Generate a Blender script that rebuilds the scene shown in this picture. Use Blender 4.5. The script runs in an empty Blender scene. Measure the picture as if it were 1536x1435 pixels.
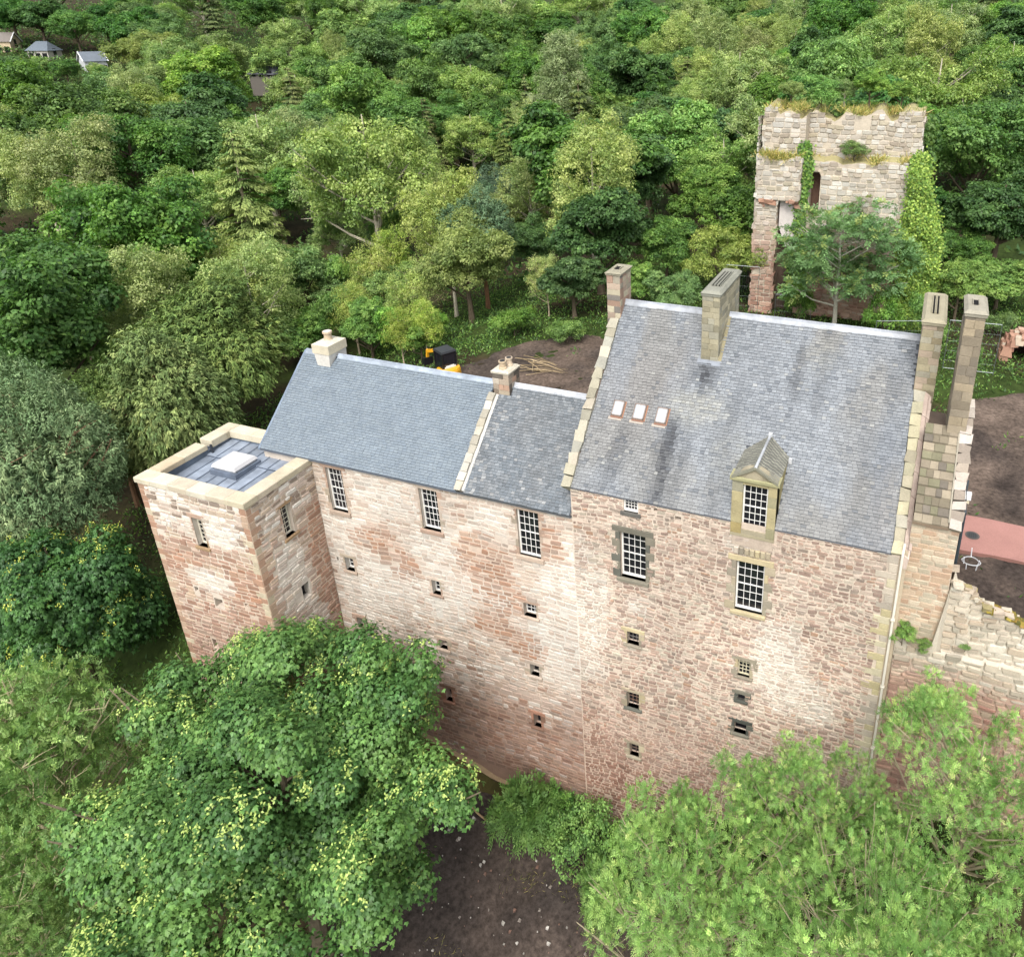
import bpy, math, random
import numpy as np
from mathutils import Vector, Matrix

scene = bpy.context.scene
# ------------------------------------------------------------------ camera
cam_d = bpy.data.cameras.new("camera")
cam = bpy.data.objects.new("camera", cam_d)
scene.collection.objects.link(cam)
scene.camera = cam
F_PX, PX, PY, YAW, PITCH = 1161.03, 216.11, -182.19, -0.34620, -0.40860
cam.location = (11.2701, -21.915, 32.6555)
_f = Vector((math.sin(YAW)*math.cos(PITCH), math.cos(YAW)*math.cos(PITCH), math.sin(PITCH)))
_r = Vector((math.cos(YAW), -math.sin(YAW), 0)); _u = _r.cross(_f)
cam.rotation_euler = Matrix(((_r.x, _u.x, -_f.x), (_r.y, _u.y, -_f.y), (_r.z, _u.z, -_f.z))).to_euler()
cam_d.sensor_width = 36.0
cam_d.sensor_fit = 'HORIZONTAL'
cam_d.lens = F_PX/1536*36.0
cam_d.shift_x = -PX/1536
cam_d.shift_y = PY/1536
cam_d.clip_start = 0.5
cam_d.clip_end = 3000

# ------------------------------------------------------------------ light
SUN_EL, SUN_AZ = math.radians(54), math.radians(168)      # azimuth clockwise from +Y
world = bpy.data.worlds.new("World"); scene.world = world
world.use_nodes = True
nt = world.node_tree
bg = nt.nodes["Background"]
sky = nt.nodes.new("ShaderNodeTexSky"); sky.sky_type = 'NISHITA'; sky.sun_disc = False
sky.sun_elevation = SUN_EL; sky.sun_rotation = SUN_AZ
sky.air_density = 1.0; sky.dust_density = 4.0; sky.ozone_density = 1.0
hs = nt.nodes.new("ShaderNodeHueSaturation"); hs.inputs['Saturation'].default_value = 0.32
nt.links.new(sky.outputs[0], hs.inputs['Color']); nt.links.new(hs.outputs[0], bg.inputs['Color'])
bg.inputs['Strength'].default_value = 0.15
sun_d = bpy.data.lights.new("sun", 'SUN'); sun = bpy.data.objects.new("sun", sun_d)
scene.collection.objects.link(sun)
sun_d.energy = 1.1; sun_d.angle = math.radians(24); sun_d.color = (1.0, 0.965, 0.91)
_sd = Vector((math.sin(SUN_AZ)*math.cos(SUN_EL), math.cos(SUN_AZ)*math.cos(SUN_EL), math.sin(SUN_EL)))
sun.rotation_euler = _sd.to_track_quat('Z', 'Y').to_euler()
scene.view_settings.view_transform = 'Standard'
scene.view_settings.look = 'None'
scene.view_settings.exposure = 1.22
scene.view_settings.gamma = 1.0
scene.cycles.use_denoising = True
scene.cycles.max_bounces = 7
scene.cycles.diffuse_bounces = 3
scene.cycles.glossy_bounces = 2
scene.cycles.transmission_bounces = 4
scene.cycles.transparent_max_bounces = 4
scene.cycles.sample_clamp_indirect = 6.0

# ------------------------------------------------------------------ helpers
rnd = random.Random(7)
NP = np.random.default_rng(11)
C_ = scene.collection

def lin(c):
    c = c/255.0
    return c/12.92 if c <= 0.04045 else ((c+0.055)/1.055)**2.4
def S(r, g, b, k=1.0):
    return (lin(r)*k, lin(g)*k, lin(b)*k)
def mix(a, b, t):
    t = max(0.0, min(1.0, t))
    return (a[0]+(b[0]-a[0])*t, a[1]+(b[1]-a[1])*t, a[2]+(b[2]-a[2])*t)
def scl(a, k): return (a[0]*k, a[1]*k, a[2]*k)
def ss(a, b, x):
    t = max(0.0, min(1.0, (x-a)/(b-a))); return t*t*(3-2*t)

def _hash(ix, iy, seed):
    n = (int(ix)*374761393 + int(iy)*668265263 + seed*974634777) & 0xffffffff
    n = ((n ^ (n >> 13))*1274126177) & 0xffffffff
    return ((n ^ (n >> 16)) & 0xffff)/65535.0
def vnoise(x, y, seed=0):
    ix, iy = math.floor(x), math.floor(y); fx, fy = x-ix, y-iy
    fx = fx*fx*(3-2*fx); fy = fy*fy*(3-2*fy)
    a = _hash(ix, iy, seed); b = _hash(ix+1, iy, seed); c = _hash(ix, iy+1, seed); d = _hash(ix+1, iy+1, seed)
    return a+(b-a)*fx+(c-a)*fy+(a-b-c+d)*fx*fy
def fbm(x, y, seed=0):
    return 0.55*vnoise(x, y, seed)+0.3*vnoise(2.1*x+5, 2.1*y+3, seed+1)+0.15*vnoise(4.3*x, 4.3*y+9, seed+2)

# the lie of the land
def ground_z(x, y):
    xs = (-60,-20,-12,-7.4,-2.5,2,6,12,20,40); zs = (-3,1,0.6,-0.4,-1.6,-1.0,1.5,4.8,6.5,8)
    b = float(np.interp(x, xs, zs))
    gorge = b+0.36*min(0.0, max(y, -40.0))
    zp = 11.5-5.5*ss(-15,-36,x)*(1-0.3*ss(20,60,y))+0.7*ss(10,14,x)
    if x > 12.2: t = ss(0.2,0.95,y)
    elif x > -19: t = ss(0.8,8.0,y)*ss(-24,-16,x)+ss(-6,12,y)*(1-ss(-24,-16,x))
    else: t = ss(0.8,8.0,y)*ss(-24,-16,x)+ss(-6,12,y)*(1-ss(-24,-16,x))
    z = gorge+(zp-gorge)*t
    r = math.hypot(x-11, y+22)+60*ss(-80,25,x)
    z += 36*ss(125,400,r)*ss(20,60,math.hypot(x,y))
    z -= 3.0*ss(45,80,y)*(1-ss(90,160,r))
    return z


def make_mat(name, rough=0.85, nscale=3.0, namt=0.25, bump=0.0, bscale=20.0, metallic=0.0, spec=0.3, n2scale=None, n2amt=0.0, coords='Object', tint=None):
    m = bpy.data.materials.new(name); m.use_nodes = True
    t = m.node_tree; N = t.nodes; L = t.links
    p = N["Principled BSDF"]
    p.inputs['Roughness'].default_value = rough
    p.inputs['Metallic'].default_value = metallic
    p.inputs['Specular IOR Level'].default_value = spec
    at = N.new("ShaderNodeAttribute"); at.attribute_name = "Col"
    tc = N.new("ShaderNodeTexCoord")
    col = at.outputs['Color']
    def var(col, sc, amt, det):
        n = N.new("ShaderNodeTexNoise"); n.inputs['Scale'].default_value = sc; n.inputs['Detail'].default_value = det
        n.inputs['Roughness'].default_value = 0.65
        L.new(tc.outputs[coords], n.inputs['Vector'])
        mr = N.new("ShaderNodeMapRange"); mr.inputs['From Min'].default_value = 0.3; mr.inputs['From Max'].default_value = 0.7
        mr.inputs['To Min'].default_value = 1-amt; mr.inputs['To Max'].default_value = 1+amt
        L.new(n.outputs['Fac'], mr.inputs['Value'])
        mx = N.new("ShaderNodeVectorMath"); mx.operation = 'SCALE'
        L.new(col, mx.inputs[0]); L.new(mr.outputs[0], mx.inputs['Scale'])
        return mx.outputs[0]
    if namt: col = var(col, nscale, namt, 6)
    if n2amt: col = var(col, n2scale, n2amt, 3)
    L.new(col, p.inputs['Base Color'])
    if bump:
        b = N.new("ShaderNodeTexNoise"); b.inputs['Scale'].default_value = bscale; b.inputs['Detail'].default_value = 5
        L.new(tc.outputs[coords], b.inputs['Vector'])
        bn = N.new("ShaderNodeBump"); bn.inputs['Strength'].default_value = bump; bn.inputs['Distance'].default_value = 0.03
        L.new(b.outputs['Fac'], bn.inputs['Height']); L.new(bn.outputs[0], p.inputs['Normal'])
    return m

def leaf_mat(name, hue=0.012, val=0.15, sat=0.12, trans=0.36, spec=0.3, rough=0.5):
    m = bpy.data.materials.new(name); m.use_nodes = True
    t = m.node_tree; N = t.nodes; L = t.links
    p = N["Principled BSDF"]; out = N["Material Output"]
    p.inputs['Roughness'].default_value = rough; p.inputs['Specular IOR Level'].default_value = spec
    at = N.new("ShaderNodeAttribute"); at.attribute_name = "Col"
    oi = N.new("ShaderNodeObjectInfo")
    h = N.new("ShaderNodeHueSaturation")
    def rng(src, lo, hi):
        r = N.new("ShaderNodeMapRange"); r.inputs['To Min'].default_value = lo; r.inputs['To Max'].default_value = hi
        L.new(src, r.inputs['Value']); return r.outputs[0]
    mul = N.new("ShaderNodeMath"); mul.operation = 'MULTIPLY'; mul.inputs[1].default_value = 7.31; L.new(oi.outputs['Random'], mul.inputs[0])
    fr = N.new("ShaderNodeMath"); fr.operation = 'FRACT'; L.new(mul.outputs[0], fr.inputs[0])
    mul2 = N.new("ShaderNodeMath"); mul2.operation = 'MULTIPLY'; mul2.inputs[1].default_value = 17.7; L.new(oi.outputs['Random'], mul2.inputs[0])
    fr2 = N.new("ShaderNodeMath"); fr2.operation = 'FRACT'; L.new(mul2.outputs[0], fr2.inputs[0])
    L.new(rng(oi.outputs['Random'], 0.5-hue, 0.5+hue), h.inputs['Hue'])
    L.new(rng(fr.outputs[0], 1-val, 1+val), h.inputs['Value'])
    L.new(rng(fr2.outputs[0], 1-sat, 1+sat), h.inputs['Saturation'])
    L.new(at.outputs['Color'], h.inputs['Color'])
    L.new(h.outputs[0], p.inputs['Base Color'])
    tr = N.new("ShaderNodeBsdfTranslucent")
    br = N.new("ShaderNodeVectorMath"); br.operation = 'MULTIPLY'; br.inputs[1].default_value = (1.25, 1.35, 0.8)
    L.new(h.outputs[0], br.inputs[0]); L.new(br.outputs[0], tr.inputs['Color'])
    ms = N.new("ShaderNodeMixShader"); ms.inputs[0].default_value = trans
    L.new(p.outputs[0], ms.inputs[1]); L.new(tr.outputs[0], ms.inputs[2]); L.new(ms.outputs[0], out.inputs['Surface'])
    return m

def leaf_far(*a, **k): return leaf_mat(*a, **k)

STONE = make_mat("stone", 0.9, 2.2, 0.10, 0.7, 34, n2scale=26, n2amt=0.12, spec=0.15)
ASHLAR = make_mat("dressed stone", 0.9, 1.6, 0.14, 0.35, 30, n2scale=18, n2amt=0.10, spec=0.15)
SLATE = make_mat("slate", 0.55, 1.2, 0.10, 0.25, 40, n2scale=22, n2amt=0.12, spec=0.4)
LEAD = make_mat("lead sheet", 0.45, 1.6, 0.35, 0.2, 14, spec=0.5)
PAINT = make_mat("white paint", 0.5, 3, 0.04, 0, spec=0.4)
PLAIN = make_mat("plain", 0.6, 4, 0.10, 0.1, 30)
METAL = make_mat("galvanised metal", 0.4, 5, 0.1, 0, metallic=0.7, spec=0.5)
ENAMEL = make_mat("machine enamel", 0.35, 2, 0.08, 0, spec=0.5)
SOIL = make_mat("dark soil", 0.95, 0.5, 0.35, 1.0, 9, n2scale=5, n2amt=0.45, spec=0.1)
GROUND = make_mat("woodland floor", 0.95, 0.25, 0.4, 1.0, 5, n2scale=3, n2amt=0.35, spec=0.1)
TARMAC = make_mat("red tarmac", 0.9, 0.8, 0.10, 0.4, 60, n2scale=40, n2amt=0.15, spec=0.2)
BARK = make_mat("bark", 0.9, 3, 0.3, 0.6, 18, spec=0.1)
GLASS = bpy.data.materials.new("window glass"); GLASS.use_nodes = True
_p = GLASS.node_tree.nodes["Principled BSDF"]; _p.inputs['Base Color'].default_value = (0.012, 0.012, 0.016, 1); _p.inputs['Roughness'].default_value = 0.08; _p.inputs['Specular IOR Level'].default_value = 0.5
LEAF = leaf_mat("broad leaf")
LEAF_NEAR = leaf_mat("near leaf", 0.0, 0.0, 0.0, trans=0.3, spec=0.3, rough=0.45)
NEEDLE = leaf_mat("needle", 0.015, 0.18, 0.1, trans=0.12, spec=0.2, rough=0.6)

class MB:
    """collects polygons; every vertex carries a colour"""
    def __init__(s): s.v = []; s.f = []; s.c = []; s.m = []
    def add(s, pts, faces, col, mi=0):
        b = len(s.v); s.v.extend(pts)
        if isinstance(col, list): s.c.extend(col)
        else: s.c.extend([col]*len(pts))
        for f in faces: s.f.append([i+b for i in f]); s.m.append(mi)
    def poly(s, pts, col, mi=0): s.add(list(pts), [list(range(len(pts)))], col, mi)
    def box(s, lo, hi, col, mi=0, jit=0.0, skip=()):
        x0, y0, z0 = lo; x1, y1, z1 = hi
        P = [(x0,y0,z0),(x1,y0,z0),(x1,y1,z0),(x0,y1,z0),(x0,y0,z1),(x1,y0,z1),(x1,y1,z1),(x0,y1,z1)]
        if jit: P = [(a+rnd.uniform(-jit,jit), b+rnd.uniform(-jit,jit), c+rnd.uniform(-jit,jit)) for a,b,c in P]
        F = [(0,3,2,1),(4,5,6,7),(0,1,5,4),(1,2,6,5),(2,3,7,6),(3,0,4,7)]
        s.add(P, F, col, mi)
    def hexa(s, P, col, mi=0):
        s.add(list(P), [(0,3,2,1),(4,5,6,7),(0,1,5,4),(1,2,6,5),(2,3,7,6),(3,0,4,7)], col, mi)
    def fbox(s, fr, s0, s1, t0, t1, d0, d1, col, mi=0, bev=0.0):
        """box in a wall frame: d measured outwards; optional chamfer on the outer face"""
        P = [fr(s0,t0,d0), fr(s1,t0,d0), fr(s1,t1,d0), fr(s0,t1,d0)]
        if bev:
            P += [fr(s0,t0,d1-bev), fr(s1,t0,d1-bev), fr(s1,t1,d1-bev), fr(s0,t1,d1-bev),
                  fr(s0+bev,t0+bev,d1), fr(s1-bev,t0+bev,d1), fr(s1-bev,t1-bev,d1), fr(s0+bev,t1-bev,d1)]
            F = [(8,9,10,11)] + [(a,(a+1)%4,4+(a+1)%4,4+a) for a in range(4)] + [(4+a,4+(a+1)%4,8+(a+1)%4,8+a) for a in range(4)]
        else:
            P += [fr(s0,t0,d1), fr(s1,t0,d1), fr(s1,t1,d1), fr(s0,t1,d1)]
            F = [(4,5,6,7)] + [(a,(a+1)%4,4+(a+1)%4,4+a) for a in range(4)]
        s.add(P, F, col, mi)
    def tube(s, path, radii, n=6, col=(0.1,0.1,0.1), mi=0, cap=True):
        path = [Vector(p) for p in path]; rings = []
        for i, p in enumerate(path):
            d = (path[min(i+1, len(path)-1)]-path[max(i-1, 0)])
            if d.length < 1e-6: d = Vector((0,0,1))
            d.normalize(); a = d.cross(Vector((0.3,0.9,0.1)) if abs(d.z) > 0.8 else Vector((0,0,1))).normalized(); b = d.cross(a)
            rings.append([tuple(p+(a*math.cos(2*math.pi*k/n)+b*math.sin(2*math.pi*k/n))*radii[i]) for k in range(n)])
        F = []
        for i in range(len(path)-1):
            for k in range(n): F.append((i*n+k, i*n+(k+1)%n, (i+1)*n+(k+1)%n, (i+1)*n+k))
        if cap: F.append(tuple(range(n-1,-1,-1))); F.append(tuple((len(path)-1)*n+k for k in range(n)))
        s.add([p for r in rings for p in r], F, col, mi)

def root_loc(o):
    while o.parent: o = o.parent
    return o.location
def finish(me, name, mats, parent):
    for m in (mats if isinstance(mats, (list, tuple)) else [mats]): me.materials.append(m)
    o = bpy.data.objects.new(name, me); C_.objects.link(o)
    if parent is not None: o.parent = parent
    return o
GAIN = {"stone": (0.655, 0.68, 0.68), "dressed stone": 0.56, "slate": 0.47, "lead sheet": 0.5, "plain": 0.6, "red tarmac": 0.6, "dark soil": 0.5, "white paint": 0.8, "machine enamel": 0.8, "woodland floor": 0.6, "bark": 0.7}   # albedo relative to the sunlit swatch
def build(mb, name, mats, parent=None, loc=None, smooth=False):
    off = root_loc(parent) if parent is not None else Vector(loc or (0,0,0))
    me = bpy.data.meshes.new(name)
    me.from_pydata([(v[0]-off[0], v[1]-off[1], v[2]-off[2]) for v in mb.v], [], mb.f)
    if len(set(mb.m)) > 1: me.polygons.foreach_set('material_index', mb.m)
    a = me.attributes.new("Col", 'FLOAT_COLOR', 'POINT')
    arr = np.ones((len(mb.v), 4), np.float32); arr[:, :3] = np.array(mb.c, np.float32).reshape(-1, 3)*np.array(GAIN.get(mats.name, 1.0), np.float32); a.data.foreach_set('color', arr.ravel())
    if smooth: me.polygons.foreach_set('use_smooth', [True]*len(me.polygons))
    me.update()
    o = finish(me, name, mats, parent)
    if parent is None and loc: o.location = loc
    return o
def tag(o, label, cat, group=None, kind=None):
    if kind: o['kind'] = kind
    if label: o['label'] = label
    if cat: o['category'] = cat
    if group: o['group'] = group
    return o
def thing(name, label, cat, loc=(0,0,0), group=None):
    o = bpy.data.objects.new(name, None); C_.objects.link(o); o.location = loc; o.empty_display_size = 0.3
    return tag(o, label, cat, group)
def frame(o, u, v, n):
    o, u, v, n = map(Vector, (o, u, v, n))
    def fr(s, t, d=0.0): return tuple(o+u*s+v*t+n*d)
    return fr

# ------------------------------------------------------------------ masonry
def wall_face(mb, fr, s0, s1, t0, t1, openings, colf, depth=0.32, cell=0.3, holecol=(0.02,0.018,0.016), mi=0):
    def cuts(a, b, extra):
        n = max(1, int((b-a)/cell)); c = [a+(b-a)*i/n for i in range(n+1)]
        c = [x for x in c if all(abs(x-e) > 0.05 for e in extra)]+[e for e in extra if a < e < b]
        return sorted(set(c+[a, b]))
    ex = [x for o in openings for x in (o[0], o[1])]; et = [x for o in openings for x in (o[2], o[3])]
    cs, ct = cuts(s0, s1, ex), cuts(t0, t1, et)
    ns = len(cs)
    P = [fr(s, t, 0) for t in ct for s in cs]; K = [colf(s, t) for t in ct for s in cs]; F = []
    for j in range(len(ct)-1):
        for i in range(ns-1):
            ms, mt = (cs[i]+cs[i+1])/2, (ct[j]+ct[j+1])/2
            if any(o[0] < ms < o[1] and o[2] < mt < o[3] for o in openings): continue
            F.append((j*ns+i, j*ns+i+1, (j+1)*ns+i+1, (j+1)*ns+i))
    mb.add(P, F, K, mi)
    for o in openings:
        a, b, c, d = o[:4]; dep = o[4] if len(o) > 4 else depth
        col = scl(colf((a+b)/2, d), 0.95)
        for q in ([(a,c),(a,d)],[(b,d),(b,c)],[(a,d),(b,d)],[(b,c),(a,c)]):
            (sa,ta),(sb,tb) = q
            mb.poly([fr(sa,ta,0), fr(sb,tb,0), fr(sb,tb,-dep), fr(sa,ta,-dep)], col, mi)
        mb.poly([fr(a,c,-dep), fr(b,c,-dep), fr(b,d,-dep), fr(a,d,-dep)], holecol, mi)

def stones(mb, fr, s0, s1, t0, t1, openings, colf, rows=(0.15,0.30), widths=(0.22,0.62), margin=0.03, proud=(0.012,0.04), gap=0.011, top=None, warp=0.05, seed=0, mi=0, keep=None):
    gap *= 1.7; r = random.Random(seed); t = t0
    def W(s, tt):
        return (warp*(vnoise(s*0.9+seed, tt*0.9, 3)-0.5)*2, warp*1.6*(vnoise(s*0.7, tt*0.8+seed, 5)-0.5)*2)
    while t < t1-0.06:
        h = r.uniform(*rows)
        if t+h > t1: h = t1-t
        iv = [(s0, s1)]
        for o in openings:
            if o[2]-margin < t+h and o[3]+margin > t:
                nv = []
                for a, b in iv:
                    if o[0]-margin > a: nv.append((a, min(b, o[0]-margin)))
                    if o[1]+margin < b: nv.append((max(a, o[1]+margin), b))
                iv = [q for q in nv if q[1]-q[0] > 0.05]
        for a, b in iv:
            s = a+ (r.uniform(0,0.1) if a == s0 and False else 0)
            while s < b-0.03:
                w = r.uniform(*widths)*(0.8+0.5*h/rows[1])
                if s+w > b-0.12: w = b-s
                sub = [(t, h)]
                if h > 0.6*rows[1]+0.4*rows[0] and r.random() < 0.22:
                    k = r.uniform(0.35,0.65); sub = [(t, h*k), (t+h*k, h*(1-k))]
                for tt, hh in sub:
                    cs, ct = s+w/2, tt+hh/2
                    if top is not None and tt+hh*0.8 > top(cs): continue
                    if keep is not None and not keep(cs, ct): continue
                    if r.random() < 0.015: continue
                    g = gap*r.uniform(0.6,2.0); p = r.uniform(*proud); k = min(w, hh)*0.28
                    x0, x1, y0, y1 = s+g, s+w-g, tt+g, tt+hh-g
                    j = lambda q: r.uniform(-q, q)
                    q8 = [(x0+k*r.random(),y0),(x1-k*r.random(),y0),(x1,y0+k*r.random()),(x1,y1-k*r.random()),(x1-k*r.random(),y1),(x0+k*r.random(),y1),(x0,y1-k*r.random()),(x0,y0+k*r.random())]
                    pts = []; m = (x0+x1)/2; n = (y0+y1)/2
                    edge = max(0.0, min(1.0, min(cs-s0, s1-cs)/0.6)) if True else 1
                    out = []
                    for (x, y) in q8:
                        x += j(0.012); y += j(0.012)
                        wx, wy = W(x, y); wx *= edge
                        out.append((min(max(x+wx, s0), s1), y+wy))
                    inn = [(m+(x-m)*0.88+0*k, n+(y-n)*0.82) for x, y in out]
                    mx = sum(x for x,_ in inn)/8; 
                    tl = (j(0.010), j(0.012))
                    pts = [fr(x, y, 0.0) for x, y in out]
                    pts += [fr(mx+(x-mx)*0.985, y, p+tl[0]*(x-cs)/w+tl[1]*(y-ct)/hh) for x, y in inn]
                    F = [(8,9,10,11,12,13,14,15)]+[(i,(i+1)%8,8+(i+1)%8,8+i) for i in range(8)]
                    mb.add(pts, F, colf(cs, ct, r), mi)
                s += w
        t += h

def quoins(mb, fr, s_edge, side, t0, t1, colf, proud=0.022, hh=(0.24,0.36), wl=(0.45,0.62), ws=(0.24,0.34), seed=0, mi=0):
    r = random.Random(seed); t = t0; lng = True
    while t < t1-0.08:
        h = min(r.uniform(*hh), t1-t); w = r.uniform(*(wl if lng else ws)); lng = not lng
        a, b = (s_edge, s_edge+w) if side > 0 else (s_edge-w, s_edge)
        mb.fbox(fr, a+0.006, b-0.006, t+0.008, t+h-0.008, 0, proud+r.uniform(0,0.012), colf(s_edge, t+h/2, r), mi, bev=0.012)
        t += h

def surround(fr, a, b, c, d, parent, cols, jw=(0.16,0.34), lint=0.24, sill=0.16, proud=0.045, seed=0, name='stone_surround'):
    r = random.Random(seed); mb = MB(); t = c; k = 0
    def cc(): return scl(r.choice(cols), r.uniform(0.85,1.15))
    nb = max(2, round((d-c)/0.34)); hs = (d-c)/nb
    for i in range(nb):
        for sd in (0, 1):
            w = jw[1] if (i+sd) % 2 == 0 else jw[0]; w *= r.uniform(0.85,1.1)
            x0, x1 = (a-w, a) if sd == 0 else (b, b+w)
            mb.fbox(fr, x0, x1, c+i*hs+0.006, c+(i+1)*hs-0.006, -0.02, proud+r.uniform(-0.008,0.01), cc(), 0, bev=0.012)
    mb.fbox(fr, a-jw[1]*0.9, b+jw[1]*0.9, d, d+lint, -0.02, proud+0.012, cc(), 0, bev=0.015)
    o = build(mb, name, ASHLAR, parent)
    mb = MB(); mb.fbox(fr, a-0.14, b+0.14, c-sill, c, -0.2, proud+0.075, cc(), 0, bev=0.02)
    build(mb, 'sill', ASHLAR, parent)
    return o

WHITE = S(238,236,230,0.95)
def window(fr, a, b, c, d, parent, cols=4, rows=6, rec=0.16, name='window', fw=0.06, bar=0.019, meet=True, col=WHITE, sill=True, label=None):
    mb = MB(); d1 = -rec; d0 = -rec-0.07
    for q in ((a,a+fw,c,d),(b-fw,b,c,d),(a+fw,b-fw,c,c+fw*1.7),(a+fw,b-fw,d-fw,d)): mb.fbox(fr, *q, d0, d1, col)
    x0, x1, y0, y1 = a+fw, b-fw, c+fw*1.7, d-fw
    for i in range(1, cols):
        x = x0+(x1-x0)*i/cols; mb.fbox(fr, x-bar/2, x+bar/2, y0, y1, d0+0.02, d1-0.022, col)
    for i in range(1, rows):
        y = y0+(y1-y0)*i/rows; th = bar*(2.1 if (meet and i == rows//2) else 1); mb.fbox(fr, x0, x1, y-th/2, y+th/2, d0+0.02, d1-(0.012 if th > bar else 0.024), col)
    o = build(mb, name, PAINT, parent)
    if label: o['label'] = label
    g = MB()
    for i in range(cols):
        for k in range(rows):
            p0, p1, q0, q1 = x0+(x1-x0)*i/cols, x0+(x1-x0)*(i+1)/cols, y0+(y1-y0)*k/rows, y0+(y1-y0)*(k+1)/rows; e = lambda: d0+0.03+rnd.uniform(-0.003,0.003)
            g.poly([fr(p0,q0,e()), fr(p1,q0,e()), fr(p1,q1,e()), fr(p0,q1,e())], (0.02,0.02,0.02))
    build(g, 'pane', GLASS, o)
    return o

def slates(mb, o, u, w, n, Lu, Lw, colf, expo=0.115, width=0.17, jit=0.5, skip=None, lift=0.020, seed=0, mi=0, ends=None):
    r = random.Random(seed); o, u, w, n = map(Vector, (o, u, w, n)); nr = int(round(Lw/expo)); e = Lw/nr
    for j in range(nr):
        y0 = j*e; y1 = min(Lw, y0+e*1.35); s = -r.uniform(0.1,0.9)*width if True else 0
        sa, sb = (0.0, Lu) if ends is None else ends(y0)
        s += sa
        while s < sb-0.004:
            wd = width*(1+jit*r.uniform(-0.35,0.35)); a, b = max(s, sa)+0.005, min(s+wd, sb)-0.005; s += wd
            if b-a < 0.015: continue
            if skip is not None and skip((a+b)/2, y0+e/2): continue
            dy = r.uniform(-0.012,0.012)*jit*1.6; l = lift*r.uniform(0.8,1.5)
            p = lambda x, y, z: tuple(o+u*x+w*y+n*z)
            ra = r.uniform(-0.006,0.006)*jit
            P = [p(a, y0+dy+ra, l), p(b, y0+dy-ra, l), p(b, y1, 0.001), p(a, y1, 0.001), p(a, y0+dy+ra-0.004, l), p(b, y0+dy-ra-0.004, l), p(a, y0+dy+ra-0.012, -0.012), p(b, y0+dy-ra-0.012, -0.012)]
            cc = colf((a+b)/2, y0+e/2, r); mb.add(P, [(0,1,2,3),(6,7,5,4)], [cc]*4+[scl(cc, 0.35)]*4, mi)  # butt edge dark as a joint, with the shadow line of each course painted in

def ridge_cap(mb, p0, p1, col, wy=0.16, drop=0.15, r=0.05):
    """folded lead over a ridge running along X"""
    (x0,y,z),(x1,_,_) = p0, p1
    sec = [(-wy,-drop),(-0.06,0.0),(-0.045,0.05),(0,0.075),(0.045,0.05),(0.06,0.0),(wy,-drop)]
    n = max(2, int((x1-x0)/1.4)); 
    for k in range(n):
        a, b = x0+(x1-x0)*k/n, x0+(x1-x0)*(k+1)/n+(0.03 if k < n-1 else 0); dz = 0.004*(k % 2)
        P = [(a, y+s, z+t+dz) for s, t in sec]+[(b, y+s, z+t+dz) for s, t in sec]
        m = len(sec); F = [(i, m+i, m+i+1, i+1) for i in range(m-1)]
        mb.add(P, F, scl(col, rnd.uniform(0.9,1.08)))
GREEN = 1.06
# ------------------------------------------------------------------ ground
def ground_sheet():
    def axis(pts):
        out = []
        for (a, b, st) in pts:
            n = max(1, int(round((b-a)/st))); out += [a+(b-a)*i/n for i in range(n)]
        return out+[pts[-1][1]]
    xs = axis([(-900,-160,30),(-160,-60,5),(-60,30,0.8),(30,80,5),(80,500,30)])
    ys = axis([(-120,-30,6),(-30,-12,1.5),(-12,-1.0,0.5),(-1.0,1.4,0.2),(1.4,40,0.8),(40,120,4),(120,700,15)])
    P = []; K = []; nx = len(xs)
    leafmould, green, earth = S(70,62,44), S(62,78,36), S(66,54,46)
    for y in ys:
        for x in xs:
            z = ground_z(x, y)+0.16*(fbm(x*0.6, y*0.6, 21)-0.5)+0.10*(fbm(x*2.2, y*2.2, 8)-0.5)
            P.append((x, y, z)); t = fbm(x*0.12, y*0.12, 4)
            c = mix(leafmould, green, ss(0.42,0.62,t)); K.append(c)
    F = []; SOILM = []
    for j in range(len(ys)-1):
        for i in range(nx-1): F.append((j*nx+i, j*nx+i+1, (j+1)*nx+i+1, (j+1)*nx+i))
    mb = MB(); mb.add(P, F, K)
    o = build(mb, "ground", GROUND, smooth=True); tag(o, None, None, kind='structure')
ground_sheet()

def soil_sheet(name, poly_fn, x0, x1, y0, y1, col1, col2, st=0.35, lift=0.10, rough=0.25, seed=3, z_fn=None):
    """bare dug soil lying over the woodland floor; poly_fn gives how far inside a point is (metres)"""
    nx = int((x1-x0)/st)+1; ny = int((y1-y0)/st)+1; P = []; K = []; ok = []
    for j in range(ny):
        for i in range(nx):
            x = x0+i*st; y = y0+j*st; d = poly_fn(x, y)+0.9*(fbm(x*0.7, y*0.7, seed)-0.5)
            z = (z_fn or ground_z)(x, y)+lift*ss(-0.5,0.8,d)-0.25*(1-ss(-0.7,0.1,d))
            z += rough*(fbm(x*0.5, y*0.5, seed+3)-0.45)+0.5*rough*(fbm(x*1.8, y*1.8, seed+5)-0.5)
            P.append((x, y, z)); t = fbm(x*0.35, y*0.35, seed+7); K.append(mix(col1, col2, ss(0.35,0.65,t))); ok.append(d > -0.8)
    F = [(j*nx+i, j*nx+i+1, (j+1)*nx+i+1, (j+1)*nx+i) for j in range(ny-1) for i in range(nx-1) if any(ok[q] for q in (j*nx+i, j*nx+i+1, (j+1)*nx+i+1, (j+1)*nx+i))]
    mb = MB(); mb.add(P, F, K); o = build(mb, name, SOIL, smooth=True); return tag(o, None, None, kind='structure')
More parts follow.
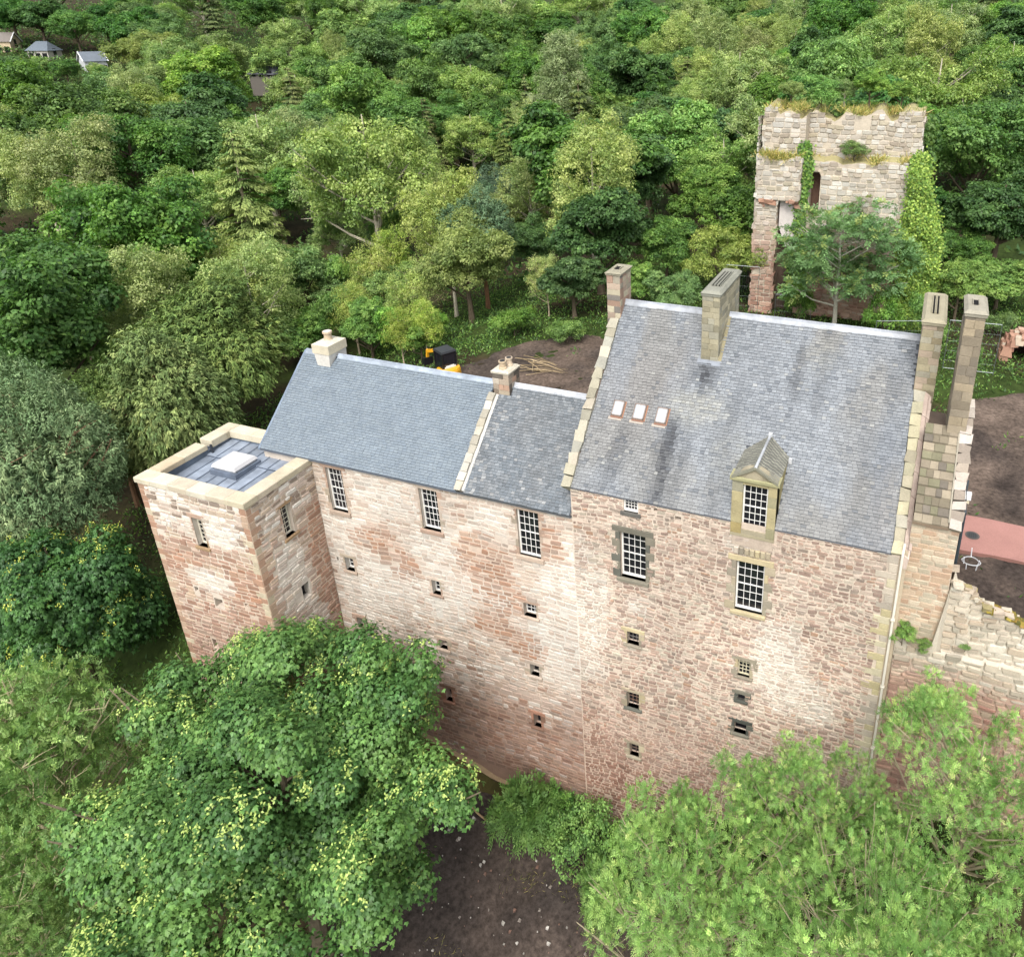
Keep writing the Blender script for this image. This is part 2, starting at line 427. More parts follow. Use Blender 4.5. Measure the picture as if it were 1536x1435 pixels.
def inpoly(poly):
    def f(x, y):
        ins = False; dm = 1e9; n = len(poly)
        for i in range(n):
            ax, ay = poly[i]; bx, by = poly[(i+1) % n]
            if (ay > y) != (by > y) and x < (bx-ax)*(y-ay)/(by-ay)+ax: ins = not ins
            tx, ty = bx-ax, by-ay; t = max(0, min(1, ((x-ax)*tx+(y-ay)*ty)/(tx*tx+ty*ty)))
            dm = min(dm, math.hypot(x-ax-t*tx, y-ay-t*ty))
        return dm if ins else -dm
    return f
YARD = [(-21,6.5),(-18.5,16.5),(-17.0,19.6),(-14.6,23.8),(-11.5,26.0),(-7,27),(0,24),(8,22),(12.2,18),(12.2,10.5),(0,9)]
soil_sheet("courtyard_ground", inpoly(YARD), -22, 13, 6, 28.5, S(92,82,75), S(124,108,96), rough=0.3)
SOUTH = [(-12,-1.0),(-7.5,-0.5),(-2,-0.4),(3,-0.6),(5.0,-5),(5,-14),(-5,-14),(-9,-8)]
soil_sheet("slope_ground", inpoly(SOUTH), -13, 6, -15, -0.3, S(70,63,59), S(92,81,74), rough=0.22, seed=12)
EAST = [(13.0,0.95),(13.0,18),(14.5,22.5),(18,25),(30,25),(30,0.95)]
soil_sheet("yard_ground", inpoly(EAST), 12.6, 31, 1.0, 37, S(86,76,70), S(128,112,100), rough=0.28, seed=31)

# ------------------------------------------------------------------ tarmac path with manhole
mb = MB(); xs = [13.75+0.6*i for i in range(24)]
for a, b in zip(xs[:-1], xs[1:]):
    f0 = lambda x: 7.28+0.03*math.sin(x*2.1); f1 = lambda x: 9.95+0.05*math.sin(x*1.7+1)
    mb.poly([(a,f0(a),12.46),(b,f0(b),12.46),(b,f1(b),12.46),(a,f1(a),12.46)], S(190,142,132))
    mb.poly([(b,f0(b),12.46),(a,f0(a),12.46),(a,f0(a)-0.02,12.1),(b,f0(b)-0.02,12.1)], S(160,118,108))
o = build(mb, "path", TARMAC); tag(o, None, None, kind='structure')
mb = MB(); N_ = 20
mb.add([(14.72+0.3*math.cos(2*math.pi*k/N_), 8.45+0.3*math.sin(2*math.pi*k/N_), 12.475) for k in range(N_)], [list(range(N_))], S(120,112,106,0.7))
mb.add([(14.72+0.22*math.cos(2*math.pi*k/N_), 8.45+0.22*math.sin(2*math.pi*k/N_), 12.482) for k in range(N_)], [list(range(N_))], S(90,92,92,0.7))
for k in (-0.12,-0.04,0.04,0.12): mb.box((14.72+k-0.012,8.32,12.48),(14.72+k+0.012,8.58,12.49), S(60,60,60))
o = build(mb, "manhole_cover", PLAIN); tag(o, "round grey manhole cover set in the red tarmac path", "manhole cover")

# ------------------------------------------------------------------ wall colours
CREAM, PINK, TAN, RUST, BROWN, DARK, GREY = S(240,230,219), S(216,192,176), S(200,170,148), S(176,120,86), S(158,116,94), S(112,88,76), S(172,160,148)
def blob(x, y, cx, cy, rx, ry, seed=0, soft=0.45):
    d = math.hypot((x-cx)/rx, (y-cy)/ry)+0.9*(fbm(x*0.9+seed, y*0.9, seed+40)-0.5)
    return 1-ss(1-soft, 1+soft*0.5, d)
WASHL = [(-6.3,12.0,1.0,1.6),(-11.3,11.0,0.7,2.6),(-8.2,14.4,2.6,0.9),(-3.4,14.6,1.0,0.7),(-6.3,12.2,1.3,1.2),(-11.4,12.4,1.2,1.0),(-0.3,11.2,1.3,2.8),(-0.9,8.4,1.5,1.8),(-2.0,9.7,1.2,1.0),(-9.5,9.6,2.6,1.6),(-4.9,10.6,1.8,1.0),(-6.4,9.2,1.2,1.0),(-10.7,8.6,1.6,1.6)]
RUSTL = [(-9.6,12.0,1.5,1.0),(-8.6,11.2,1.2,1.0),(-4.2,12.3,1.5,1.3),(-3.6,10.8,1.5,1.4),(-4.0,9.0,1.2,0.9),(-2.6,8.4,1.3,1.0),(-1.2,14.0,0.8,0.8)]
def wing_col(x, z, r=None):
    lw = 0.35+0.5*(fbm(x*0.55, z*0.55, 2)-0.4)+0.25*ss(4,12,z)
    wsh = max([0]+[blob(x, z, *b, seed=i) for i, b in enumerate(WASHL)])
    rst = max([0]+[blob(x, z, *b, seed=i+20) for i, b in enumerate(RUSTL)])
    low = 1-ss(3.0,8.0,z+2.6*(fbm(x*0.4, z*0.4, 9)-0.5)); V = (0.80+0.40*fbm(x*0.28, z*0.22, 202))*(0.90+0.20*fbm(x*2.2, z*0.16, 232))
    moss = (1-ss(0.0,2.2,z+0.8*(fbm(x*0.8, z*0.8, 5)-0.5)))
    if r is None:
        c = mix(mix(S(234,220,206), S(222,202,186), fbm(x*0.8, z*0.8, 1)), S(176,138,118), low*0.9)
        c = mix(c, S(214,176,150), rst*0.4); c = mix(c, CREAM, wsh*0.8)
        c = mix(c, DARK, moss*0.4); return scl(c, V)
    u = r.random()
    c = PINK if u < 0.35 else TAN if u < 0.62 else CREAM if u < 0.8 else GREY if u < 0.9 else BROWN
    c = mix(c, RUST if r.random() < 0.6 else BROWN, rst*r.uniform(0.5,1.0))
    c = mix(c, mix(S(150,108,90), S(134,102,90), r.random()), low*r.uniform(0.55,1.0))
    c = mix(c, mix(S(222,200,184), CREAM, r.random()), max(0, min(0.9, (lw*0.75+wsh*0.7)*(1-rst*0.75)*(1-low*0.8)*r.uniform(0.6,1.15))))
    c = mix(c, S(212,188,168), 0.15*(1-low)); c = mix(c, DARK, moss*r.uniform(0.15,0.55))
    return scl(c, r.uniform(0.86,1.10)*V)
WASHM = [(0.5,11.8,0.9,3.4),(0.3,8.8,1.0,1.6),(8.0,11.0,1.1,2.2),(9.0,9.6,1.3,1.3),(6.6,15.9,0.9,0.5),(2.6,12.0,0.7,0.5)]
def main_col(x, z, r=None):
    V = (0.80+0.38*fbm(x*0.28+4, z*0.2, 212))*(0.92+0.16*fbm(x*2.2, z*0.16, 242))
    wsh = max([0]+[blob(x, z, *b, seed=i+7) for i, b in enumerate(WASHM)])
    low = 1-ss(3.0,9.0,z+2.0*(fbm(x*0.35, z*0.35, 19)-0.5))
    if r is None:
        c = mix(mix(S(236,216,198), S(226,204,186), fbm(x*0.8, z*0.8, 1)), S(214,182,162), low*0.7)
        return scl(mix(c, CREAM, wsh*0.75), V)
    u = r.random(); big = fbm(x*0.5, z*0.6, 23)
    c = PINK if u < 0.28 else S(190,156,140) if u < 0.55 else S(158,126,116) if u < 0.74+0.3*(big-0.5) else S(152,134,124) if u < 0.86 else S(204,190,172) if u < 0.96 else S(188,144,118)
    c = mix(c, mix(S(180,128,108), S(160,118,104), r.random()), low*r.uniform(0.3,0.7))
    c = mix(c, mix(S(224,204,188), CREAM, r.random()), max(0, min(0.9, (0.10+0.6*wsh+0.5*(fbm(x*0.7,z*0.7,33)-0.5))*r.uniform(0.5,1.2))))
    c = mix(c, S(196,178,156), 0.25); c = mix(c, S(136,92,76), 0.7*(1-ss(2.0,6.4,z+1.8*(fbm(x*0.5,z*0.5,219)-0.5)))*r.uniform(0.5,1.0))
    return scl(c, r.uniform(0.84,1.10)*V)
def tower_col(x, z, r=None, side=False):
    n = fbm(x*0.6+(7 if side else 0), z*0.6, 50)
    up = ss(12.6,13.9,z+0.8*(n-0.5)); low = 1-ss(6.5,11.5,z+1.5*(n-0.5))
    rst = 0
    if side:
        rst = max(blob(x, z, -0.45, 11.3, 0.75, 2.7, 61), blob(x, z, -0.35, 8.2, 0.7, 2.0, 62), blob(x, z, -3.3, 8.6, 0.7, 3.0, 63))
        wsh = max(blob(x, z, -2.2, 10.6, 1.0, 2.4, 64), blob(x, z, -1.5, 8.0, 0.8, 1.5, 65))
    else:
        rst = max(blob(x, z, -16.4, 12.0, 1.6, 0.5, 66), blob(x, z, -13.3, 11.2, 1.0, 1.3, 67), blob(x, z, -17.2, 11.4, 0.9, 1.0, 68), blob(x, z, -13.2, 9.5, 1.0, 1.0, 69))*0.8
        wsh = max(blob(x, z, -14.6, 13.6, 1.4, 0.8, 70), blob(x, z, -15.4, 11.0, 1.3, 0.6, 71))
    rst = min(1.0, rst*1.5)
    if r is None:
        c = mix(S(236,222,206), S(224,204,188), n); c = mix(c, S(212,176,152), max(low*0.6, rst*0.5)); return mix(c, CREAM, wsh*0.6)
    u = r.random()
    a = CREAM if u < 0.3 else PINK if u < 0.55 else S(150,128,112) if u < 0.75 else S(196,172,150)
    b = TAN if u < 0.3 else S(182,142,120) if u < 0.55 else S(166,124,102) if u < 0.8 else S(206,178,150)
    c = mix(b, a, up); c = mix(c, mix(RUST, BROWN, r.random()), rst*r.uniform(0.5,0.95))
    c = mix(c, mix(S(170,122,100), S(150,112,94), r.random()), low*r.uniform(0.3,0.8))
    c = mix(c, CREAM, max(0, min(0.85, (0.15+0.65*wsh)*r.uniform(0.5,1.2))))
    return scl(c, r.uniform(0.86,1.10))
def quoin_col(x, z, r): return scl(r.choice([S(214,198,160), S(206,190,150), S(212,196,178), S(196,182,166), S(220,206,176)]), r.uniform(0.88,1.05))
def pink_quoin(x, z, r): return scl(r.choice([S(206,176,152), S(196,160,136), S(214,196,170), S(190,150,126)]), r.uniform(0.88,1.05))

FRONT = frame((0,0,0),(1,0,0),(0,0,1),(0,-1,0))
DRESS_M = [S(206,192,162), S(194,180,154), S(184,174,152), S(212,196,158), S(170,160,142)]
DRESS_G = [S(120,120,110), S(138,134,120), S(104,106,98), S(150,144,128)]
DRESS_L = [S(214,192,172), S(222,204,186), S(198,170,150), S(190,176,156)]
LEADC = S(150,158,170)
OLDST = [S(186,180,158), S(172,166,146), S(196,190,170), S(158,154,138), S(180,178,164)]

# ================================================================== MAIN HOUSE
MH = thing("main_house", "tall pink rubble stone house with weathered grey slate roof and three stone chimneys", "house", (5.8,0,0))
WM = {}   # openings s0,s1,z0,z1,depth
M_OPEN = [(1.94,2.96,13.26,15.33,0.30),(6.40,7.42,13.03,15.21,0.26),(2.10,2.67,16.26,16.80,0.26),
          (2.15,2.65,10.03,10.65,0.34),(2.10,2.62,6.62,7.46,0.36),(2.17,2.59,3.84,4.55,0.36),
          (6.65,7.11,9.92,10.69,0.2),(6.71,6.98,8.71,9.0,0.12),(6.63,7.11,6.95,7.5,0.34),(6.62,6.97,4.1,4.6,0.4),(3.28,3.42,16.5,16.66,0.3),(4.08,4.3,16.32,16.5,0.3)]
DORM = (6.12,7.66)
M_BOT = -2.6
def m_top(s): return 16.83
mb = MB()
wall_face(mb, FRONT, -0.02, 11.76, M_BOT, 16.84, M_OPEN, main_col)
M_BLOCK = M_OPEN+[(6.12,7.66,16.38,17.0)]
stones(mb, FRONT, 0.0, 11.42, M_BOT, 16.80, M_BLOCK, main_col, rows=(0.085,0.20), widths=(0.12,0.37), seed=5, proud=(0.012,0.05), warp=0.09)
quoins(mb, FRONT, 11.76, -1, M_BOT, 16.8, quoin_col, seed=8, wl=(0.5,0.7))
# gables and back
for X, n in ((-0.02,-1),(12.0,1)):
    prof = [(0.0,M_BOT),(0.0,17.0),(5.59,22.35),(11.03,17.0),(11.03,M_BOT)]
    pts = [(X,y,z) for y, z in prof]; pts = pts if n < 0 else pts[::-1]
    mb.poly(pts[::-1] if n < 0 else pts[::-1], S(205,178,160))
mb.poly([(11.76,0.0,M_BOT),(12.0,0.0,M_BOT),(12.0,0.0,17.05),(11.76,0.0,17.05)], S(205,185,160))
mb.poly([(12,11.03,M_BOT),(0,11.03,M_BOT),(0,11.03,16.9),(12,11.03,16.9)], S(205,178,160))
build(mb, "wall", STONE, MH)

# roof
tanM = 0.9724; cM = 1/math.hypot(1, tanM); wM = Vector((0, cM, tanM*cM)); nM = Vector((0, -tanM*cM, cM))
MO = Vector((0.0, -0.03, 16.83)); LM = (5.587+0.03)/cM
CHM = (3.70,4.37,4.10,7.10)
def m_slate(x, w, r):
    y = MO.y+w*cM; base = S(156,165,174); n = fbm(x*0.45, y*0.5, 77)
    c = mix(S(147,152,157), S(171,175,178), r.random()); c = mix(c, base, 0.35)
    c = mix(c, S(160,156,146), 0.55*ss(0.45,0.7,fbm(x*0.5+3, y*0.35, 81)))
    st = fbm(x*2.4, y*0.35, 90)
    st2 = fbm(x*5.0, y*0.5, 290); gs = lambda cx, w_: math.exp(-((x-cx+0.25*(fbm(y*0.6, cx, 77)-0.5))/w_)**2)
    soot = max(gs(4.02,0.42)*ss(2.9,3.5,y)*(1-ss(4.0,4.2,y))*ss(0.38,0.55,st2+0.35*ss(3.3,4.0,y)), gs(3.30,0.36)*(1-ss(1.9,2.7,y))*(0.45+0.75*st2), 0.4*gs(3.9,0.25)*(1-ss(1.2,2.3,y)), 0.32*gs(1.35,0.3)*(1-ss(1.0,2.6,y)), 0.3*gs(5.4,0.35)*(1-ss(2.0,5.0,y)), 0.35*gs(8.3,0.25)*ss(2.5,3.6,y), 0.3*gs(10.2,0.3)*(1-ss(2.0,4.0,y)), 0.5*blob(x, y, 7.4, 4.3, 0.3, 0.9, 191, 0.6), 0.45*blob(x, y, 1.4, 1.2, 0.35, 1.1, 192, 0.6))
    pale = max(blob(x, y, 3.9, 2.75, 1.3, 0.55, 93, 0.8), 0.7*blob(x, y, 8.1, 4.7, 0.6, 0.6, 94, 0.8), 0.55*blob(x, y, 5.6, 1.6, 0.9, 1.0, 95, 0.8))
    warm = max(0.8*blob(x, y, 2.0, 3.0, 2.0, 1.6, 96, 0.9), 0.7*blob(x, y, 11.0, 1.0, 0.5, 1.3, 97, 0.8))
    c = mix(c, S(150,144,140), 0.45*warm); c = mix(c, S(196,194,178), pale*r.uniform(0.2,0.6)); c = mix(c, S(70,73,79), min(1,soot*1.15)*r.uniform(0.6,1.0))
    c = mix(c, S(120,128,138), 0.5*blob(x, y, 10.8, 2.4, 0.4, 2.8, 98, 0.7))
    u = r.random()
    if u < 0.02: c = mix(c, S(206,206,198), 0.4)
    elif u < 0.08: c = mix(c, S(100,108,118), 0.5)
    return scl(c, r.uniform(0.86,1.12)*(0.95+0.12*n))
def skip_m(x, w):
    y = MO.y+w*cM; 
    if CHM[0]-0.02 < x < CHM[1]+0.02 and y > CHM[2]-0.02: return True
    if x > 11.42 and y > 4.06: return True
    if DORM[0]+0.02 < x < DORM[1]-0.02:
        zz = 16.79+(y+0.07)*tanM; hw = (DORM[1]-DORM[0])/2; xc = (DORM[0]+DORM[1])/2
        return zz < 18.66+0.34*(1-abs(x-xc)/hw)
    return False
RM = MB()
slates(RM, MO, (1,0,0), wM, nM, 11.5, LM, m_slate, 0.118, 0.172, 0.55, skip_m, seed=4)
for k in range(1):
    q = lambda x, y, d=-0.02: (x, y, 16.79+(y+0.07)*tanM+d)
    RM.poly([q(0,-0.05), q(DORM[0],-0.05), q(DORM[0],5.587), q(0,5.587)], S(90,96,104)); RM.poly([q(DORM[1],-0.05), q(11.5,-0.05), q(11.5,5.587), q(DORM[1],5.587)], S(90,96,104))
    RM.poly([q(DORM[0],1.6), q(DORM[1],1.6), q(DORM[1],5.587), q(DORM[0],5.587)], S(90,96,104))
    b = lambda x, y: (x, y, 22.29-(y-5.587)*tanM)
    RM.poly([b(0,5.587), b(11.5,5.587), b(11.5,11.2), b(0,11.2)], S(140,150,160))
ro = build(RM, "roof", SLATE, MH)
for xa_, xb_ in ((0.0,3.70),(4.40,11.45)):
    mb = MB(); ridge_cap(mb, (xa_,5.587,22.30), (xb_,5.587,22.30), S(196,202,210)); build(mb, "ridge", LEAD, ro)
# lead flashing at the foot of the mid chimney
mb = MB()
q = lambda x, y, d=0.03: (x, y, 16.79+(y+0.07)*tanM+d)
mb.poly([q(3.58,3.94), q(4.49,3.94), q(4.49,4.10), q(3.58,4.10)], S(150,158,168)); mb.poly([q(4.38,4.1), q(4.50,4.1), q(4.50,5.5), q(4.38,5.5)], S(160,150,110)); mb.poly([q(3.58,4.1), q(3.69,4.1), q(3.69,5.5), q(3.58,5.5)], S(150,156,160))
build(mb, "flashing", LEAD, ro)

def skew(parent, x0, x1, p0, p1, colf, name="skew", th=0.13, seg=0.42, seed=0, lift=0.10, jit=0.012, lowz=0.3):
    """raised coping stones up a gable edge, p = (y, z) on the roof plane"""
    r = random.Random(seed); mb = MB(); (y0,z0),(y1,z1) = p0, p1; L = math.hypot(y1-y0, z1-z0); n = int(L/seg); dy, dz = (y1-y0)/L, (z1-z0)/L
    for k in range(n):
        a, b = L*k/n+0.006, L*(k+1)/n-0.006; h = lift+r.uniform(-0.02,0.03); j = lambda: r.uniform(-jit, jit)*1.6
        P = []
        for (s, hh) in ((a,-lowz),(b,-lowz)): pass
        c = lambda s, hh, x: (x+j(), y0+dy*s-dz*hh*1.0+j(), z0+dz*s+dy*hh+j())
        P = [c(a,-lowz,x0), c(a,-lowz,x1), c(b,-lowz,x1), c(b,-lowz,x0), c(a,h,x0), c(a,h,x1), c(b,h,x1), c(b,h,x0)]
        mb.hexa(P, colf(k, r))
    return build(mb, name, ASHLAR, parent)
zM = lambda y: 16.79+(y+0.07)*tanM
skew(MH, -0.36, 0.0, (-0.06,zM(-0.06)), (4.98,zM(4.98)), lambda k, r: scl(r.choice(OLDST+[S(206,196,176)]), r.uniform(0.85,1.1)), seed=3, lift=0.13, jit=0.03)
skew(MH, 11.5, 11.84, (-0.04,zM(-0.04)), (4.08,zM(4.08)), lambda k, r: scl(r.choice([S(204,196,164), S(192,186,158), S(208,202,182), S(184,176,152)]), r.uniform(0.85,1.1)), seed=4, lift=0.12, jit=0.02)
# limewashed strip at the wall head outside the coping
mb = MB(); n = 24
for k in range(n):
    ya, yb = -0.03+4.9*k/n, -0.03+4.9*(k+1)/n; o_ = 0.02*math.sin(k*1.9); wd = 12.0+0.06*math.sin(k*0.8)
    mb.hexa([(11.84,ya,zM(ya)-0.5),(wd,ya,zM(ya)-0.5),(wd,yb,zM(yb)-0.5),(11.84,yb,zM(yb)-0.5),(11.84,ya,zM(ya)+0.03+o_),(wd+0.05,ya,zM(ya)-0.10+o_),(wd+0.05,yb,zM(yb)-0.10+o_),(11.84,yb,zM(yb)+0.03+o_)], scl(S(224,204,190), rnd.uniform(0.9,1.05)))
build(mb, "wall_head", ASHLAR, MH)
# white downpipe in the right corner
mb = MB(); mb.tube([(11.84,-0.07,2.5),(11.84,-0.07,16.9),(11.86,0.05,17.25)], [0.045,0.045,0.04], 8, S(226,220,206))
for z in (5.2,8.2,11.2,14.2): mb.box((11.77,-0.13,z),(11.91,0.0,z+0.05), S(214,206,190))
build(mb, "downpipe", PAINT, MH)

def chimney(parent, x0, x1, y0, y1, zb, zt, cols, cap=None, pots=(), flues=None, taper=0.0, block=0.24, name="chimney", label=None, zb2=None, capc=None, lean=0.0, capz=(0.10,0.10), over=0.07, seed=0):
    r = random.Random(seed+int(x0*10)); mb = MB()
    faces = [(frame((x0,y0,0),(1,0,0),(0,0,1),(0,-1,0)), x1-x0), (frame((x1,y0,0),(0,1,0),(0,0,1),(1,0,0)), y1-y0), (frame((x1,y1,0),(-1,0,0),(0,0,1),(0,1,0)), x1-x0), (frame((x0,y1,0),(0,-1,0),(0,0,1),(-1,0,0)), y1-y0)]
    mb.box((x0+0.015,y0+0.015,zb),(x1-0.015,y1-0.015,zt), scl(cols[0],0.95))
    for fi, (fr, L) in enumerate(faces):
        t = zb
        while t < zt-0.05:
            h = min(block*r.uniform(0.85,1.2), zt-t); s = 0.0
            if zt-t-h < 0.08: h = zt-t
            while s < L-0.01:
                w = r.uniform(0.22,0.5)
                if s+w > L-0.16: w = L-s
                ci = r.choice(cols); mb.fbox(fr, s+0.005, s+w-0.005, t+0.005, t+h-0.005, -0.03, r.uniform(-0.004,0.012), scl(ci, r.uniform(0.85,1.12)), bev=0.01); s += w
            t += h
    o = build(mb, name, ASHLAR, parent)
    if label: o['label'] = label
    cc = capc or cols[0]; mb = MB(); a, b = capz
    mb.box((x0-over*0.6,y0-over*0.6,zt),(x1+over*0.6,y1+over*0.6,zt+a), scl(cc,0.95), jit=0.008)
    t0 = zt+a; e = over
    mb.hexa([(x0-e,y0-e,t0),(x1+e,y0-e,t0),(x1+e,y1+e,t0),(x0-e,y1+e,t0),(x0+0.04,y0+0.04,t0+b),(x1-0.04,y0+0.04,t0+b),(x1-0.04,y1-0.04,t0+b),(x0+0.04,y1-0.04,t0+b)], cc)
    if flues:
        for (fa, fb, fc, fd) in flues: mb.box((fa,fc,t0+b-0.01),(fb,fd,t0+b+0.006), (0.02,0.02,0.02)); 
        for (fa, fb, fc, fd) in flues:
            mb.box((fa-0.035,fc,t0+b-0.01),(fa-0.004,fd,t0+b+0.05), scl(cc,0.9)); mb.box((fb+0.004,fc,t0+b-0.01),(fb+0.035,fd,t0+b+0.05), scl(cc,0.9))
    build(mb, "cap", ASHLAR, o)
    for (px, py, h, rr, pc) in pots:
        mb = MB(); zz = t0+b; mb.tube([(px,py,zz-0.02),(px,py,zz+0.05),(px,py,zz+0.08),(px,py,zz+h-0.08),(px,py,zz+h-0.06),(px,py,zz+h)], [rr*1.15,rr*1.1,rr*0.92,rr*0.86,rr*1.1,rr*1.1], 14, pc)
        mb.tube([(px,py,zz+h),(px,py,zz+h+0.01)], [rr*0.8,rr*0.8], 12, (0.03,0.03,0.03)); build(mb, "chimney_pot", PLAIN, o, smooth=False)
    return o
fl = lambda x0, x1, y0, y1, n: [(x0+(x1-x0)*(k+0.3)/n, x0+(x1-x0)*(k+0.7)/n, y0, y1) for k in range(n)]
YELST = [S(192,184,156), S(182,174,146), S(198,190,162), S(172,166,142), S(180,176,156)]
chimney(MH, 3.70, 4.37, 4.10, 7.10, 20.3, 23.42, YELST, flues=fl(3.86,4.22,4.7,6.6,3), capc=S(160,160,146), label="long mossy stone chimney rising midway along the old slate roof", seed=1)
chimney(MH, -0.52, 0.05, 5.0, 6.15, 21.2, 23.50, [S(200,180,160), S(176,168,150), S(190,160,140), S(140,134,126), S(206,196,170)], capc=S(178,172,150), capz=(0.08,0.06), flues=[(-0.33,-0.13,5.35,5.75)], label="slender square stone chimney at the top of the left gable", seed=2)
chimney(MH, 11.46, 12.14, 4.08, 7.10, 20.2, 23.30, [S(188,178,148), S(176,164,134), S(200,182,160), S(160,150,126), S(196,190,168)], flues=fl(11.68,11.95,4.7,6.7,2), capc=S(186,178,152), label="long stone chimney on the right gable beside the slab roof", seed=3)

# roof lights
for (a, b) in ((0.80,1.20),(1.66,2.08),(2.56,2.96)):
    fr = frame((0,MO.y,MO.z),(1,0,0),wM,nM); w0, w1 = (2.08+0.07)/cM, (2.50+0.07)/cM
    mb = MB(); wc = S(206,200,190)
    mb.fbox(fr, a-0.03, b+0.03, w0-0.03, w1+0.03, 0, 0.055, S(120,106,96))
    for q in ((a,a+0.035,w0,w1),(b-0.035,b,w0,w1),(a,b,w0,w0+0.04),(a,b,w1-0.04,w1)): mb.fbox(fr, *q, 0.05, 0.085, S(170,158,150))
    mb.fbox(fr, a-0.10, b+0.04, w0-0.17, w0-0.05, 0.012, 0.03, S(186,176,164)); mb.fbox(fr, a-0.02, b+0.03, w0-0.09, w0-0.02, 0.02, 0.05, S(150,108,86))
    mb.fbox(fr, b+0.03, b+0.075, w0-0.06, w1+0.02, 0.012, 0.03, S(168,120,92))
    o = build(mb, "skylight", PLAIN, MH)
    mb = MB(); mb.poly([fr(a+0.03,w0+0.035,0.075), fr(b-0.03,w0+0.035,0.075), fr(b-0.03,w1-0.035,0.075), fr(a+0.03,w1-0.035,0.075)], S(150,160,170))
    for k in (1,2): x = a+0.03+(b-a-0.06)*k/3; mb.fbox(fr, x-0.006, x+0.006, w0+0.035, w1-0.035, 0.074, 0.082, S(190,192,194))
    build(mb, "pane", make_mat("roof light glass", 0.15, 2, 0.05, spec=0.8) if 'RLG' not in globals() else RLG, o)

# windows of the main house
w = window(FRONT, 1.94, 2.96, 13.26, 15.33, MH, 4, 6); surround(FRONT, 1.94, 2.96, 13.26, 15.33, w, DRESS_G, seed=1)
w = window(FRONT, 6.40, 7.42, 13.03, 15.21, MH, 4, 6, rec=0.12); surround(FRONT, 6.40, 7.42, 13.03, 15.21, w, DRESS_M, seed=2)
w = window(FRONT, 2.10, 2.67, 16.26, 16.80, MH, 4, 3, rec=0.06, meet=False)
mb = MB(); mb.fbox(FRONT, 2.0, 2.78, 16.13, 16.26, -0.1, 0.09, S(120,118,112)); build(mb, "sill", ASHLAR, w)
def slit(parent, fr, a, b, c, d, cols, dep=0.3, bars=(2,3), seed=0, sur=True, barc=S(96,92,86), name="slit_window", light=False):
    mb = MB(); nb, nr = bars; z = -dep+0.10
    if light: window(fr, a+0.03, b-0.02, c+0.04, d-0.03, parent, nb, nr, rec=dep-0.12, name=name, fw=0.035, bar=0.022, meet=False); o = C_.objects[-1]; o = [x for x in parent.children if x.name.startswith(name)][-1]
    else:
        for i in range(1, nb): x = a+(b-a)*i/nb; mb.fbox(fr, x-0.011, x+0.011, c, d, z-0.02, z, barc)
        for i in range(1, nr): y = c+(d-c)*i/nr; mb.fbox(fr, a, b, y-0.011, y+0.011, z-0.022, z-0.003, barc)
        if nb < 2 and nr < 2: mb.fbox(fr, a, b, c, c+0.05, z-0.02, z, barc)
        o = build(mb, name, PLAIN, parent)
        g = MB(); g.poly([fr(a,c,-dep+0.04), fr(b,c,-dep+0.04), fr(b,d,-dep+0.04), fr(a,d,-dep+0.04)], (0.02,0.02,0.02)); build(g, "pane", GLASS, o)
    if sur: surround(fr, a, b, c, d, o, cols, jw=(0.13,0.27), lint=0.18, sill=0.12, proud=0.03, seed=seed)
    return o
slit(MH, FRONT, 2.15, 2.65, 10.03, 10.65, DRESS_M, bars=(3,3), seed=11, barc=S(150,146,140))
slit(MH, FRONT, 2.10, 2.62, 6.62, 7.46, DRESS_G+DRESS_M, bars=(3,4), seed=12, barc=S(150,122,104))
slit(MH, FRONT, 2.17, 2.59, 3.84, 4.55, DRESS_M, bars=(2,3), seed=13, barc=S(140,118,104))
w = window(FRONT, 6.65, 7.11, 9.92, 10.69, MH, 3, 4, rec=0.1, fw=0.035, bar=0.022, meet=False, col=S(214,206,176)); surround(FRONT, 6.65, 7.11, 9.92, 10.69, w, DRESS_M, jw=(0.14,0.28), lint=0.18, sill=0.1, proud=0.03, seed=14)
slit(MH, FRONT, 6.71, 6.98, 8.71, 9.0, DRESS_G, dep=0.12, bars=(1,1), seed=15, name="vent_opening")
slit(MH, FRONT, 6.63, 7.11, 6.95, 7.5, DRESS_G, bars=(1,2), seed=16)
slit(MH, FRONT, 6.62, 6.97, 4.1, 4.6, DRESS_M, dep=0.4, bars=(1,1), seed=17)
# carved panel between the two right windows and its relieving blocks
mb = MB(); r = random.Random(5)
for k in range(7): mb.fbox(FRONT, 6.28+k*0.19, 6.28+k*0.19+0.17, 15.52, 15.78+0.05*r.random(), 0, 0.06+0.04*r.random(), scl(r.choice(DRESS_M+[S(222,208,190)]), 1.0), bev=0.03)
mb.fbox(FRONT, 6.18, 7.62, 15.86, 16.3, 0, 0.035, S(214,196,178), bev=0.01)
build(mb, "carved_panel", ASHLAR, MH)

# dormer with rounded pediment
D = thing.__call__  # noqa
mb = MB(); xa, xb = DORM; xc = (xa+xb)/2; dc = S(196,184,142)
DW = (6.50,7.36,16.57,18.38)
r = random.Random(9)
for (a, b, c, d) in ((xa,DW[0],16.38,18.5),(DW[1],xb,16.38,18.5)):
    t = c
    while t < d-0.02:
        h = min(0.42, d-t); mb.fbox(FRONT, a, b, t+0.004, t+h-0.004, -0.4, 0.05+r.uniform(0,0.01), scl(r.choice([dc, S(176,170,136), S(190,172,120), S(168,164,140)]), r.uniform(0.9,1.1)), bev=0.01); t += h
mb.fbox(FRONT, DW[0], DW[1], DW[3], 18.5, -0.4, 0.05, dc); mb.fbox(FRONT, xa, xb, 16.28, 16.38+0.0, -0.3, 0.06, S(190,180,150)); mb.fbox(FRONT, DW[0], DW[1], 16.38, DW[2], -0.3, 0.05, S(186,176,150))
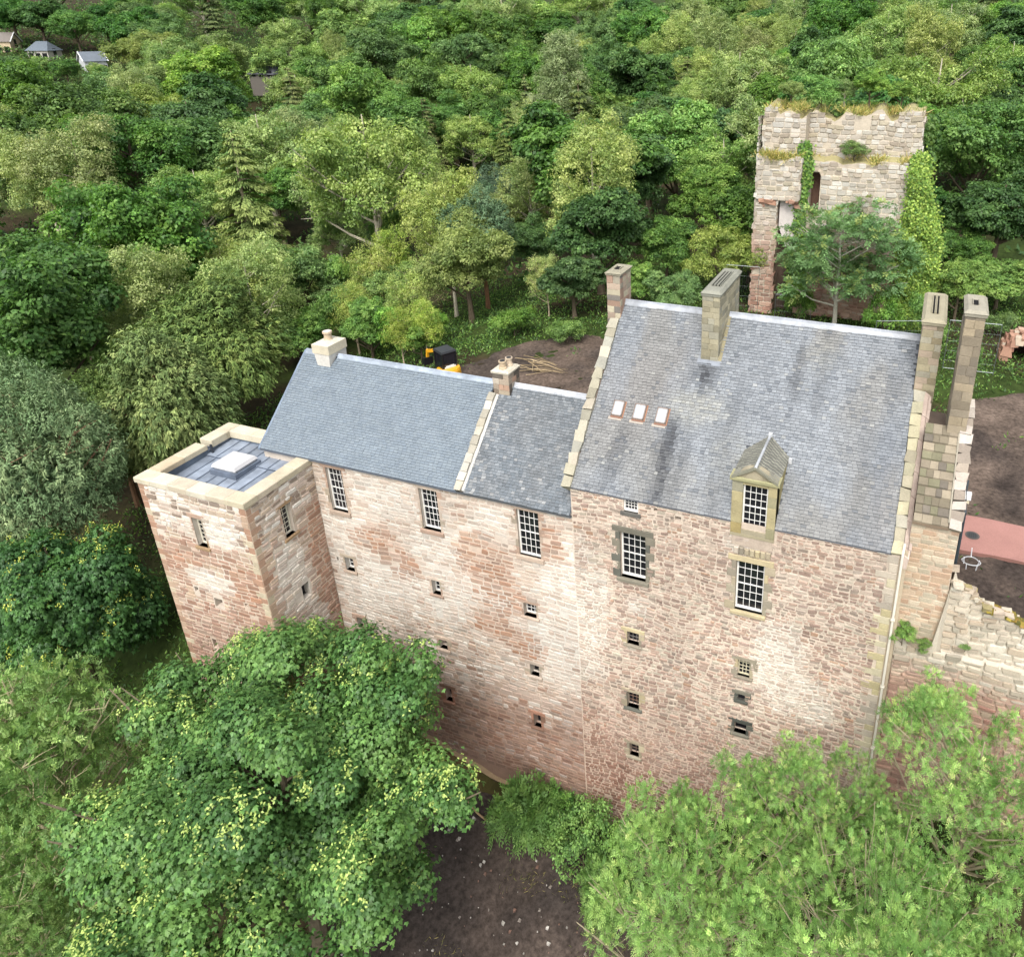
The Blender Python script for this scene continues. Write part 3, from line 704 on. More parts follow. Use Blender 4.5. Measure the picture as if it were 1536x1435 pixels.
mb.fbox(FRONT, xa-0.08, xb+0.08, 18.5, 18.66, -0.4, 0.12, S(186,182,140), bev=0.03)
# cheeks
for x, sgn in ((xa,-1),(xb,1)):
    zz = 18.66; yb = (zz-16.79)/tanM-0.07
    mb.poly([(x,0,16.4),(x,0,zz),(x,yb,zz)] if sgn < 0 else [(x,0,16.4),(x,yb,zz),(x,0,zz)], S(190,178,130))
N_ = 14; rad = 0.60
for k in range(3):
    r0 = rad*(1-k*0.22); dd = 0.03+0.025*k
    arc = [(xc-0.02+r0*0.9*math.cos(math.pi*i/N_), 18.66+r0*0.66*math.sin(math.pi*i/N_)) for i in range(N_+1)]
    P = [FRONT(x, z, dd) for x, z in arc]+[FRONT(x, z, -0.2) for x, z in arc]; m = N_+1
    mb.add(P, [list(range(m))]+[(i+1, i, m+i, m+i+1) for i in range(m-1)], [scl(S(186,176,150), 0.92 if k == 1 else 1.05)]*len(P))
mb.add([FRONT(xa-0.02,18.64,0.02), FRONT(xb+0.02,18.64,0.02), FRONT(xc,19.08,0.02), FRONT(xa-0.02,18.64,-0.3), FRONT(xb+0.02,18.64,-0.3), FRONT(xc,19.08,-0.3)], [(0,1,2),(1,4,5,2),(3,0,2,5)], S(184,176,150))
dorm = build(mb, "dormer", ASHLAR, MH)
w = window(FRONT, *DW, dorm, 4, 6, rec=0.06, fw=0.055)
mb = MB(); za, zr = 18.66, 19.04; hw = (xb-xa)/2+0.03; yR = (zr-16.79)/tanM-0.07; yE = (za-0.06-16.79)/tanM-0.07
for sg in (-1, 1):
    e0 = Vector((xc+sg*hw, -0.10, za-0.03)); rr0 = Vector((xc, -0.08, zr+0.06)); r1 = Vector((xc, 2.32, 19.10)); e1 = Vector((xc+sg*hw, yE, za-0.03))
    nrow = 7
    for j in range(nrow):
        f0, f1 = j/nrow, (j+1)/nrow
        p0, p1 = e0.lerp(rr0, f0), e0.lerp(rr0, f1); q0, q1 = e1.lerp(r1, f0), e1.lerp(r1, f1); nc = max(2, int((q0-p0).length/0.17))
        for i in range(nc):
            g0, g1 = i/nc+0.01, (i+1)/nc-0.01; l = 0.02
            a, b, c, d = p0.lerp(q0, g0), p0.lerp(q0, g1), p1.lerp(q1, g1), p1.lerp(q1, g0)
            P = [a+Vector((sg*0.005,0,l)), b+Vector((sg*0.005,0,l)), c, d]
            mb.poly([tuple(p) for p in (P if sg > 0 else P[::-1])], scl(S(176,175,160), r.uniform(0.8,1.12)))
    mb.poly([tuple(e0+Vector((0,0,-.02))), tuple(rr0+Vector((0,0,-.02))), tuple(r1), tuple(e1)], S(100,104,108))
    mb.hexa([tuple(e0+Vector((0,-0.03,-0.05))), tuple(e0+Vector((0,0.06,-0.05))), tuple(rr0+Vector((0,0.06,-0.05))), tuple(rr0+Vector((0,-0.03,-0.05))), tuple(e0+Vector((0,-0.03,0.05))), tuple(e0+Vector((0,0.06,0.05))), tuple(rr0+Vector((0,0.06,0.05))), tuple(rr0+Vector((0,-0.03,0.05)))], S(168,166,146))
dr = build(mb, "dormer_roof", SLATE, dorm)
mb = MB(); mb.tube([(xc,-0.1,zr+0.08),(xc,2.3,19.13)], [0.05,0.05], 8, S(216,220,224)); mb.box((xc-0.07,2.2,19.06),(xc+0.07,2.34,19.2), S(226,228,230)); mb.box((xb+0.04,yE-0.22,za-0.16),(xb+0.16,yE-0.08,za+0.02), S(226,228,230)); build(mb, "lead_ridge", LEAD, dorm)
# ================================================================== WING
WG = thing("wing_house", "lower cream and rust stone wing, half its roof smooth new blue slate, half old slate", "house", (-7,0,0))
L_OPEN = [(-11.64,-10.80,13.12,15.27,0.32),(-6.93,-6.07,13.28,15.26,0.34),(-2.42,-1.47,13.15,15.30,0.30),
          (-11.52,-11.06,9.90,10.60,0.42),(-6.93,-6.52,9.88,10.62,0.42),(-2.46,-1.88,10.03,10.70,0.42),
          (-11.48,-11.17,6.65,7.2,0.42),(-6.96,-6.55,6.8,7.32,0.4),(-2.38,-1.96,6.8,7.42,0.4),(-7.05,-6.68,3.6,4.4,0.42),(-2.42,-2.06,3.75,4.5,0.42),(-11.98,-11.88,10.25,10.5,0.2),(-6.86,-6.68,8.92,9.04,0.15),(-10.5,-10.2,3.4,4.3,0.45)]
mb = MB()
wall_face(mb, FRONT, -14.9, -0.02, -2.6, 15.72, L_OPEN, wing_col)
stones(mb, FRONT, -12.35, 0.0, 0.3, 15.68, L_OPEN, wing_col, rows=(0.14,0.28), widths=(0.20,0.52), seed=15, proud=(0.008,0.032), warp=0.06, margin=0.05)
prof = [(0.0,6.0),(0.0,15.7),(3.437,18.78),(7.03,15.6),(7.03,6.0)]
mb.poly([(-14.88,y,z) for y, z in prof][::-1], S(214,196,176)); mb.poly([(-0.02,y,z) for y, z in prof], S(214,196,176))
mb.poly([(-0.02,7.03,6),(-14.88,7.03,6),(-14.88,7.03,15.6),(-0.02,7.03,15.6)], S(214,196,176))
for f in range(0): pass
wing_wall = build(mb, "wall", STONE, WG)
# mossy battered footing under the wing
mb = MB(); n = 44
for k in range(n):
    a, b = -12.35+13.0*k/n, -12.35+13.0*(k+1)/n
    tz = lambda x: float(np.interp(x, (-12.4,-9.2,-4.9,0.7), (1.9,1.15,-0.45,-1.4)))+0.06*math.sin(x*3.1); bz = lambda x: float(np.interp(x, (-12.4,-7.4,-2.5,0.7), (-0.9,-1.6,-2.9,-2.9)))
    o1 = 0.16+0.08*vnoise(a*1.1, 0, 4); o2 = 0.75+0.3*vnoise(a*0.9, 2, 4)
    o1b = 0.16+0.08*vnoise(b*1.1, 0, 4); o2b = 0.75+0.3*vnoise(b*0.9, 2, 4)
    mossy = mix(S(96,92,48), S(110,82,62), fbm(a*0.8, 1.0, 3))
    pr = [0.0, 0.3, 0.65, 1.0]
    mb.poly([(a,0,tz(a)+0.05),(b,0,tz(b)+0.05),(b,-o1b,tz(b)),(a,-o1,tz(a))][::-1], S(168,142,112))
    for p, q in zip(pr[:-1], pr[1:]):
        f = lambda x, oo1, oo2, t: (x, -(oo1+(oo2-oo1)*t)-0.06*math.sin(x*5+t*9), tz(x)+(bz(x)-tz(x))*t)
        mb.poly([f(a,o1,o2,q), f(b,o1b,o2b,q), f(b,o1b,o2b,p), f(a,o1,o2,p)], mix(mossy, S(70,66,34), vnoise(a*2, p*5, 6)))
build(mb, "footing", STONE, WG)

tanL = 0.8957; cL = 1/math.hypot(1, tanL); wL = Vector((0, cL, tanL*cL)); nL = Vector((0, -tanL*cL, cL))
LO = Vector((-14.92, -0.16, 15.63)); LL = (3.437+0.16)/cL
def new_slate(x, w, r):
    c = mix(S(143,157,169), S(155,168,177), r.random()); return scl(c, r.uniform(0.94,1.05))
def old_slate(x, w, r):
    c = mix(S(120,132,142), S(156,164,170), r.random()); X = x-4.86; y = -0.16+w*cL
    c = mix(c, S(140,136,130), 0.5*fbm(X, y, 30))
    pale = max(blob(X, y, -4.55, 2.2, 0.45, 0.9, 31, 0.8), blob(X, y, -4.5, 1.0, 0.4, 1.0, 32, 0.8))
    if r.random() < 0.03+0.3*pale: c = mix(c, S(200,200,197), r.uniform(0.25,0.7))
    return scl(c, r.uniform(0.82,1.15))
zL = lambda y: 15.63+(y+0.16)*tanL
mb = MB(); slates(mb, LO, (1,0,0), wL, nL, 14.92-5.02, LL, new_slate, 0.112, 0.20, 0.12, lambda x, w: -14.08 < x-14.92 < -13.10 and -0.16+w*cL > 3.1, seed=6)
q = lambda x, y, d=-0.02: (x, y, zL(y)+d); bk = lambda x, y: (x, y, zL(3.437)-(y-3.437)*tanL)
mb.poly([q(-14.92,-0.16), q(-5.0,-0.16), q(-5.0,3.437), q(-14.92,3.437)], S(96,106,118)); mb.poly([bk(-14.92,3.437), bk(-5.0,3.437), bk(-5.0,7.2), bk(-14.92,7.2)], S(138,154,172))
mb.poly([(-14.92,-0.16,15.53),(-5,-0.16,15.53),(-5,-0.16,15.62),(-14.92,-0.16,15.62)], S(120,128,140)); mb.poly([(-14.92,-0.16,15.53),(-14.92,0,15.53),(-5,0,15.53),(-5,-0.16,15.53)], S(120,128,140))
nr = build(mb, "roof", SLATE, WG); nr['label'] = "new smooth blue-grey slate roof"
for xa_, xb_ in ((-14.9,-14.04),(-13.1,-4.95)):
    mb = MB(); ridge_cap(mb, (xa_,3.437,18.86),(xb_,3.437,18.86), S(186,198,212)); build(mb, "ridge", LEAD, nr)
mb = MB()
for k in range(9):
    y0, y1 = -0.18+3.6*k/9, -0.18+3.6*(k+1)/9; mb.hexa([(-15.0,y0,zL(y0)-0.06),(-14.90,y0,zL(y0)-0.06),(-14.90,y1,zL(y1)-0.06),(-15.0,y1,zL(y1)-0.06),(-15.0,y0,zL(y0)+0.03),(-14.90,y0,zL(y0)+0.03),(-14.90,y1,zL(y1)+0.03),(-15.0,y1,zL(y1)+0.03)], S(140,156,174))
build(mb, "verge", LEAD, nr)
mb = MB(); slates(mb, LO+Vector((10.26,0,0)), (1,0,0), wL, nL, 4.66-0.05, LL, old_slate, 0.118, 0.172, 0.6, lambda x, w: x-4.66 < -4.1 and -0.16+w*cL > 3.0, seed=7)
mb.poly([q(-4.7,-0.16), q(-0.02,-0.16), q(-0.02,3.437), q(-4.7,3.437)], S(84,90,96)); mb.poly([bk(-5.0,3.437), bk(-0.02,3.437), bk(-0.02,7.2), bk(-5.0,7.2)], S(128,136,144))
mb.poly([(-5,-0.16,15.53),(0,-0.16,15.53),(0,-0.16,15.62),(-5,-0.16,15.62)], S(110,114,118)); mb.poly([(-5,-0.16,15.53),(-5,0,15.53),(0,0,15.53),(0,-0.16,15.53)], S(110,114,118))
orf = build(mb, "roof", SLATE, WG); orf['label'] = "old weathered grey slate roof"
mb = MB(); ridge_cap(mb, (-4.1,3.437,18.86),(-0.45,3.437,18.86), S(204,208,214)); build(mb, "ridge", LEAD, orf)
skew(WG, -5.06, -4.76, (-0.14,zL(-0.14)), (3.02,zL(3.02)), lambda k, r: scl(r.choice([S(206,198,180), S(194,186,166), S(212,206,192), S(184,178,162)]), r.uniform(0.9,1.08)), seed=21, lift=0.12, seg=0.36)
mb = MB(); 
for k in range(8):
    y0, y1 = -0.12+3.1*k/8, -0.12+3.1*(k+1)/8; mb.hexa([(-4.76,y0,zL(y0)),(-4.64,y0,zL(y0)),(-4.64,y1,zL(y1)),(-4.76,y1,zL(y1)),(-4.76,y0,zL(y0)+0.06),(-4.64,y0,zL(y0)+0.03),(-4.64,y1,zL(y1)+0.03),(-4.76,y1,zL(y1)+0.06)], scl(S(226,224,216), rnd.uniform(0.9,1.03)))
build(mb, "mortar_fillet", ASHLAR, WG)
CR = [S(232,222,196), S(226,214,186), S(236,228,206)]
# new cream chimney: a solid tapered block
mb = MB(); x0, x1, y0, y1 = -14.02, -13.16, 2.92, 4.02
mb.hexa([(x0+0.10,y0+0.02,18.3),(x1-0.10,y0+0.02,18.3),(x1-0.06,y1,18.3),(x0+0.06,y1,18.3),(x0+0.02,y0,19.02),(x1-0.02,y0,19.02),(x1-0.02,y1,19.02),(x0+0.02,y1,19.02)], S(240,236,226))
c1 = build(mb, "chimney", ASHLAR, WG); c1['label'] = "new plain cream stone chimney at the end of the blue slate roof"
mb = MB(); mb.hexa([(x0-0.03,y0-0.03,19.02),(x1+0.03,y0-0.03,19.02),(x1+0.03,y1+0.03,19.02),(x0-0.03,y1+0.03,19.02),(x0-0.03,y0-0.03,19.44),(x1+0.03,y0-0.03,19.44),(x1+0.03,y1+0.03,19.44),(x0-0.03,y1+0.03,19.44)], CR[0])
mb.hexa([(x0-0.03,y0-0.03,19.44),(x1+0.03,y0-0.03,19.44),(x1+0.03,y1+0.03,19.44),(x0-0.03,y1+0.03,19.44),(x0+0.2,y0+0.25,19.54),(x1-0.2,y0+0.25,19.54),(x1-0.2,y1-0.25,19.54),(x0+0.2,y1-0.25,19.54)], CR[2]); build(mb, "cap", ASHLAR, c1)
mb = MB(); px, py = -13.58, 3.47; mb.tube([(px,py,19.5),(px,py,19.6),(px,py,19.82),(px,py,19.84),(px,py,19.92)], [0.2,0.17,0.16,0.21,0.21], 16, S(222,200,170)); mb.tube([(px,py,19.92),(px,py,19.94)], [0.17,0.17], 16, S(232,226,214)); build(mb, "chimney_pot", PLAIN, c1)
POTC = S(218,196,164)
chimney(WG, -4.90, -4.14, 3.02, 3.90, 18.0, 19.42, [S(206,190,166), S(196,180,160), S(150,136,120), S(216,204,186), S(120,112,102), S(204,170,146)], pots=[(-4.52,3.28,0.34,0.15,POTC),(-4.44,3.66,0.34,0.14,S(226,206,180))], capc=S(226,218,198), label="squat stone chimney with two clay pots between the two wing roofs", seed=5, capz=(0.07,0.08), over=0.05)
# wing windows
for i, (a, b, c, d, dep) in enumerate(L_OPEN[:3]):
    w = window(FRONT, a, b, c, d, WG, 4, (6,6,6)[i], rec=(0.14,0.16,0.10)[i], fw=0.05)
    surround(FRONT, a, b, c, d, w, DRESS_L, jw=(0.14,0.26), lint=0.22 if d < 15.2 else 0.2, sill=0.2, proud=0.018, seed=30+i)
for i, (a, b, c, d, dep) in enumerate(L_OPEN[3:6]):
    w = window(FRONT, a+0.01, b, c+0.02, d-0.02, WG, 2 if i < 2 else 3, 3, rec=0.22, fw=0.035, bar=0.022, meet=False)
    surround(FRONT, a, b, c, d, w, DRESS_L, jw=(0.12,0.24), lint=0.16, sill=0.12, proud=0.014, seed=40+i)
for i, (a, b, c, d, dep) in enumerate(L_OPEN[6:11]):
    slit(WG, FRONT, a, b, c, d, DRESS_L if i < 3 else [S(186,140,118), S(170,124,104), S(150,118,100)], dep=0.4, bars=(1,2) if i in (1,3) else (1,1), seed=50+i)

# ================================================================== SQUARE TOWER
TW = thing("stair_tower", "square stone tower with cream parapet and flat lead roof at the house's left end", "tower", (-15.2,-1.2,0))
TX0, TX1, TY0, TY1, TZ = -18.05, -12.35, -3.58, 1.14, 15.30
TF = frame((0,TY0,0),(1,0,0),(0,0,1),(0,-1,0)); TR = frame((TX1,0,0),(0,1,0),(0,0,1),(1,0,0)); TL = frame((TX0,0,0),(0,-1,0),(0,0,1),(-1,0,0)); TB = frame((0,TY1,0),(-1,0,0),(0,0,1),(0,1,0))
OF = [(-15.47,-14.95,12.76,14.16,0.36),(-15.48,-15.02,9.56,10.04,0.4),(-16.5,-16.3,10.1,10.36,0.1),(-13.72,-13.56,10.1,10.25,0.1),(-16.35,-16.1,7.0,7.5,0.4)]
OR = [(-2.02,-1.50,12.80,14.28,0.36),(-1.85,-1.42,9.40,10.15,0.4)]
mb = MB(); side = lambda s, t, r=None: tower_col(s, t, r, True)
wall_face(mb, TF, TX0, TX1, -3.2, TZ, OF, tower_col); stones(mb, TF, TX0+0.3, TX1-0.28, 2.0, TZ-0.02, OF, tower_col, rows=(0.15,0.28), widths=(0.2,0.58), seed=25, warp=0.05, margin=0.05)
wall_face(mb, TR, TY0, 0.0, -3.2, TZ, OR, side); stones(mb, TR, TY0+0.28, 0.0, 2.0, TZ-0.02, OR, side, rows=(0.14,0.27), widths=(0.2,0.55), seed=26, warp=0.06, margin=0.05)
wall_face(mb, TL, -TY1, -TY0, -3.2, TZ, [], tower_col); stones(mb, TL, -TY1, -TY0-0.25, 6.0, TZ-0.02, [], tower_col, rows=(0.18,0.3), widths=(0.3,0.7), seed=27)
wall_face(mb, TB, -TX1, -TX0, 0.0, TZ, [], tower_col)
quoins(mb, TF, TX1, -1, 1.5, TZ-0.02, pink_quoin, seed=31, wl=(0.42,0.6), ws=(0.24,0.36), proud=0.012); quoins(mb, TR, TY0, 1, 1.5, TZ-0.02, pink_quoin, seed=32, wl=(0.42,0.6), ws=(0.24,0.36), proud=0.012); quoins(mb, TF, TX0, 1, 1.5, TZ-0.02, pink_quoin, seed=33, wl=(0.42,0.56), ws=(0.26,0.36), proud=0.012)
build(mb, "wall", STONE, TW)
# inner faces of the parapet and cream copings
PW = 0.62
def coping(x0, x1, y0, y1, z0, z1, alongx, name="coping"):
    mb = MB(); L = (x1-x0) if alongx else (y1-y0); n = max(1, round(L/1.05))
    for k in range(n):
        a, b = L*k/n+0.004, L*(k+1)/n-0.004; c = scl(rnd.choice(CR+[S(228,214,190), S(222,204,172)]), rnd.uniform(0.93,1.03))
        lo, hi = ((x0+a,y0,z0),(x0+b,y1,z1)) if alongx else ((x0,y0+a,z0),(x1,y0+b,z1)); j = rnd.uniform(-0.004,0.004); bv = 0.03
        (X0,Y0,Z0),(X1,Y1,Z1) = lo, hi
        mb.box((X0,Y0,Z0),(X1,Y1,Z1-bv+j), c); mb.hexa([(X0,Y0,Z1-bv+j),(X1,Y0,Z1-bv+j),(X1,Y1,Z1-bv+j),(X0,Y1,Z1-bv+j),(X0+bv,Y0+bv,Z1+j),(X1-bv,Y0+bv,Z1+j),(X1-bv,Y1-bv,Z1+j),(X0+bv,Y1-bv,Z1+j)], c)
    return build(mb, name, ASHLAR, TW)
e = 0.07
coping(TX0-e+0.9, TX1+e, TY0-e, TY0+PW, TZ, TZ+0.26, True); coping(TX1-PW, TX1+e, TY0+PW+0.003, 0.14, TZ, TZ+0.26, False)
coping(TX0-e, TX0+0.895-e, TY0-e, TY0+PW, TZ, TZ+0.24, True); coping(TX0-e, TX0+PW-0.04, TY0+PW+0.003, -0.62, TZ, TZ+0.24, False)
coping(TX0-e, TX0+PW, -0.40, TY1+e, TZ, TZ+0.34, False); coping(TX0+PW+0.003, -14.94, TY1-PW+0.05, TY1+e, TZ, TZ+0.34, True)
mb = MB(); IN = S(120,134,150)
ix0, ix1, iy0, iy1 = TX0+PW-0.10, TX1-PW+0.06, TY0+PW-0.06, TY1-PW+0.12; ZR = 14.92
LC = S(150,161,176)
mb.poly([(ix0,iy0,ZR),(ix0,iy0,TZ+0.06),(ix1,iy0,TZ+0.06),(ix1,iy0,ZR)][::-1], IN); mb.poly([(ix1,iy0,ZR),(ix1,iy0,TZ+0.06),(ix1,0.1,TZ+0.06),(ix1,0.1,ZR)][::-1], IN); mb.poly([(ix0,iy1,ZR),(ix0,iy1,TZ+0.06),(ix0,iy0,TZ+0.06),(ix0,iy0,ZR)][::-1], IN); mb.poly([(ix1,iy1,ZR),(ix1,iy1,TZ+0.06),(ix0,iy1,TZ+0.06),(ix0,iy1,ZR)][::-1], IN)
ymid = -0.72; xs = [ix0+(ix1-ix0)*k/8 for k in range(9)]
for k in range(8):
    a, b = xs[k], xs[k+1]
    for (ya, yb, za, zb) in ((iy0, ymid, ZR+0.02, ZR+0.10),(ymid, iy1, ZR+0.16, ZR+0.24)):
        mb.poly([(a,ya,za),(b,ya,za),(b,yb,zb),(a,yb,zb)], scl(mix(LC, S(196,208,224), rnd.random()*0.5), rnd.uniform(0.8,1.12)))
        if k: mb.tube([(a,ya+0.02,za+0.012),(a,yb-0.02,zb+0.012)], [0.028,0.028], 6, S(124,136,152))
    mb.poly([(a,ymid,ZR+0.10),(b,ymid,ZR+0.10),(b,ymid,ZR+0.16),(a,ymid,ZR+0.16)], S(110,122,140))
mb.box((TX0-0.05,-0.62,TZ-0.06),(TX0+PW,-0.40,TZ+0.02), S(120,132,150)); mb.tube([(TX0+PW+0.02,-0.5,TZ+0.2),(TX0+PW+0.05,-0.5,ZR+0.1)], [0.05,0.05], 6, S(60,66,76))
build(mb, "flat_roof", LEAD, TW)
mb = MB(); mb.box((-16.15,-1.78,ZR),(-14.72,-0.42,ZR+0.30), S(126,138,156)); mb.box((-16.02,-1.64,ZR+0.30),(-14.84,-0.54,ZR+0.42), S(206,210,214)); o = build(mb, "rooflight", LEAD, TW)
mb = MB(); mb.hexa([(-16.10,-1.72,ZR+0.42),(-14.78,-1.72,ZR+0.42),(-14.78,-0.48,ZR+0.42),(-16.10,-0.48,ZR+0.42),(-16.02,-1.64,ZR+0.56),(-14.86,-1.64,ZR+0.56),(-14.86,-0.56,ZR+0.56),(-16.02,-0.56,ZR+0.56)], S(196,195,194)); build(mb, "lid", PAINT, o)
def casement(fr, a, b, c, d, parent, left):
    w = window(fr, a+0.01, b-0.01, c+0.02, d-0.02, parent, 2, 6, rec=0.2, fw=0.045, bar=0.022, meet=False, col=S(232,226,206))
    surround(fr, a, b, c, d, w, DRESS_L+[S(190,160,124)], jw=(0.1,0.22), lint=0.2, sill=0.14, proud=0.012, seed=71+left)
casement(TF, *OF[0][:4], TW, 1); casement(TR, *OR[0][:4], TW, 0)
slit(TW, TF, *OF[1][:4], DRESS_L, dep=0.38, bars=(1,1), seed=73, sur=False); slit(TW, TR, *OR[1][:4], DRESS_L, dep=0.38, bars=(1,1), seed=74, sur=False)

# ================================================================== SLAB-ROOFED ANNEX
AX = thing("stone_annex", "narrow annex with stepped stone slab roof and tall chimney against the right gable", "annex", (12.8,0.3,11))
AF = frame((0,0.35,0),(1,0,0),(0,0,1),(0,-1,0)); AR = frame((13.42,0,0),(0,1,0),(0,0,1),(1,0,0))
def annex_col(x, z, r=None):
    n = fbm(x*0.9, z*0.7, 120)
    if r is None: return mix(S(222,200,178), S(204,176,152), n)
    c = r.choice([S(216,190,166), S(206,176,150), S(222,204,182), S(200,166,142), S(196,184,164)])
    return scl(mix(c, S(196,172,140), n*0.5), r.uniform(0.9,1.08))
mb = MB(); wall_face(mb, AF, 11.98, 13.42, 6.0, 18.02, [], annex_col); stones(mb, AF, 11.98, 13.42, 10.0, 18.0, [], annex_col, rows=(0.13,0.26), widths=(0.18,0.44), seed=44, proud=(0.006,0.022), gap=0.006)
wall_face(mb, AR, 0.35, 4.6, 9.0, 18.05, [], annex_col); mb.poly([(13.42,0.35,18.05),(13.42,4.6,18.05),(13.42,4.6,20.2),(13.42,2.6,20.25)], S(220,205,190)); mb.poly([(13.42,4.6,9),(12.0,4.6,9),(12.0,4.6,19.6),(13.42,4.6,19.6)], S(150,132,118))
build(mb, "wall", STONE, AX)
mb = MB(); r = random.Random(61); zA = lambda y: 18.06+(y-0.3)*0.97
ny = 11
for k in range(ny):
    y0, y1 = 0.24+2.36*k/ny, 0.24+2.36*(k+1)/ny+0.06; x = 12.0
    while x < 13.04:
        w = min(r.uniform(0.16,0.36), 13.06-x); 
        if 13.06-x-w < 0.15: w = 13.06-x
        l = 0.085+r.uniform(-0.012,0.02); c = scl(r.choice([S(164,152,132), S(148,138,118), S(176,164,142), S(142,136,114), S(146,142,116), S(132,124,112)]), r.uniform(0.82,1.08))
        mb.hexa([(x+.004,y0,zA(y0)-0.06),(x+w-.004,y0,zA(y0)-0.06),(x+w-.004,y1,zA(y1)-0.08),(x+.004,y1,zA(y1)-0.08),(x+.004,y0-0.02,zA(y0)+l),(x+w-.004,y0-0.02,zA(y0)+l),(x+w-.004,y1,zA(y1)+0.02),(x+.004,y1,zA(y1)+0.02)], c); x += w
build(mb, "slab_roof", ASHLAR, AX)
skew(AX, 13.08, 13.46, (0.22,zA(0.22)), (3.4,zA(3.4)), lambda k, r: scl(r.choice([S(206,192,178), S(198,184,166), S(210,200,188), S(170,158,144)]), r.uniform(0.9,1.06)), seed=62, lift=0.10, seg=0.3, jit=0.03)
mb = MB(); mb.tube([(13.06,0.3,zA(0.3)+0.12),(13.06,2.5,zA(2.5)+0.12)], [0.03,0.03], 6, S(190,182,164)); mb.box((11.99,0.22,17.94),(13.1,0.36,18.04), S(150,132,112)); build(mb, "edge_stone", ASHLAR, AX)
chimney(AX, 12.66, 13.24, 2.46, 4.1, 19.3, 24.32, [S(186,172,148), S(170,158,138), S(160,148,128), S(196,180,152), S(150,140,124)], flues=[(12.86,13.0,3.0,3.5)], capc=S(184,178,160), label="tallest stone chimney rising from the slab-roofed annex", seed=9, block=0.3)
mb = MB(); mb.box((12.0,2.9,18.2),(12.66,4.55,19.9), S(120,104,92)); build(mb, "back_wall", STONE, AX)
# black rainwater pipe and white floodlight on the right side
mb = MB(); mb.tube([(13.52,0.9,12.2),(13.52,0.9,18.3),(13.50,1.7,19.0)], [0.05,0.05,0.05], 8, S(60,70,78)); build(mb, "rainwater_pipe", PLAIN, AX)
mb = MB(); mb.box((13.48,2.05,18.05),(13.74,2.2,18.3), S(236,236,236)); mb.box((13.46,2.08,17.9),(13.7,2.3,18.02), S(216,206,180)); mb.box((13.44,2.1,18.1),(13.5,2.16,18.2), S(120,120,120)); o = build(mb, "floodlight", PAINT, AX)

# ================================================================== RUINED CURTAIN WALL
CW = thing("curtain_wall", "ruined stone boundary wall with broken mossy top running right from the house corner", "wall", (14,0,8))
def cw_top(x): 
    b = float(np.interp(x, (11.9,13.3,13.42,13.7,14.2,14.7,15.2,15.9,17,18.5,20), (13.35,13.3,16.7,15.9,15.5,15.15,15.1,14.85,14.7,14.3,14.2)))
    return b+0.16*(vnoise(x*3.3, 1, 8)-0.5)
def cw_col(x, z, r=None):
    up = ss(11.4,12.6,z+1.2*(fbm(x*0.8, z*0.8, 140)-0.5)); n = fbm(x*0.7, z*0.7, 141)
    if r is None: return mix(S(204,172,154), S(220,206,188), up)
    a = r.choice([S(222,206,186), S(212,196,176), S(206,186,164), S(226,214,196), S(190,178,160)]); b = r.choice([S(198,158,138), S(206,172,150), S(178,136,120), S(210,184,160), S(184,146,130)])
    return scl(mix(b, a, up), r.uniform(0.84,1.08))
mb = MB(); CF = frame((0,0.12,0),(1,0,0),(0,0,1),(0,-1,0))
xs = [12.02+8*k/48 for k in range(49)]
for a, b in zip(xs[:-1], xs[1:]):
    za, zb = cw_top(a), cw_top(b); zz = [5,8,10,11,12,12.6]
    for p, q in zip(zz[:-1], zz[1:]): mb.poly([(a,0.12,p),(b,0.12,p),(b,0.12,q),(a,0.12,q)], cw_col(a, p))
    bat = lambda x: 0.12+(0.25 if x > 13.4 else 0.0)
    zl = 13.05 if a > 13.38 else 12.95
    mb.poly([(a,0.12,12.6),(b,0.12,12.6),(b,0.12,zl),(a,0.12,zl)], cw_col(a, 14)); mb.poly([(a,0.12,zl),(b,0.12,zl),(b,bat(b),zl+0.1),(a,bat(a),zl+0.1)], cw_col(a, 14)); mb.poly([(a,bat(a),zl+0.1),(b,bat(b),zl+0.1),(b,bat(b),zb),(a,bat(a),za)], cw_col(a, 14))
    mossc = mix(S(150,136,60), S(196,180,150), fbm(a*1.5, 3, 4)) if a > 14.4 else S(206,190,168)
    mb.poly([(a,bat(a),za),(b,bat(b),zb),(b,0.95,zb-0.2),(a,0.95,za-0.2)], mossc); mb.poly([(a,0.95,za-0.2),(b,0.95,zb-0.2),(b,0.95,9),(a,0.95,9)], S(190,170,150))
stones(mb, CF, 12.02, 20.0, 6.0, 15.9, [], cw_col, rows=(0.18,0.34), widths=(0.24,0.6), seed=55, proud=(0.03,0.09), top=lambda x: min(cw_top(x), 13.2)-0.02, warp=0.09, gap=0.014)
CU = frame((0,0.37,0),(1,0,0),(0,0,1),(0,-1,0))
stones(mb, CU, 13.42, 20.0, 12.9, 16.9, [], cw_col, rows=(0.18,0.34), widths=(0.22,0.5), seed=56, proud=(0.03,0.10), top=lambda x: cw_top(x)-0.02, warp=0.09, gap=0.014)
r = random.Random(4)
for k in range(70):   # loose stones bedded along the broken top
    x = r.uniform(12.05,19.5); y = r.uniform(0.1,0.32) if x < 13.4 else r.uniform(0.3,0.85); z = cw_top(x)-0.02-(0.2*(y-0.3)/0.65 if x > 13.4 else 0); s_ = r.uniform(0.06,0.16)
    mb.box((x-s_,y-s_*0.8,z-0.05),(x+s_,y+s_*0.8,z+s_*0.8), scl(r.choice([S(214,200,180), S(196,176,152), S(206,186,166), S(180,164,120)]), r.uniform(0.8,1.05)), jit=0.035)
build(mb, "masonry", STONE, CW)
mb = MB(); r = random.Random(14)
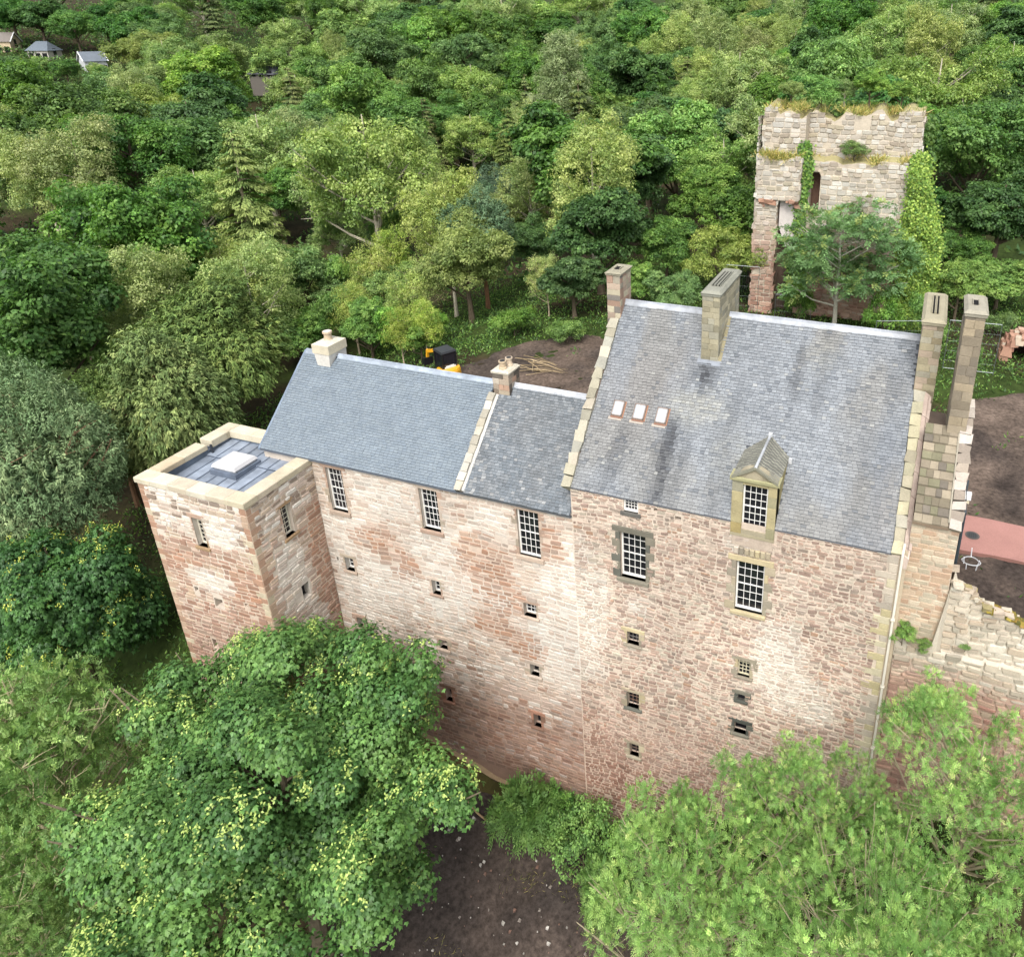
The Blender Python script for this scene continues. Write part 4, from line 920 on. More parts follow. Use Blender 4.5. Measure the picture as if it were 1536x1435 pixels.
for k in range(520):
    x = r.uniform(14.5,17.5); y = r.uniform(0.32,0.9); z = cw_top(x)-0.02-0.2*(y-0.3)/0.65; s_ = r.uniform(0.03,0.09)
    mb.box((x-s_,y-s_,z-0.03),(x+s_,y+s_,z+s_*0.7), scl(r.choice([S(150,134,52), S(176,156,66), S(120,116,52), S(164,132,60)]), r.uniform(0.7,1.1)), jit=0.03)
o = build(mb, "moss", PLAIN, CW); o['kind'] = 'stuff'
# ================================================================== RUINED TOWER
RT = thing("ruined_tower", "roofless ruined castle tower of pale and pink blocks with shrubs growing on top", "ruin", (4,38,11))
def rt_top(lo, amp, seed):
    return lambda x: lo+amp*(vnoise(x*1.3, seed, seed)-0.55)+0.35*amp*(vnoise(x*4.1, 3, seed+1)-0.5)
def rt_col(x, z, r=None):
    n = fbm(x*0.5, z*0.5, 160); low = 1-ss(14.5,19.5,z+2.5*(n-0.5))
    if r is None: return mix(S(216,200,180), S(206,166,146), low)
    a = r.choice([S(232,222,208), S(222,208,192), S(212,200,184), S(238,230,218), S(204,188,170), S(212,198,174)]); b = r.choice([S(216,172,150), S(220,182,160), S(200,152,132), S(222,194,174), S(196,158,140)])
    c = mix(a, b, low); c = mix(c, S(200,172,116), 0.3*ss(24,26.5,z)*ss(0.5,0.7,fbm(x*0.8, z*0.8, 161)))
    c = mix(c, S(196,176,160), 0.2*n); return scl(c, r.uniform(0.68,0.98))
RF = lambda y: frame((0,y,0),(1,0,0),(0,0,1),(0,-1,0))
def core(mb, x0, x1, y0, y1, z0, topf, col, seed=0):
    n = max(3, int((x1-x0)/0.35)); xs = [x0+(x1-x0)*k/n for k in range(n+1)]
    for a, b in zip(xs[:-1], xs[1:]):
        za, zb = topf(a), topf(b); ym = (y0+y1)/2
        mb.poly([(a,y0,z0),(b,y0,z0),(b,y0,zb),(a,y0,za)], col((a+b)/2, 20))
        mb.poly([(a,y0,za),(b,y0,zb),(b,ym,zb+0.25),(a,ym,za+0.25)], S(176,164,120)); mb.poly([(a,ym,za+0.25),(b,ym,zb+0.25),(b,y1,zb-0.2),(a,y1,za-0.2)], S(170,156,110)); mb.poly([(b,y1,z0),(a,y1,z0),(a,y1,za-0.2),(b,y1,zb-0.2)], col(a, 16))
    za, zb = topf(x0), topf(x1)
    mb.poly([(x0,y1,z0),(x0,y0,z0),(x0,y0,za),(x0,(y0+y1)/2,za+0.25),(x0,y1,za-0.2)], col(x0, 18)); mb.poly([(x1,y0,z0),(x1,y1,z0),(x1,y1,zb-0.2),(x1,(y0+y1)/2,zb+0.25),(x1,y0,zb)], col(x1, 18))
BIG = dict(rows=(0.24,0.42), widths=(0.30,0.66), proud=(0.01,0.09), gap=0.011, warp=0.06, margin=0.02)
mb = MB()
t1 = rt_top(23.6, 0.5, 1); t2 = rt_top(26.9, 1.1, 2); t3 = rt_top(23.35, 0.4, 3); t4 = rt_top(26.6, 1.0, 4)
core(mb, -1.35, 1.85, 35.0, 38.5, 20.5, t1, rt_col); stones(mb, RF(35.0), -1.35, 1.85, 20.5, 24.2, [], rt_col, top=t1, seed=81, **BIG)
core(mb, -1.15, 1.9, 35.7, 41.0, 22.5, t2, rt_col); stones(mb, RF(35.7), -1.15, 1.9, 23.2, 27.6, [], rt_col, top=t2, seed=82, **BIG)
core(mb, -1.4, 0.28, 35.1, 38.5, 9.5, lambda x: 20.7, rt_col); stones(mb, RF(35.1), -1.4, 0.28, 10.5, 20.7, [], rt_col, seed=83, **BIG)
LF = frame((-1.38,0,0),(0,-1,0),(0,0,1),(-1,0,0)); stones(mb, LF, -39.5, -35.0, 10.5, 26.4, [], rt_col, seed=84, **BIG)
# broken ragged soffit lumps
r = random.Random(33)
for k in range(40):
    x = r.uniform(-1.3,1.8); y = r.uniform(34.95,35.5); z = 20.55+0.25*math.sin(x*2.3)+r.uniform(-0.25,0.1); s_ = r.uniform(0.12,0.3)
    mb.box((x-s_,y-s_*0.6,z-s_*0.5),(x+s_,y+s_,z+s_*0.5), scl(r.choice([S(196,150,126), S(180,140,120), S(212,186,164)]), r.uniform(0.75,1.0)), jit=0.07)
for (ex_, ey_, z0_, z1_) in ((-1.35,35.05,20.6,23.6),(1.85,35.05,20.6,23.4),(-1.15,35.75,23.8,26.6),(9.85,37.35,23.6,26.4),(9.6,36.05,12,23.2),(-1.4,35.15,11,20.6),(0.28,35.15,11,20.3),(-1.4,38.0,12,24),(9.85,41.0,20,26)):
    z = z0_
    while z < z1_:
        h = r.uniform(0.25,0.45); w = r.uniform(0.08,0.22); o_ = r.uniform(0.0,0.16); sg = 1 if (ex_ > 1 or ex_ == 0.28) else -1
        if r.random() < 0.75: xa_, xb_ = (ex_-w, ex_+o_) if sg > 0 else (ex_-o_, ex_+w); mb.box((xa_,ey_-0.10,z+0.01),(xb_,ey_+0.5,z+h-0.01), rt_col(ex_, z, r), jit=0.03)
        z += h
# smooth white vault face with a diagonal lower edge
V = [(0.40,35.55,20.7),(0.42,35.5,18.4),(1.05,35.5,16.9),(1.55,35.55,17.2),(1.86,35.6,20.7)]
mb.add(V+[(x,y+0.35,z) for x,y,z in V], [(0,1,2,3,4)]+[(i,5+i,5+(i+1)%5,(i+1)%5) for i in range(5)], S(226,214,208))
core(mb, 0.2, 1.9, 36.6, 38.5, 9.5, lambda x: 20.6, lambda x, z: S(120,100,88))
A_OPEN = [(2.45,3.2,19.1,22.55,0.9)]
wall_face(mb, RF(36.0), 1.85, 9.6, 9.5, 23.0, A_OPEN, rt_col, cell=0.5, holecol=S(110,84,72))
stones(mb, RF(36.0), 1.85, 9.6, 10.5, 24.0, A_OPEN+[(5.0,5.5,19.35,19.65),(4.3,4.7,19.5,19.7)], rt_col, top=t3, seed=85, **BIG)
core(mb, 1.85, 9.6, 36.25, 38.0, 22.6, t3, rt_col); core(mb, 1.85, 9.85, 37.3, 42.0, 22.0, t4, rt_col)
stones(mb, RF(37.3), 1.85, 9.85, 23.4, 27.2, [(5.1,6.2,25.6,27.3)], rt_col, top=t4, seed=86, **BIG)
SR = frame((9.62,0,0),(0,1,0),(0,0,1),(1,0,0)); mb.poly([(9.6,36,9.5),(9.6,42,9.5),(9.6,42,23),(9.6,36,23)], S(196,160,140)); stones(mb, SR, 36.0, 41.5, 10.5, 23, [], rt_col, seed=87, **BIG)
arc = [(2.82+0.375*math.cos(math.pi*k/8), 22.3+0.36*math.sin(math.pi*k/8)) for k in range(9)]
for k in range(8):
    (a, b), (c, d) = arc[k], arc[k+1]; f = RF(36.0); o2 = lambda x, z: (2.82+(x-2.82)*1.6, 22.3+(z-22.3)*1.6)
    (e, g), (h, i_) = o2(a, b), o2(c, d); mb.add([f(a,b,0.07), f(e,g,0.07), f(h,i_,0.07), f(c,d,0.07), f(a,b,-0.4), f(c,d,-0.4)], [(3,2,1,0),(0,4,5,3)], scl(S(220,200,178), r.uniform(0.85,1.05)))
build(mb, "masonry", STONE, RT)

# rubble vault at the right edge of the yard
VT = thing("rubble_vault", "broken stone vault mouth standing in the dug yard at the right edge", "ruin", (17.9,30.5,12))
mb = MB(); r = random.Random(17)
for k in range(13):
    a = math.pi*k/12; 
    for dpt in range(4):
        cx, cz = 18.0+1.15*math.cos(a), 12.0+1.75*math.sin(a); s_ = r.uniform(0.2,0.32); y = 29.8+0.5*dpt
        mb.box((cx-s_,y-0.27,cz-s_),(cx+s_,y+0.27,cz+s_), scl(r.choice([S(206,170,148), S(190,146,124), S(212,190,168), S(176,130,110)]), r.uniform(0.8,1.0)), jit=0.08)
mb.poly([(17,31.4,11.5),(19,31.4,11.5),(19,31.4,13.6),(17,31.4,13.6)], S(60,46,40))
build(mb, "masonry", STONE, VT)

# ================================================================== EXCAVATOR
EX = thing("mini_excavator", "small yellow digger with black cab parked under the trees by the soil yard", "excavator", (-16.7,16.2,11.4))
YEL, BLK = S(240,176,40,0.9), S(28,29,31)
EXX, EXY = -16.55, 15.9
Z0 = ground_z(EXX,EXY)+0.12
ang = math.radians(62); ca, sa = math.cos(ang), math.sin(ang)
def ex(p): p = tuple(0.9*q for q in p); return (EXX+p[0]*ca-p[1]*sa, EXY+p[0]*sa+p[1]*ca, Z0+p[2])
def exbox(mb, lo, hi, col, top=None):
    x0, y0, z0 = lo; x1, y1, z1 = hi; tx, ty = top or (0,0)
    mb.hexa([ex(p) for p in ((x0,y0,z0),(x1,y0,z0),(x1,y1,z0),(x0,y1,z0),(x0+tx,y0+ty,z1),(x1-tx,y0+ty,z1),(x1-tx,y1-ty,z1),(x0+tx,y1-ty,z1))], col)
for sx in (-0.78, 0.40):
    mb = MB(); pr = [(-0.95,0.12),(-1.05,0.28),(-0.95,0.46),(0.95,0.46),(1.05,0.28),(0.95,0.12),(0.8,0.0),(-0.8,0.0)]
    m = len(pr); P = [ex((sx,y,z)) for y, z in pr]+[ex((sx+0.36,y,z)) for y, z in pr]; mb.add(P, [list(range(m))[::-1], [m+i for i in range(m)]]+[(i,(i+1)%m,m+(i+1)%m,m+i) for i in range(m)], BLK)
    for k in range(10): y = -0.9+0.2*k; exbox(mb, (sx-0.02,y-0.03,0.46), (sx+0.38,y+0.03,0.49), S(50,50,52))
    build(mb, "track", PLAIN, EX)
mb = MB(); N_ = 10   # rounded yellow counterweight body
arcp = [(-0.78,0.1)]+[(0.78*math.cos(math.pi+math.pi*k/N_), -0.45+0.75*math.sin(math.pi+math.pi*k/N_)) for k in range(N_+1)]+[(0.78,0.1)]
m = len(arcp); P = [ex((x,y,0.56)) for x, y in arcp]+[ex((x*0.97,y*0.97,1.02)) for x, y in arcp]+[ex((x*0.9,y*0.92,1.18)) for x, y in arcp]
mb.add(P, [list(range(m))[::-1]]+[(i,(i+1)%m,m+(i+1)%m,m+i) for i in range(m)]+[(m+i,m+(i+1)%m,2*m+(i+1)%m,2*m+i) for i in range(m)]+[[2*m+i for i in range(m)]], YEL)
exbox(mb, (-0.74,0.08,0.56), (0.74,0.9,0.75), BLK); exbox(mb, (-0.5,-1.22,0.72), (0.5,-1.17,0.78), BLK)
body = build(mb, "body", ENAMEL, EX)
mb = MB()
for (x, y) in ((-0.52,-0.5),(0.52,-0.5),(-0.52,0.62),(0.52,0.62)): exbox(mb, (x-0.045,y-0.045,1.0), (x+0.045,y+0.045,2.32), BLK)
exbox(mb, (-0.60,-0.58,2.30), (0.60,0.72,2.42), BLK, (0.08,0.08)); exbox(mb, (-0.56,-0.54,1.0), (0.56,0.66,1.28), BLK); exbox(mb, (-0.3,-0.56,1.30),(0.3,-0.53,1.36), S(230,230,226)); exbox(mb, (-0.42,-0.60,1.16),(0.42,-0.55,1.30), S(226,226,222))
cab = build(mb, "cab", ENAMEL, EX)
g = MB(); exbox(g, (-0.50,-0.49,1.30), (0.50,0.60,2.28), S(40,56,52)); build(g, "window", GLASS, cab)
mb = MB()
def beam(p, q, w, h, col):
    p, q = Vector(p), Vector(q); d = (q-p).normalized(); s_ = Vector((1,0,0))*w/2; n = d.cross(Vector((1,0,0)))*h/2
    mb.hexa([ex(tuple(v)) for v in (p-s_-n, p+s_-n, q+s_-n, q-s_-n, p-s_+n, p+s_+n, q+s_+n, q-s_+n)], col)
beam((0.1,0.95,0.8),(0.1,1.9,1.7),0.2,0.28,YEL); beam((0.1,1.9,1.7),(0.1,3.0,1.3),0.18,0.24,YEL); beam((0.1,3.0,1.4),(0.1,3.2,0.6),0.16,0.22,YEL); beam((0.1,1.05,1.1),(0.1,1.6,1.9),0.08,0.1,BLK)
mb.hexa([ex(p) for p in ((-0.25,3.05,0.2),(0.45,3.05,0.2),(0.45,3.5,0.3),(-0.25,3.5,0.3),(-0.25,3.0,0.8),(0.45,3.0,0.8),(0.45,3.35,0.75),(-0.25,3.35,0.75))], BLK)
build(mb, "boom", ENAMEL, EX)

# brash heap on the soil: separate thin poles
r = random.Random(41)
mb = MB()
for k in range(22):
    a = r.gauss(0.05, 0.5); L = r.uniform(1.0,3.4); cx, cy = -11.6+r.gauss(0,0.55), 19.2+r.gauss(0,0.4); z = ground_z(cx,cy)+0.22+r.uniform(0,0.3)
    d = Vector((math.cos(a), math.sin(a)*0.8, r.uniform(-0.06,0.08))); p = Vector((cx,cy,z))
    mb.tube([tuple(p-d*L*0.5), tuple(p+d*L*0.05+Vector((0,0,0.05))), tuple(p+d*L*0.5)], [0.026,0.02,0.009], 5, scl(r.choice([S(206,184,146), S(180,160,126), S(150,132,100)]), r.uniform(0.8,1.1)))
o = build(mb, "brash_heap", BARK); tag(o, "heap of pale cut branches lying on the bare soil yard", "branches")

# white metal hoop stand by the path
mb = MB(); HX, HY = 14.62, 6.35; hz = 12.30
ring = [(HX+0.36*math.cos(a)*(1 if math.sin(a) < 0.2 else 0.8), HY+0.28*math.sin(a), hz+0.35) for a in [2*math.pi*k/18 for k in range(19)]]
mb.tube(ring, [0.02]*19, 6, S(190,192,194))
for a in (0.5,2.4,4.2,5.4): mb.tube([(HX+0.36*math.cos(a), HY+0.28*math.sin(a), hz+0.35),(HX+0.30*math.cos(a), HY+0.24*math.sin(a), hz-0.15)], [0.022,0.022], 6, S(210,212,216))
mb.tube([(HX,HY+0.26,hz+0.35),(HX-0.02,HY+0.34,hz+0.75)], [0.022,0.02], 6, S(220,222,226))
o = build(mb, "hoop_stand", PAINT); tag(o, "small white metal hoop stand on dark soil below the tarmac path", "stand")

# site fence panels before the ruined tower
def fence_panel(x0, y0, x1, y1, h, label, mesh=True):
    z0, z1 = ground_z(x0,y0), ground_z(x1,y1); F = thing("fence_panel", label, "fence panel", (x0,y0,z0), "site fence panels by the ruined tower")
    mb = MB(); c = S(120,126,126)
    q_ = 0.022
    mb.tube([(x0,y0,z0-0.3),(x0,y0,z0+h)], [q_]*2, 6, c); mb.tube([(x1,y1,z1-0.3),(x1,y1,z1+h)], [q_]*2, 6, c); mb.tube([(x0,y0,z0+h),(x1,y1,z1+h)], [q_]*2, 6, c); mb.tube([(x0,y0,z0+0.15),(x1,y1,z1+0.15)], [q_]*2, 6, c)
    build(mb, "frame", METAL, F)
    mb = MB(); n = 16
    for k in range(1, n): t = k/n; mb.tube([(x0+(x1-x0)*t, y0+(y1-y0)*t, z0+0.15), (x0+(x1-x0)*t, y0+(y1-y0)*t, z1+h)], [0.0035]*2, 4, c, cap=False)
    for k in range(1, 5): z = h*k/5; mb.tube([(x0,y0,z0+z),(x1,y1,z1+z)], [0.0035]*2, 4, c, cap=False)
    build(mb, "mesh_infill", METAL, F)
fence_panel(-3.1,34.0,-0.6,34.2,4.0,"tall wire fence panel left of the ruined tower's foot")
fence_panel(0.9,33.6,3.6,33.8,2.2,"low wire fence panel behind the roof ridge before the ruined tower")
fence_panel(8.8,27.0,12.6,27.0,3.4,"wire fence panel seen left of the right gable chimney")
fence_panel(13.2,27.0,16.2,27.0,3.4,"wire fence panel seen between the two right chimneys")

# ================================================================== FAR HOUSES
def far_house(x, y, w, d, hw, hr, rot, wallc, roofc, label, hip=False, base=None):
    z = base if base is not None else ground_z(x,y)
    F = thing("house", label, "house", (x,y,z), "houses beyond the trees"); c, s_ = math.cos(rot), math.sin(rot)
    T = lambda a, b, e: (x+a*c-b*s_, y+a*s_+b*c, z+e)
    mb = MB(); A, B = w/2, d/2
    for (p, q) in (((-A,-B),(A,-B)),((A,-B),(A,B)),((A,B),(-A,B)),((-A,B),(-A,-B))): mb.poly([T(*p,-3),T(*q,-3),T(*q,hw),T(*p,hw)], wallc)
    if not hip:
        mb.poly([T(A,-B,hw),T(A,B,hw),T(A,0,hw+hr)], wallc); mb.poly([T(-A,B,hw),T(-A,-B,hw),T(-A,0,hw+hr)], wallc)
    wl = build(mb, "wall", PLAIN, F)
    mb = MB(); e = 0.35; i_ = A*0.45 if hip else 0
    R0, R1 = T(-A-(0 if hip else e)+i_,0,hw+hr+0.1), T(A+(0 if hip else e)-i_,0,hw+hr+0.1)
    a, b, cc, dd = T(-A-e,-B-e,hw-0.15), T(A+e,-B-e,hw-0.15), T(A+e,B+e,hw-0.15), T(-A-e,B+e,hw-0.15)
    mb.poly([a,b,R1,R0], roofc); mb.poly([cc,dd,R0,R1], roofc)
    if hip: mb.poly([b,cc,R1], roofc); mb.poly([dd,a,R0], roofc)
    build(mb, "roof", SLATE, F)
    if not hip:
        for X in (A+e, -A-e): mb = MB(); mb.tube([T(X,-(B+e),hw-0.15),T(X,0,hw+hr+0.1),T(X,B+e,hw-0.15)], [0.12]*3, 4, S(236,236,236)); build(mb, "bargeboard", PAINT, F)
    for k in range(3):
        X = -A+w*(k+0.5)/3; mb = MB(); mb.hexa([T(X-0.6,-B-0.05,1.0),T(X+0.6,-B-0.05,1.0),T(X+0.6,-B+0.02,1.0),T(X-0.6,-B+0.02,1.0),T(X-0.6,-B-0.05,2.3),T(X+0.6,-B-0.05,2.3),T(X+0.6,-B+0.02,2.3),T(X-0.6,-B+0.02,2.3)], S(50,56,62)); build(mb, "window", GLASS, F)
    mb = MB(); mb.hexa([T(A+0.03,-0.5,hw-1.2),T(A+0.06,-0.5,hw-1.2),T(A+0.06,0.5,hw-1.2),T(A+0.03,0.5,hw-1.2),T(A+0.03,-0.5,hw+0.4),T(A+0.06,-0.5,hw+0.4),T(A+0.06,0.5,hw+0.4),T(A+0.03,0.5,hw+0.4)], S(60,66,72)); build(mb, "window", GLASS, F)
far_house(-213,119,5.4,4.6,3.6,1.9,0.5,S(226,204,170),S(150,140,132),"far house with a cream gable end at the top left edge",base=24.6)
far_house(-202,121,5.2,4.6,3.0,1.9,0.3,S(214,208,196),S(128,140,152),"far house with a grey hipped roof between two others",hip=True,base=23.2)
far_house(-186,121,4.6,4.6,3.4,1.9,1.2,S(222,224,226),S(138,148,160),"far house with white edged gable and blue-grey roof",base=20.6)
far_house(-131,120,6.2,4.6,1.6,1.7,0.1,S(120,114,106),S(96,98,104),"far house showing only a strip of dark roof among trees",hip=True,base=20.6)

# ================================================================== FOLIAGE
def leaf_mesh(name, P, N, D, L, W, K, fold=0.12, droop=0.15):
    """one folded kite per leaf"""
    n = len(P); N = N/np.linalg.norm(N, axis=1, keepdims=True); D = D-N*(D*N).sum(1, keepdims=True); D /= np.linalg.norm(D, axis=1, keepdims=True)+1e-9; Sd = np.cross(N, D)
    L = np.broadcast_to(np.asarray(L, float), (n,))[:, None]; W = np.broadcast_to(np.asarray(W, float), (n,))[:, None]
    V = np.empty((n, 4, 3), np.float32)
    V[:, 0] = P; V[:, 1] = P+D*L*0.48+Sd*W*0.5+N*W*fold; V[:, 2] = P+D*L-N*L*droop; V[:, 3] = P+D*L*0.48-Sd*W*0.5+N*W*fold
    me = bpy.data.meshes.new(name); me.vertices.add(4*n); me.vertices.foreach_set('co', V.ravel()); me.loops.add(4*n); me.loops.foreach_set('vertex_index', np.arange(4*n, dtype=np.int32))
    me.polygons.add(n); me.polygons.foreach_set('loop_start', np.arange(0, 4*n, 4, dtype=np.int32))
    a = me.attributes.new("Col", 'FLOAT_COLOR', 'FACE'); C4 = np.ones((n, 4), np.float32); C4[:, :3] = np.clip(K, 0, 1); a.data.foreach_set('color', C4.ravel())
    me.update(calc_edges=True); return me
def unit(v): return v/(np.linalg.norm(v, axis=-1, keepdims=True)+1e-9)
def rdir(g, n): return unit(g.normal(size=(n, 3)))

def puffs_one(g, n, R, H, zb, inner, lump, pr, low, power):
    zc, hh = (H+zb)/2, (H-zb)/2; d = []; gold = math.pi*(3-math.sqrt(5))
    for i in range(n*2):
        z = 1-2*(i+0.5)/(n*2)
        if z < low: continue
        a = gold*i+g.uniform(-0.35,0.35); rr = math.sqrt(max(0,1-z*z)); d.append((rr*math.cos(a), rr*math.sin(a), z+g.uniform(-0.1,0.1)))
    d = unit(np.array(d)); d = d[g.permutation(len(d))[:n]]; n = len(d)
    ph = g.uniform(0, 6.28, 6); ns = 0.5+0.17*(np.sin(2.3*d[:,0]*2+ph[0])+np.sin(2.7*d[:,1]*2+ph[1])+np.sin(3.1*d[:,2]*2+ph[2]))
    f = 1-lump*ns-g.uniform(0, 0.16, n); r = g.uniform(pr[0], pr[1], n)
    inn = g.random(n) < inner; f = np.where(inn, f*g.uniform(0.4,0.75,n), f); k = np.sign(d[:,2])*np.abs(d[:,2])**power
    return np.stack([d[:,0]*R*f, d[:,1]*R*f, zc+k*hh*f], 1), r, d
def puffs_round(g, n, R, H, zb, inner=0.24, lump=0.3, pr=(0.24,0.36), low=-0.55, power=1.0, lobes=0, lsize=(0.38,0.62), mainf=0.80):
    """clump centres over a lumpy ellipsoid, with side lobes where great limbs carry their own crowns"""
    zc = (H+zb)/2; main = 1.0 if not lobes else mainf
    L = [(np.zeros(3), main)]
    for i in range(lobes):
        a = 6.283*(i+g.uniform(-0.3,0.3))/lobes; s = g.uniform(*lsize); e = g.uniform(-0.35,0.62); q = math.sqrt(1-min(0.95,e*e))
        L.append((np.array([math.cos(a)*q*R*(1.0-s*0.75), math.sin(a)*q*R*(1.0-s*0.75), e*(H-zb)/2*(1.06-s*0.5)]), s))
    tot = sum(s*s for _, s in L); cs, rs, ds = [], [], []
    for off, s in L:
        c, r, d = puffs_one(g, max(8, int(n*1.15*s*s/tot)), R, H, zb, inner, lump, pr, low, power)
        c = (c-np.array([0,0,zc]))*s+off+np.array([0,0,zc]); rr = r*R*(0.55+0.45*s)
        keep = np.ones(len(c), bool)
        for o2, s2 in L:
            if o2 is off: continue
            w = (c-o2-np.array([0,0,zc]))/np.array([R*s2, R*s2, (H-zb)/2*s2]); keep &= (w*w).sum(1) > 0.42
        cs.append((c-d*rr[:,None]*0.55)[keep]); rs.append(rr[keep]); ds.append(d[keep])
    return np.concatenate(cs), np.concatenate(rs), np.concatenate(ds)
def sprays(g, c, r, d, dens, squash=0.75, back=-0.25, shell=(0.72,1.05)):
    """points over each clump's outer, upper side"""
    m = np.maximum(3, (dens*r*r).astype(int)); I = np.repeat(np.arange(len(c)), m); q = rdir(g, len(I))
    ok = (q*d[I]).sum(1)*0.6+q[:,2]*0.6 > back-g.random(len(I))*0.5; I = I[ok]; q = q[ok]
    p = c[I]+q*(r[I]*g.uniform(shell[0], shell[1], len(I)))[:,None]*np.array([1,1,squash]); return p, q, I
def palette(g, n, I, cols, wv=0.16):
    cols = np.array(cols); t = g.random(I.max()+1)*0.55; u = np.clip(t[I]+g.random(n)*0.55-0.05, 0, 0.999)*(len(cols)-1); k = u.astype(int); fr = (u-k)[:,None]
    c = cols[k]*(1-fr)+cols[np.minimum(k+1, len(cols)-1)]*fr; return c*np.exp(g.normal(0, wv, n))[:,None]

def crown_broad(name, seed, R, H, zb, npuff, dens, per, L, W, cols, tip=None, tipfrac=0.0, up=0.7, jit=0.16, squash=0.75, **kw):
    g = np.random.default_rng(seed); c, r, d = puffs_round(g, npuff, R, H, zb, **kw); p, q, I = sprays(g, c, r, d, dens, squash)
    n0 = len(p); K0 = palette(g, n0, I, cols)
    if tip is not None:
        tm = (g.random(n0) < tipfrac) & (q[:,2] > 0.1)
        K0[tm] = np.array(tip)*np.exp(g.normal(0,0.15,tm.sum()))[:,None]; p[tm] += (0.5*q[tm]+np.array([0,0,0.5]))*0.12
    J = np.repeat(np.arange(n0), per); n = len(J)
    P = p[J]+g.normal(0, jit, (n,3))*np.array([1,1,0.6]); Nn = unit(q[J]*0.7+np.array([0,0,up])+0.55*rdir(g, n)); D = unit(q[J]*0.5+rdir(g, n)*0.9+np.array([0,0,-0.25]))
    s = g.uniform(0.7,1.25,n); K = K0[J]*np.exp(g.normal(0,0.10,n))[:,None]
    return leaf_mesh(name, P, Nn, D, L*s, W*s, K), c
def crown_lobed(name, seed, R, H, zb, npuff, dens, per, L, cols, tip, tipfrac, **kw):
    """sycamore: three-lobed leaves in rosettes, yellow-green seed clusters above them"""
    g = np.random.default_rng(seed); c, r, d = puffs_round(g, npuff, R, H, zb, **kw); p, q, I = sprays(g, c, r, d, dens, 0.7, shell=(0.6,1.08))
    n0 = len(p); K0 = palette(g, n0, I, cols, 0.14); J = np.repeat(np.arange(n0), per); n = len(J)
    P = p[J]+g.normal(0, 0.17, (n,3))*np.array([1,1,0.5]); Nn = unit(q[J]*0.75+np.array([0,0,0.75])+0.38*rdir(g, n)); D = unit(q[J]*0.7+rdir(g, n)*0.8+np.array([0,0,-0.35])); D = unit(D-Nn*(D*Nn).sum(1,keepdims=True)); Sd = np.cross(Nn, D)
    s = g.uniform(0.7,1.3,n); K = K0[J]*np.exp(g.normal(0,0.12,n))[:,None]; PP, NN, DD, LL, WW, KK = [], [], [], [], [], []
    for ang, ls in ((0,1.0),(0.95,0.82),(-0.95,0.82)):
        PP.append(P); NN.append(unit(Nn+Sd*0.12*ang)); DD.append(D*math.cos(ang)+Sd*math.sin(ang)); LL.append(L*s*ls); WW.append(L*s*0.62*ls); KK.append(K)
    tm = np.where((g.random(n0) < tipfrac*(0.05+2.6*(np.sin(I*2.7)*0.5+0.5)**3)) & (q[:,2] > -0.1))[0]; J2 = np.repeat(tm, 13); m = len(J2)
    P2 = p[J2]+q[J2]*0.10+np.array([0,0,0.14])+g.normal(0,0.085,(m,3)); PP.append(P2); NN.append(unit(q[J2]*0.4+rdir(g,m)*0.6+np.array([0,0,0.7]))); DD.append(rdir(g,m)); LL.append(np.full(m,0.10)); WW.append(np.full(m,0.06)); KK.append(np.array(tip)*np.exp(g.normal(0,0.16,m))[:,None])
    return leaf_mesh(name, *[np.concatenate(a) for a in (PP, NN, DD, LL, WW, KK)]), c
def crown_pinnate(name, seed, R, H, zb, npuff, dens, per, L, leaflets, lw, cols, tip=None, tipfrac=0, lsz=0.11, up=0.35, **kw):
    """ash: feathery compound leaves radiating from each twig end"""
    g = np.random.default_rng(seed); c, r, d = puffs_round(g, npuff, R, H, zb, **kw); p, q, I = sprays(g, c, r, d, dens, 0.85, shell=(0.55,1.08))
    n0 = len(p); K0 = palette(g, n0, I, cols, 0.13)
    if tip is not None:
        tm = g.random(n0) < tipfrac; K0[tm] = np.array(tip)
    J = np.repeat(np.arange(n0), per); n = len(J); ax = unit(q[J]*0.7+rdir(g, n)*0.85+np.array([0,0,up])); B = p[J]+g.normal(0,0.07,(n,3)); Kc = K0[J]*np.exp(g.normal(0,0.12,n))[:,None]
    nrm = unit(np.array([0,0,1.0])+0.5*q[J]+0.25*rdir(g,n)); nrm = unit(nrm-ax*(nrm*ax).sum(1,keepdims=True)); sd = np.cross(nrm, ax)
    PP, NN, DD, KK, LL = [], [], [], [], []; len_ = L*g.uniform(0.75,1.25,n)
    for k in range(leaflets):
        t = (k//2+1)/((leaflets+1)//2+0.5); side = 1 if k % 2 else -1
        base = B+ax*(len_*t)[:,None]-np.array([0,0,1])*(len_*0.35*t*t)[:,None]
        if k == leaflets-1: dd = ax-np.array([0,0,0.5])*t
        else: dd = ax*0.55+sd*side*0.85-np.array([0,0,0.25])
        PP.append(base); NN.append(nrm); DD.append(unit(dd)); KK.append(Kc); LL.append(lsz*g.uniform(0.8,1.2,n))
    LL = np.concatenate(LL); return leaf_mesh(name, np.concatenate(PP), np.concatenate(NN), np.concatenate(DD), LL, LL*lw, np.concatenate(KK), 0.05, 0.1), c
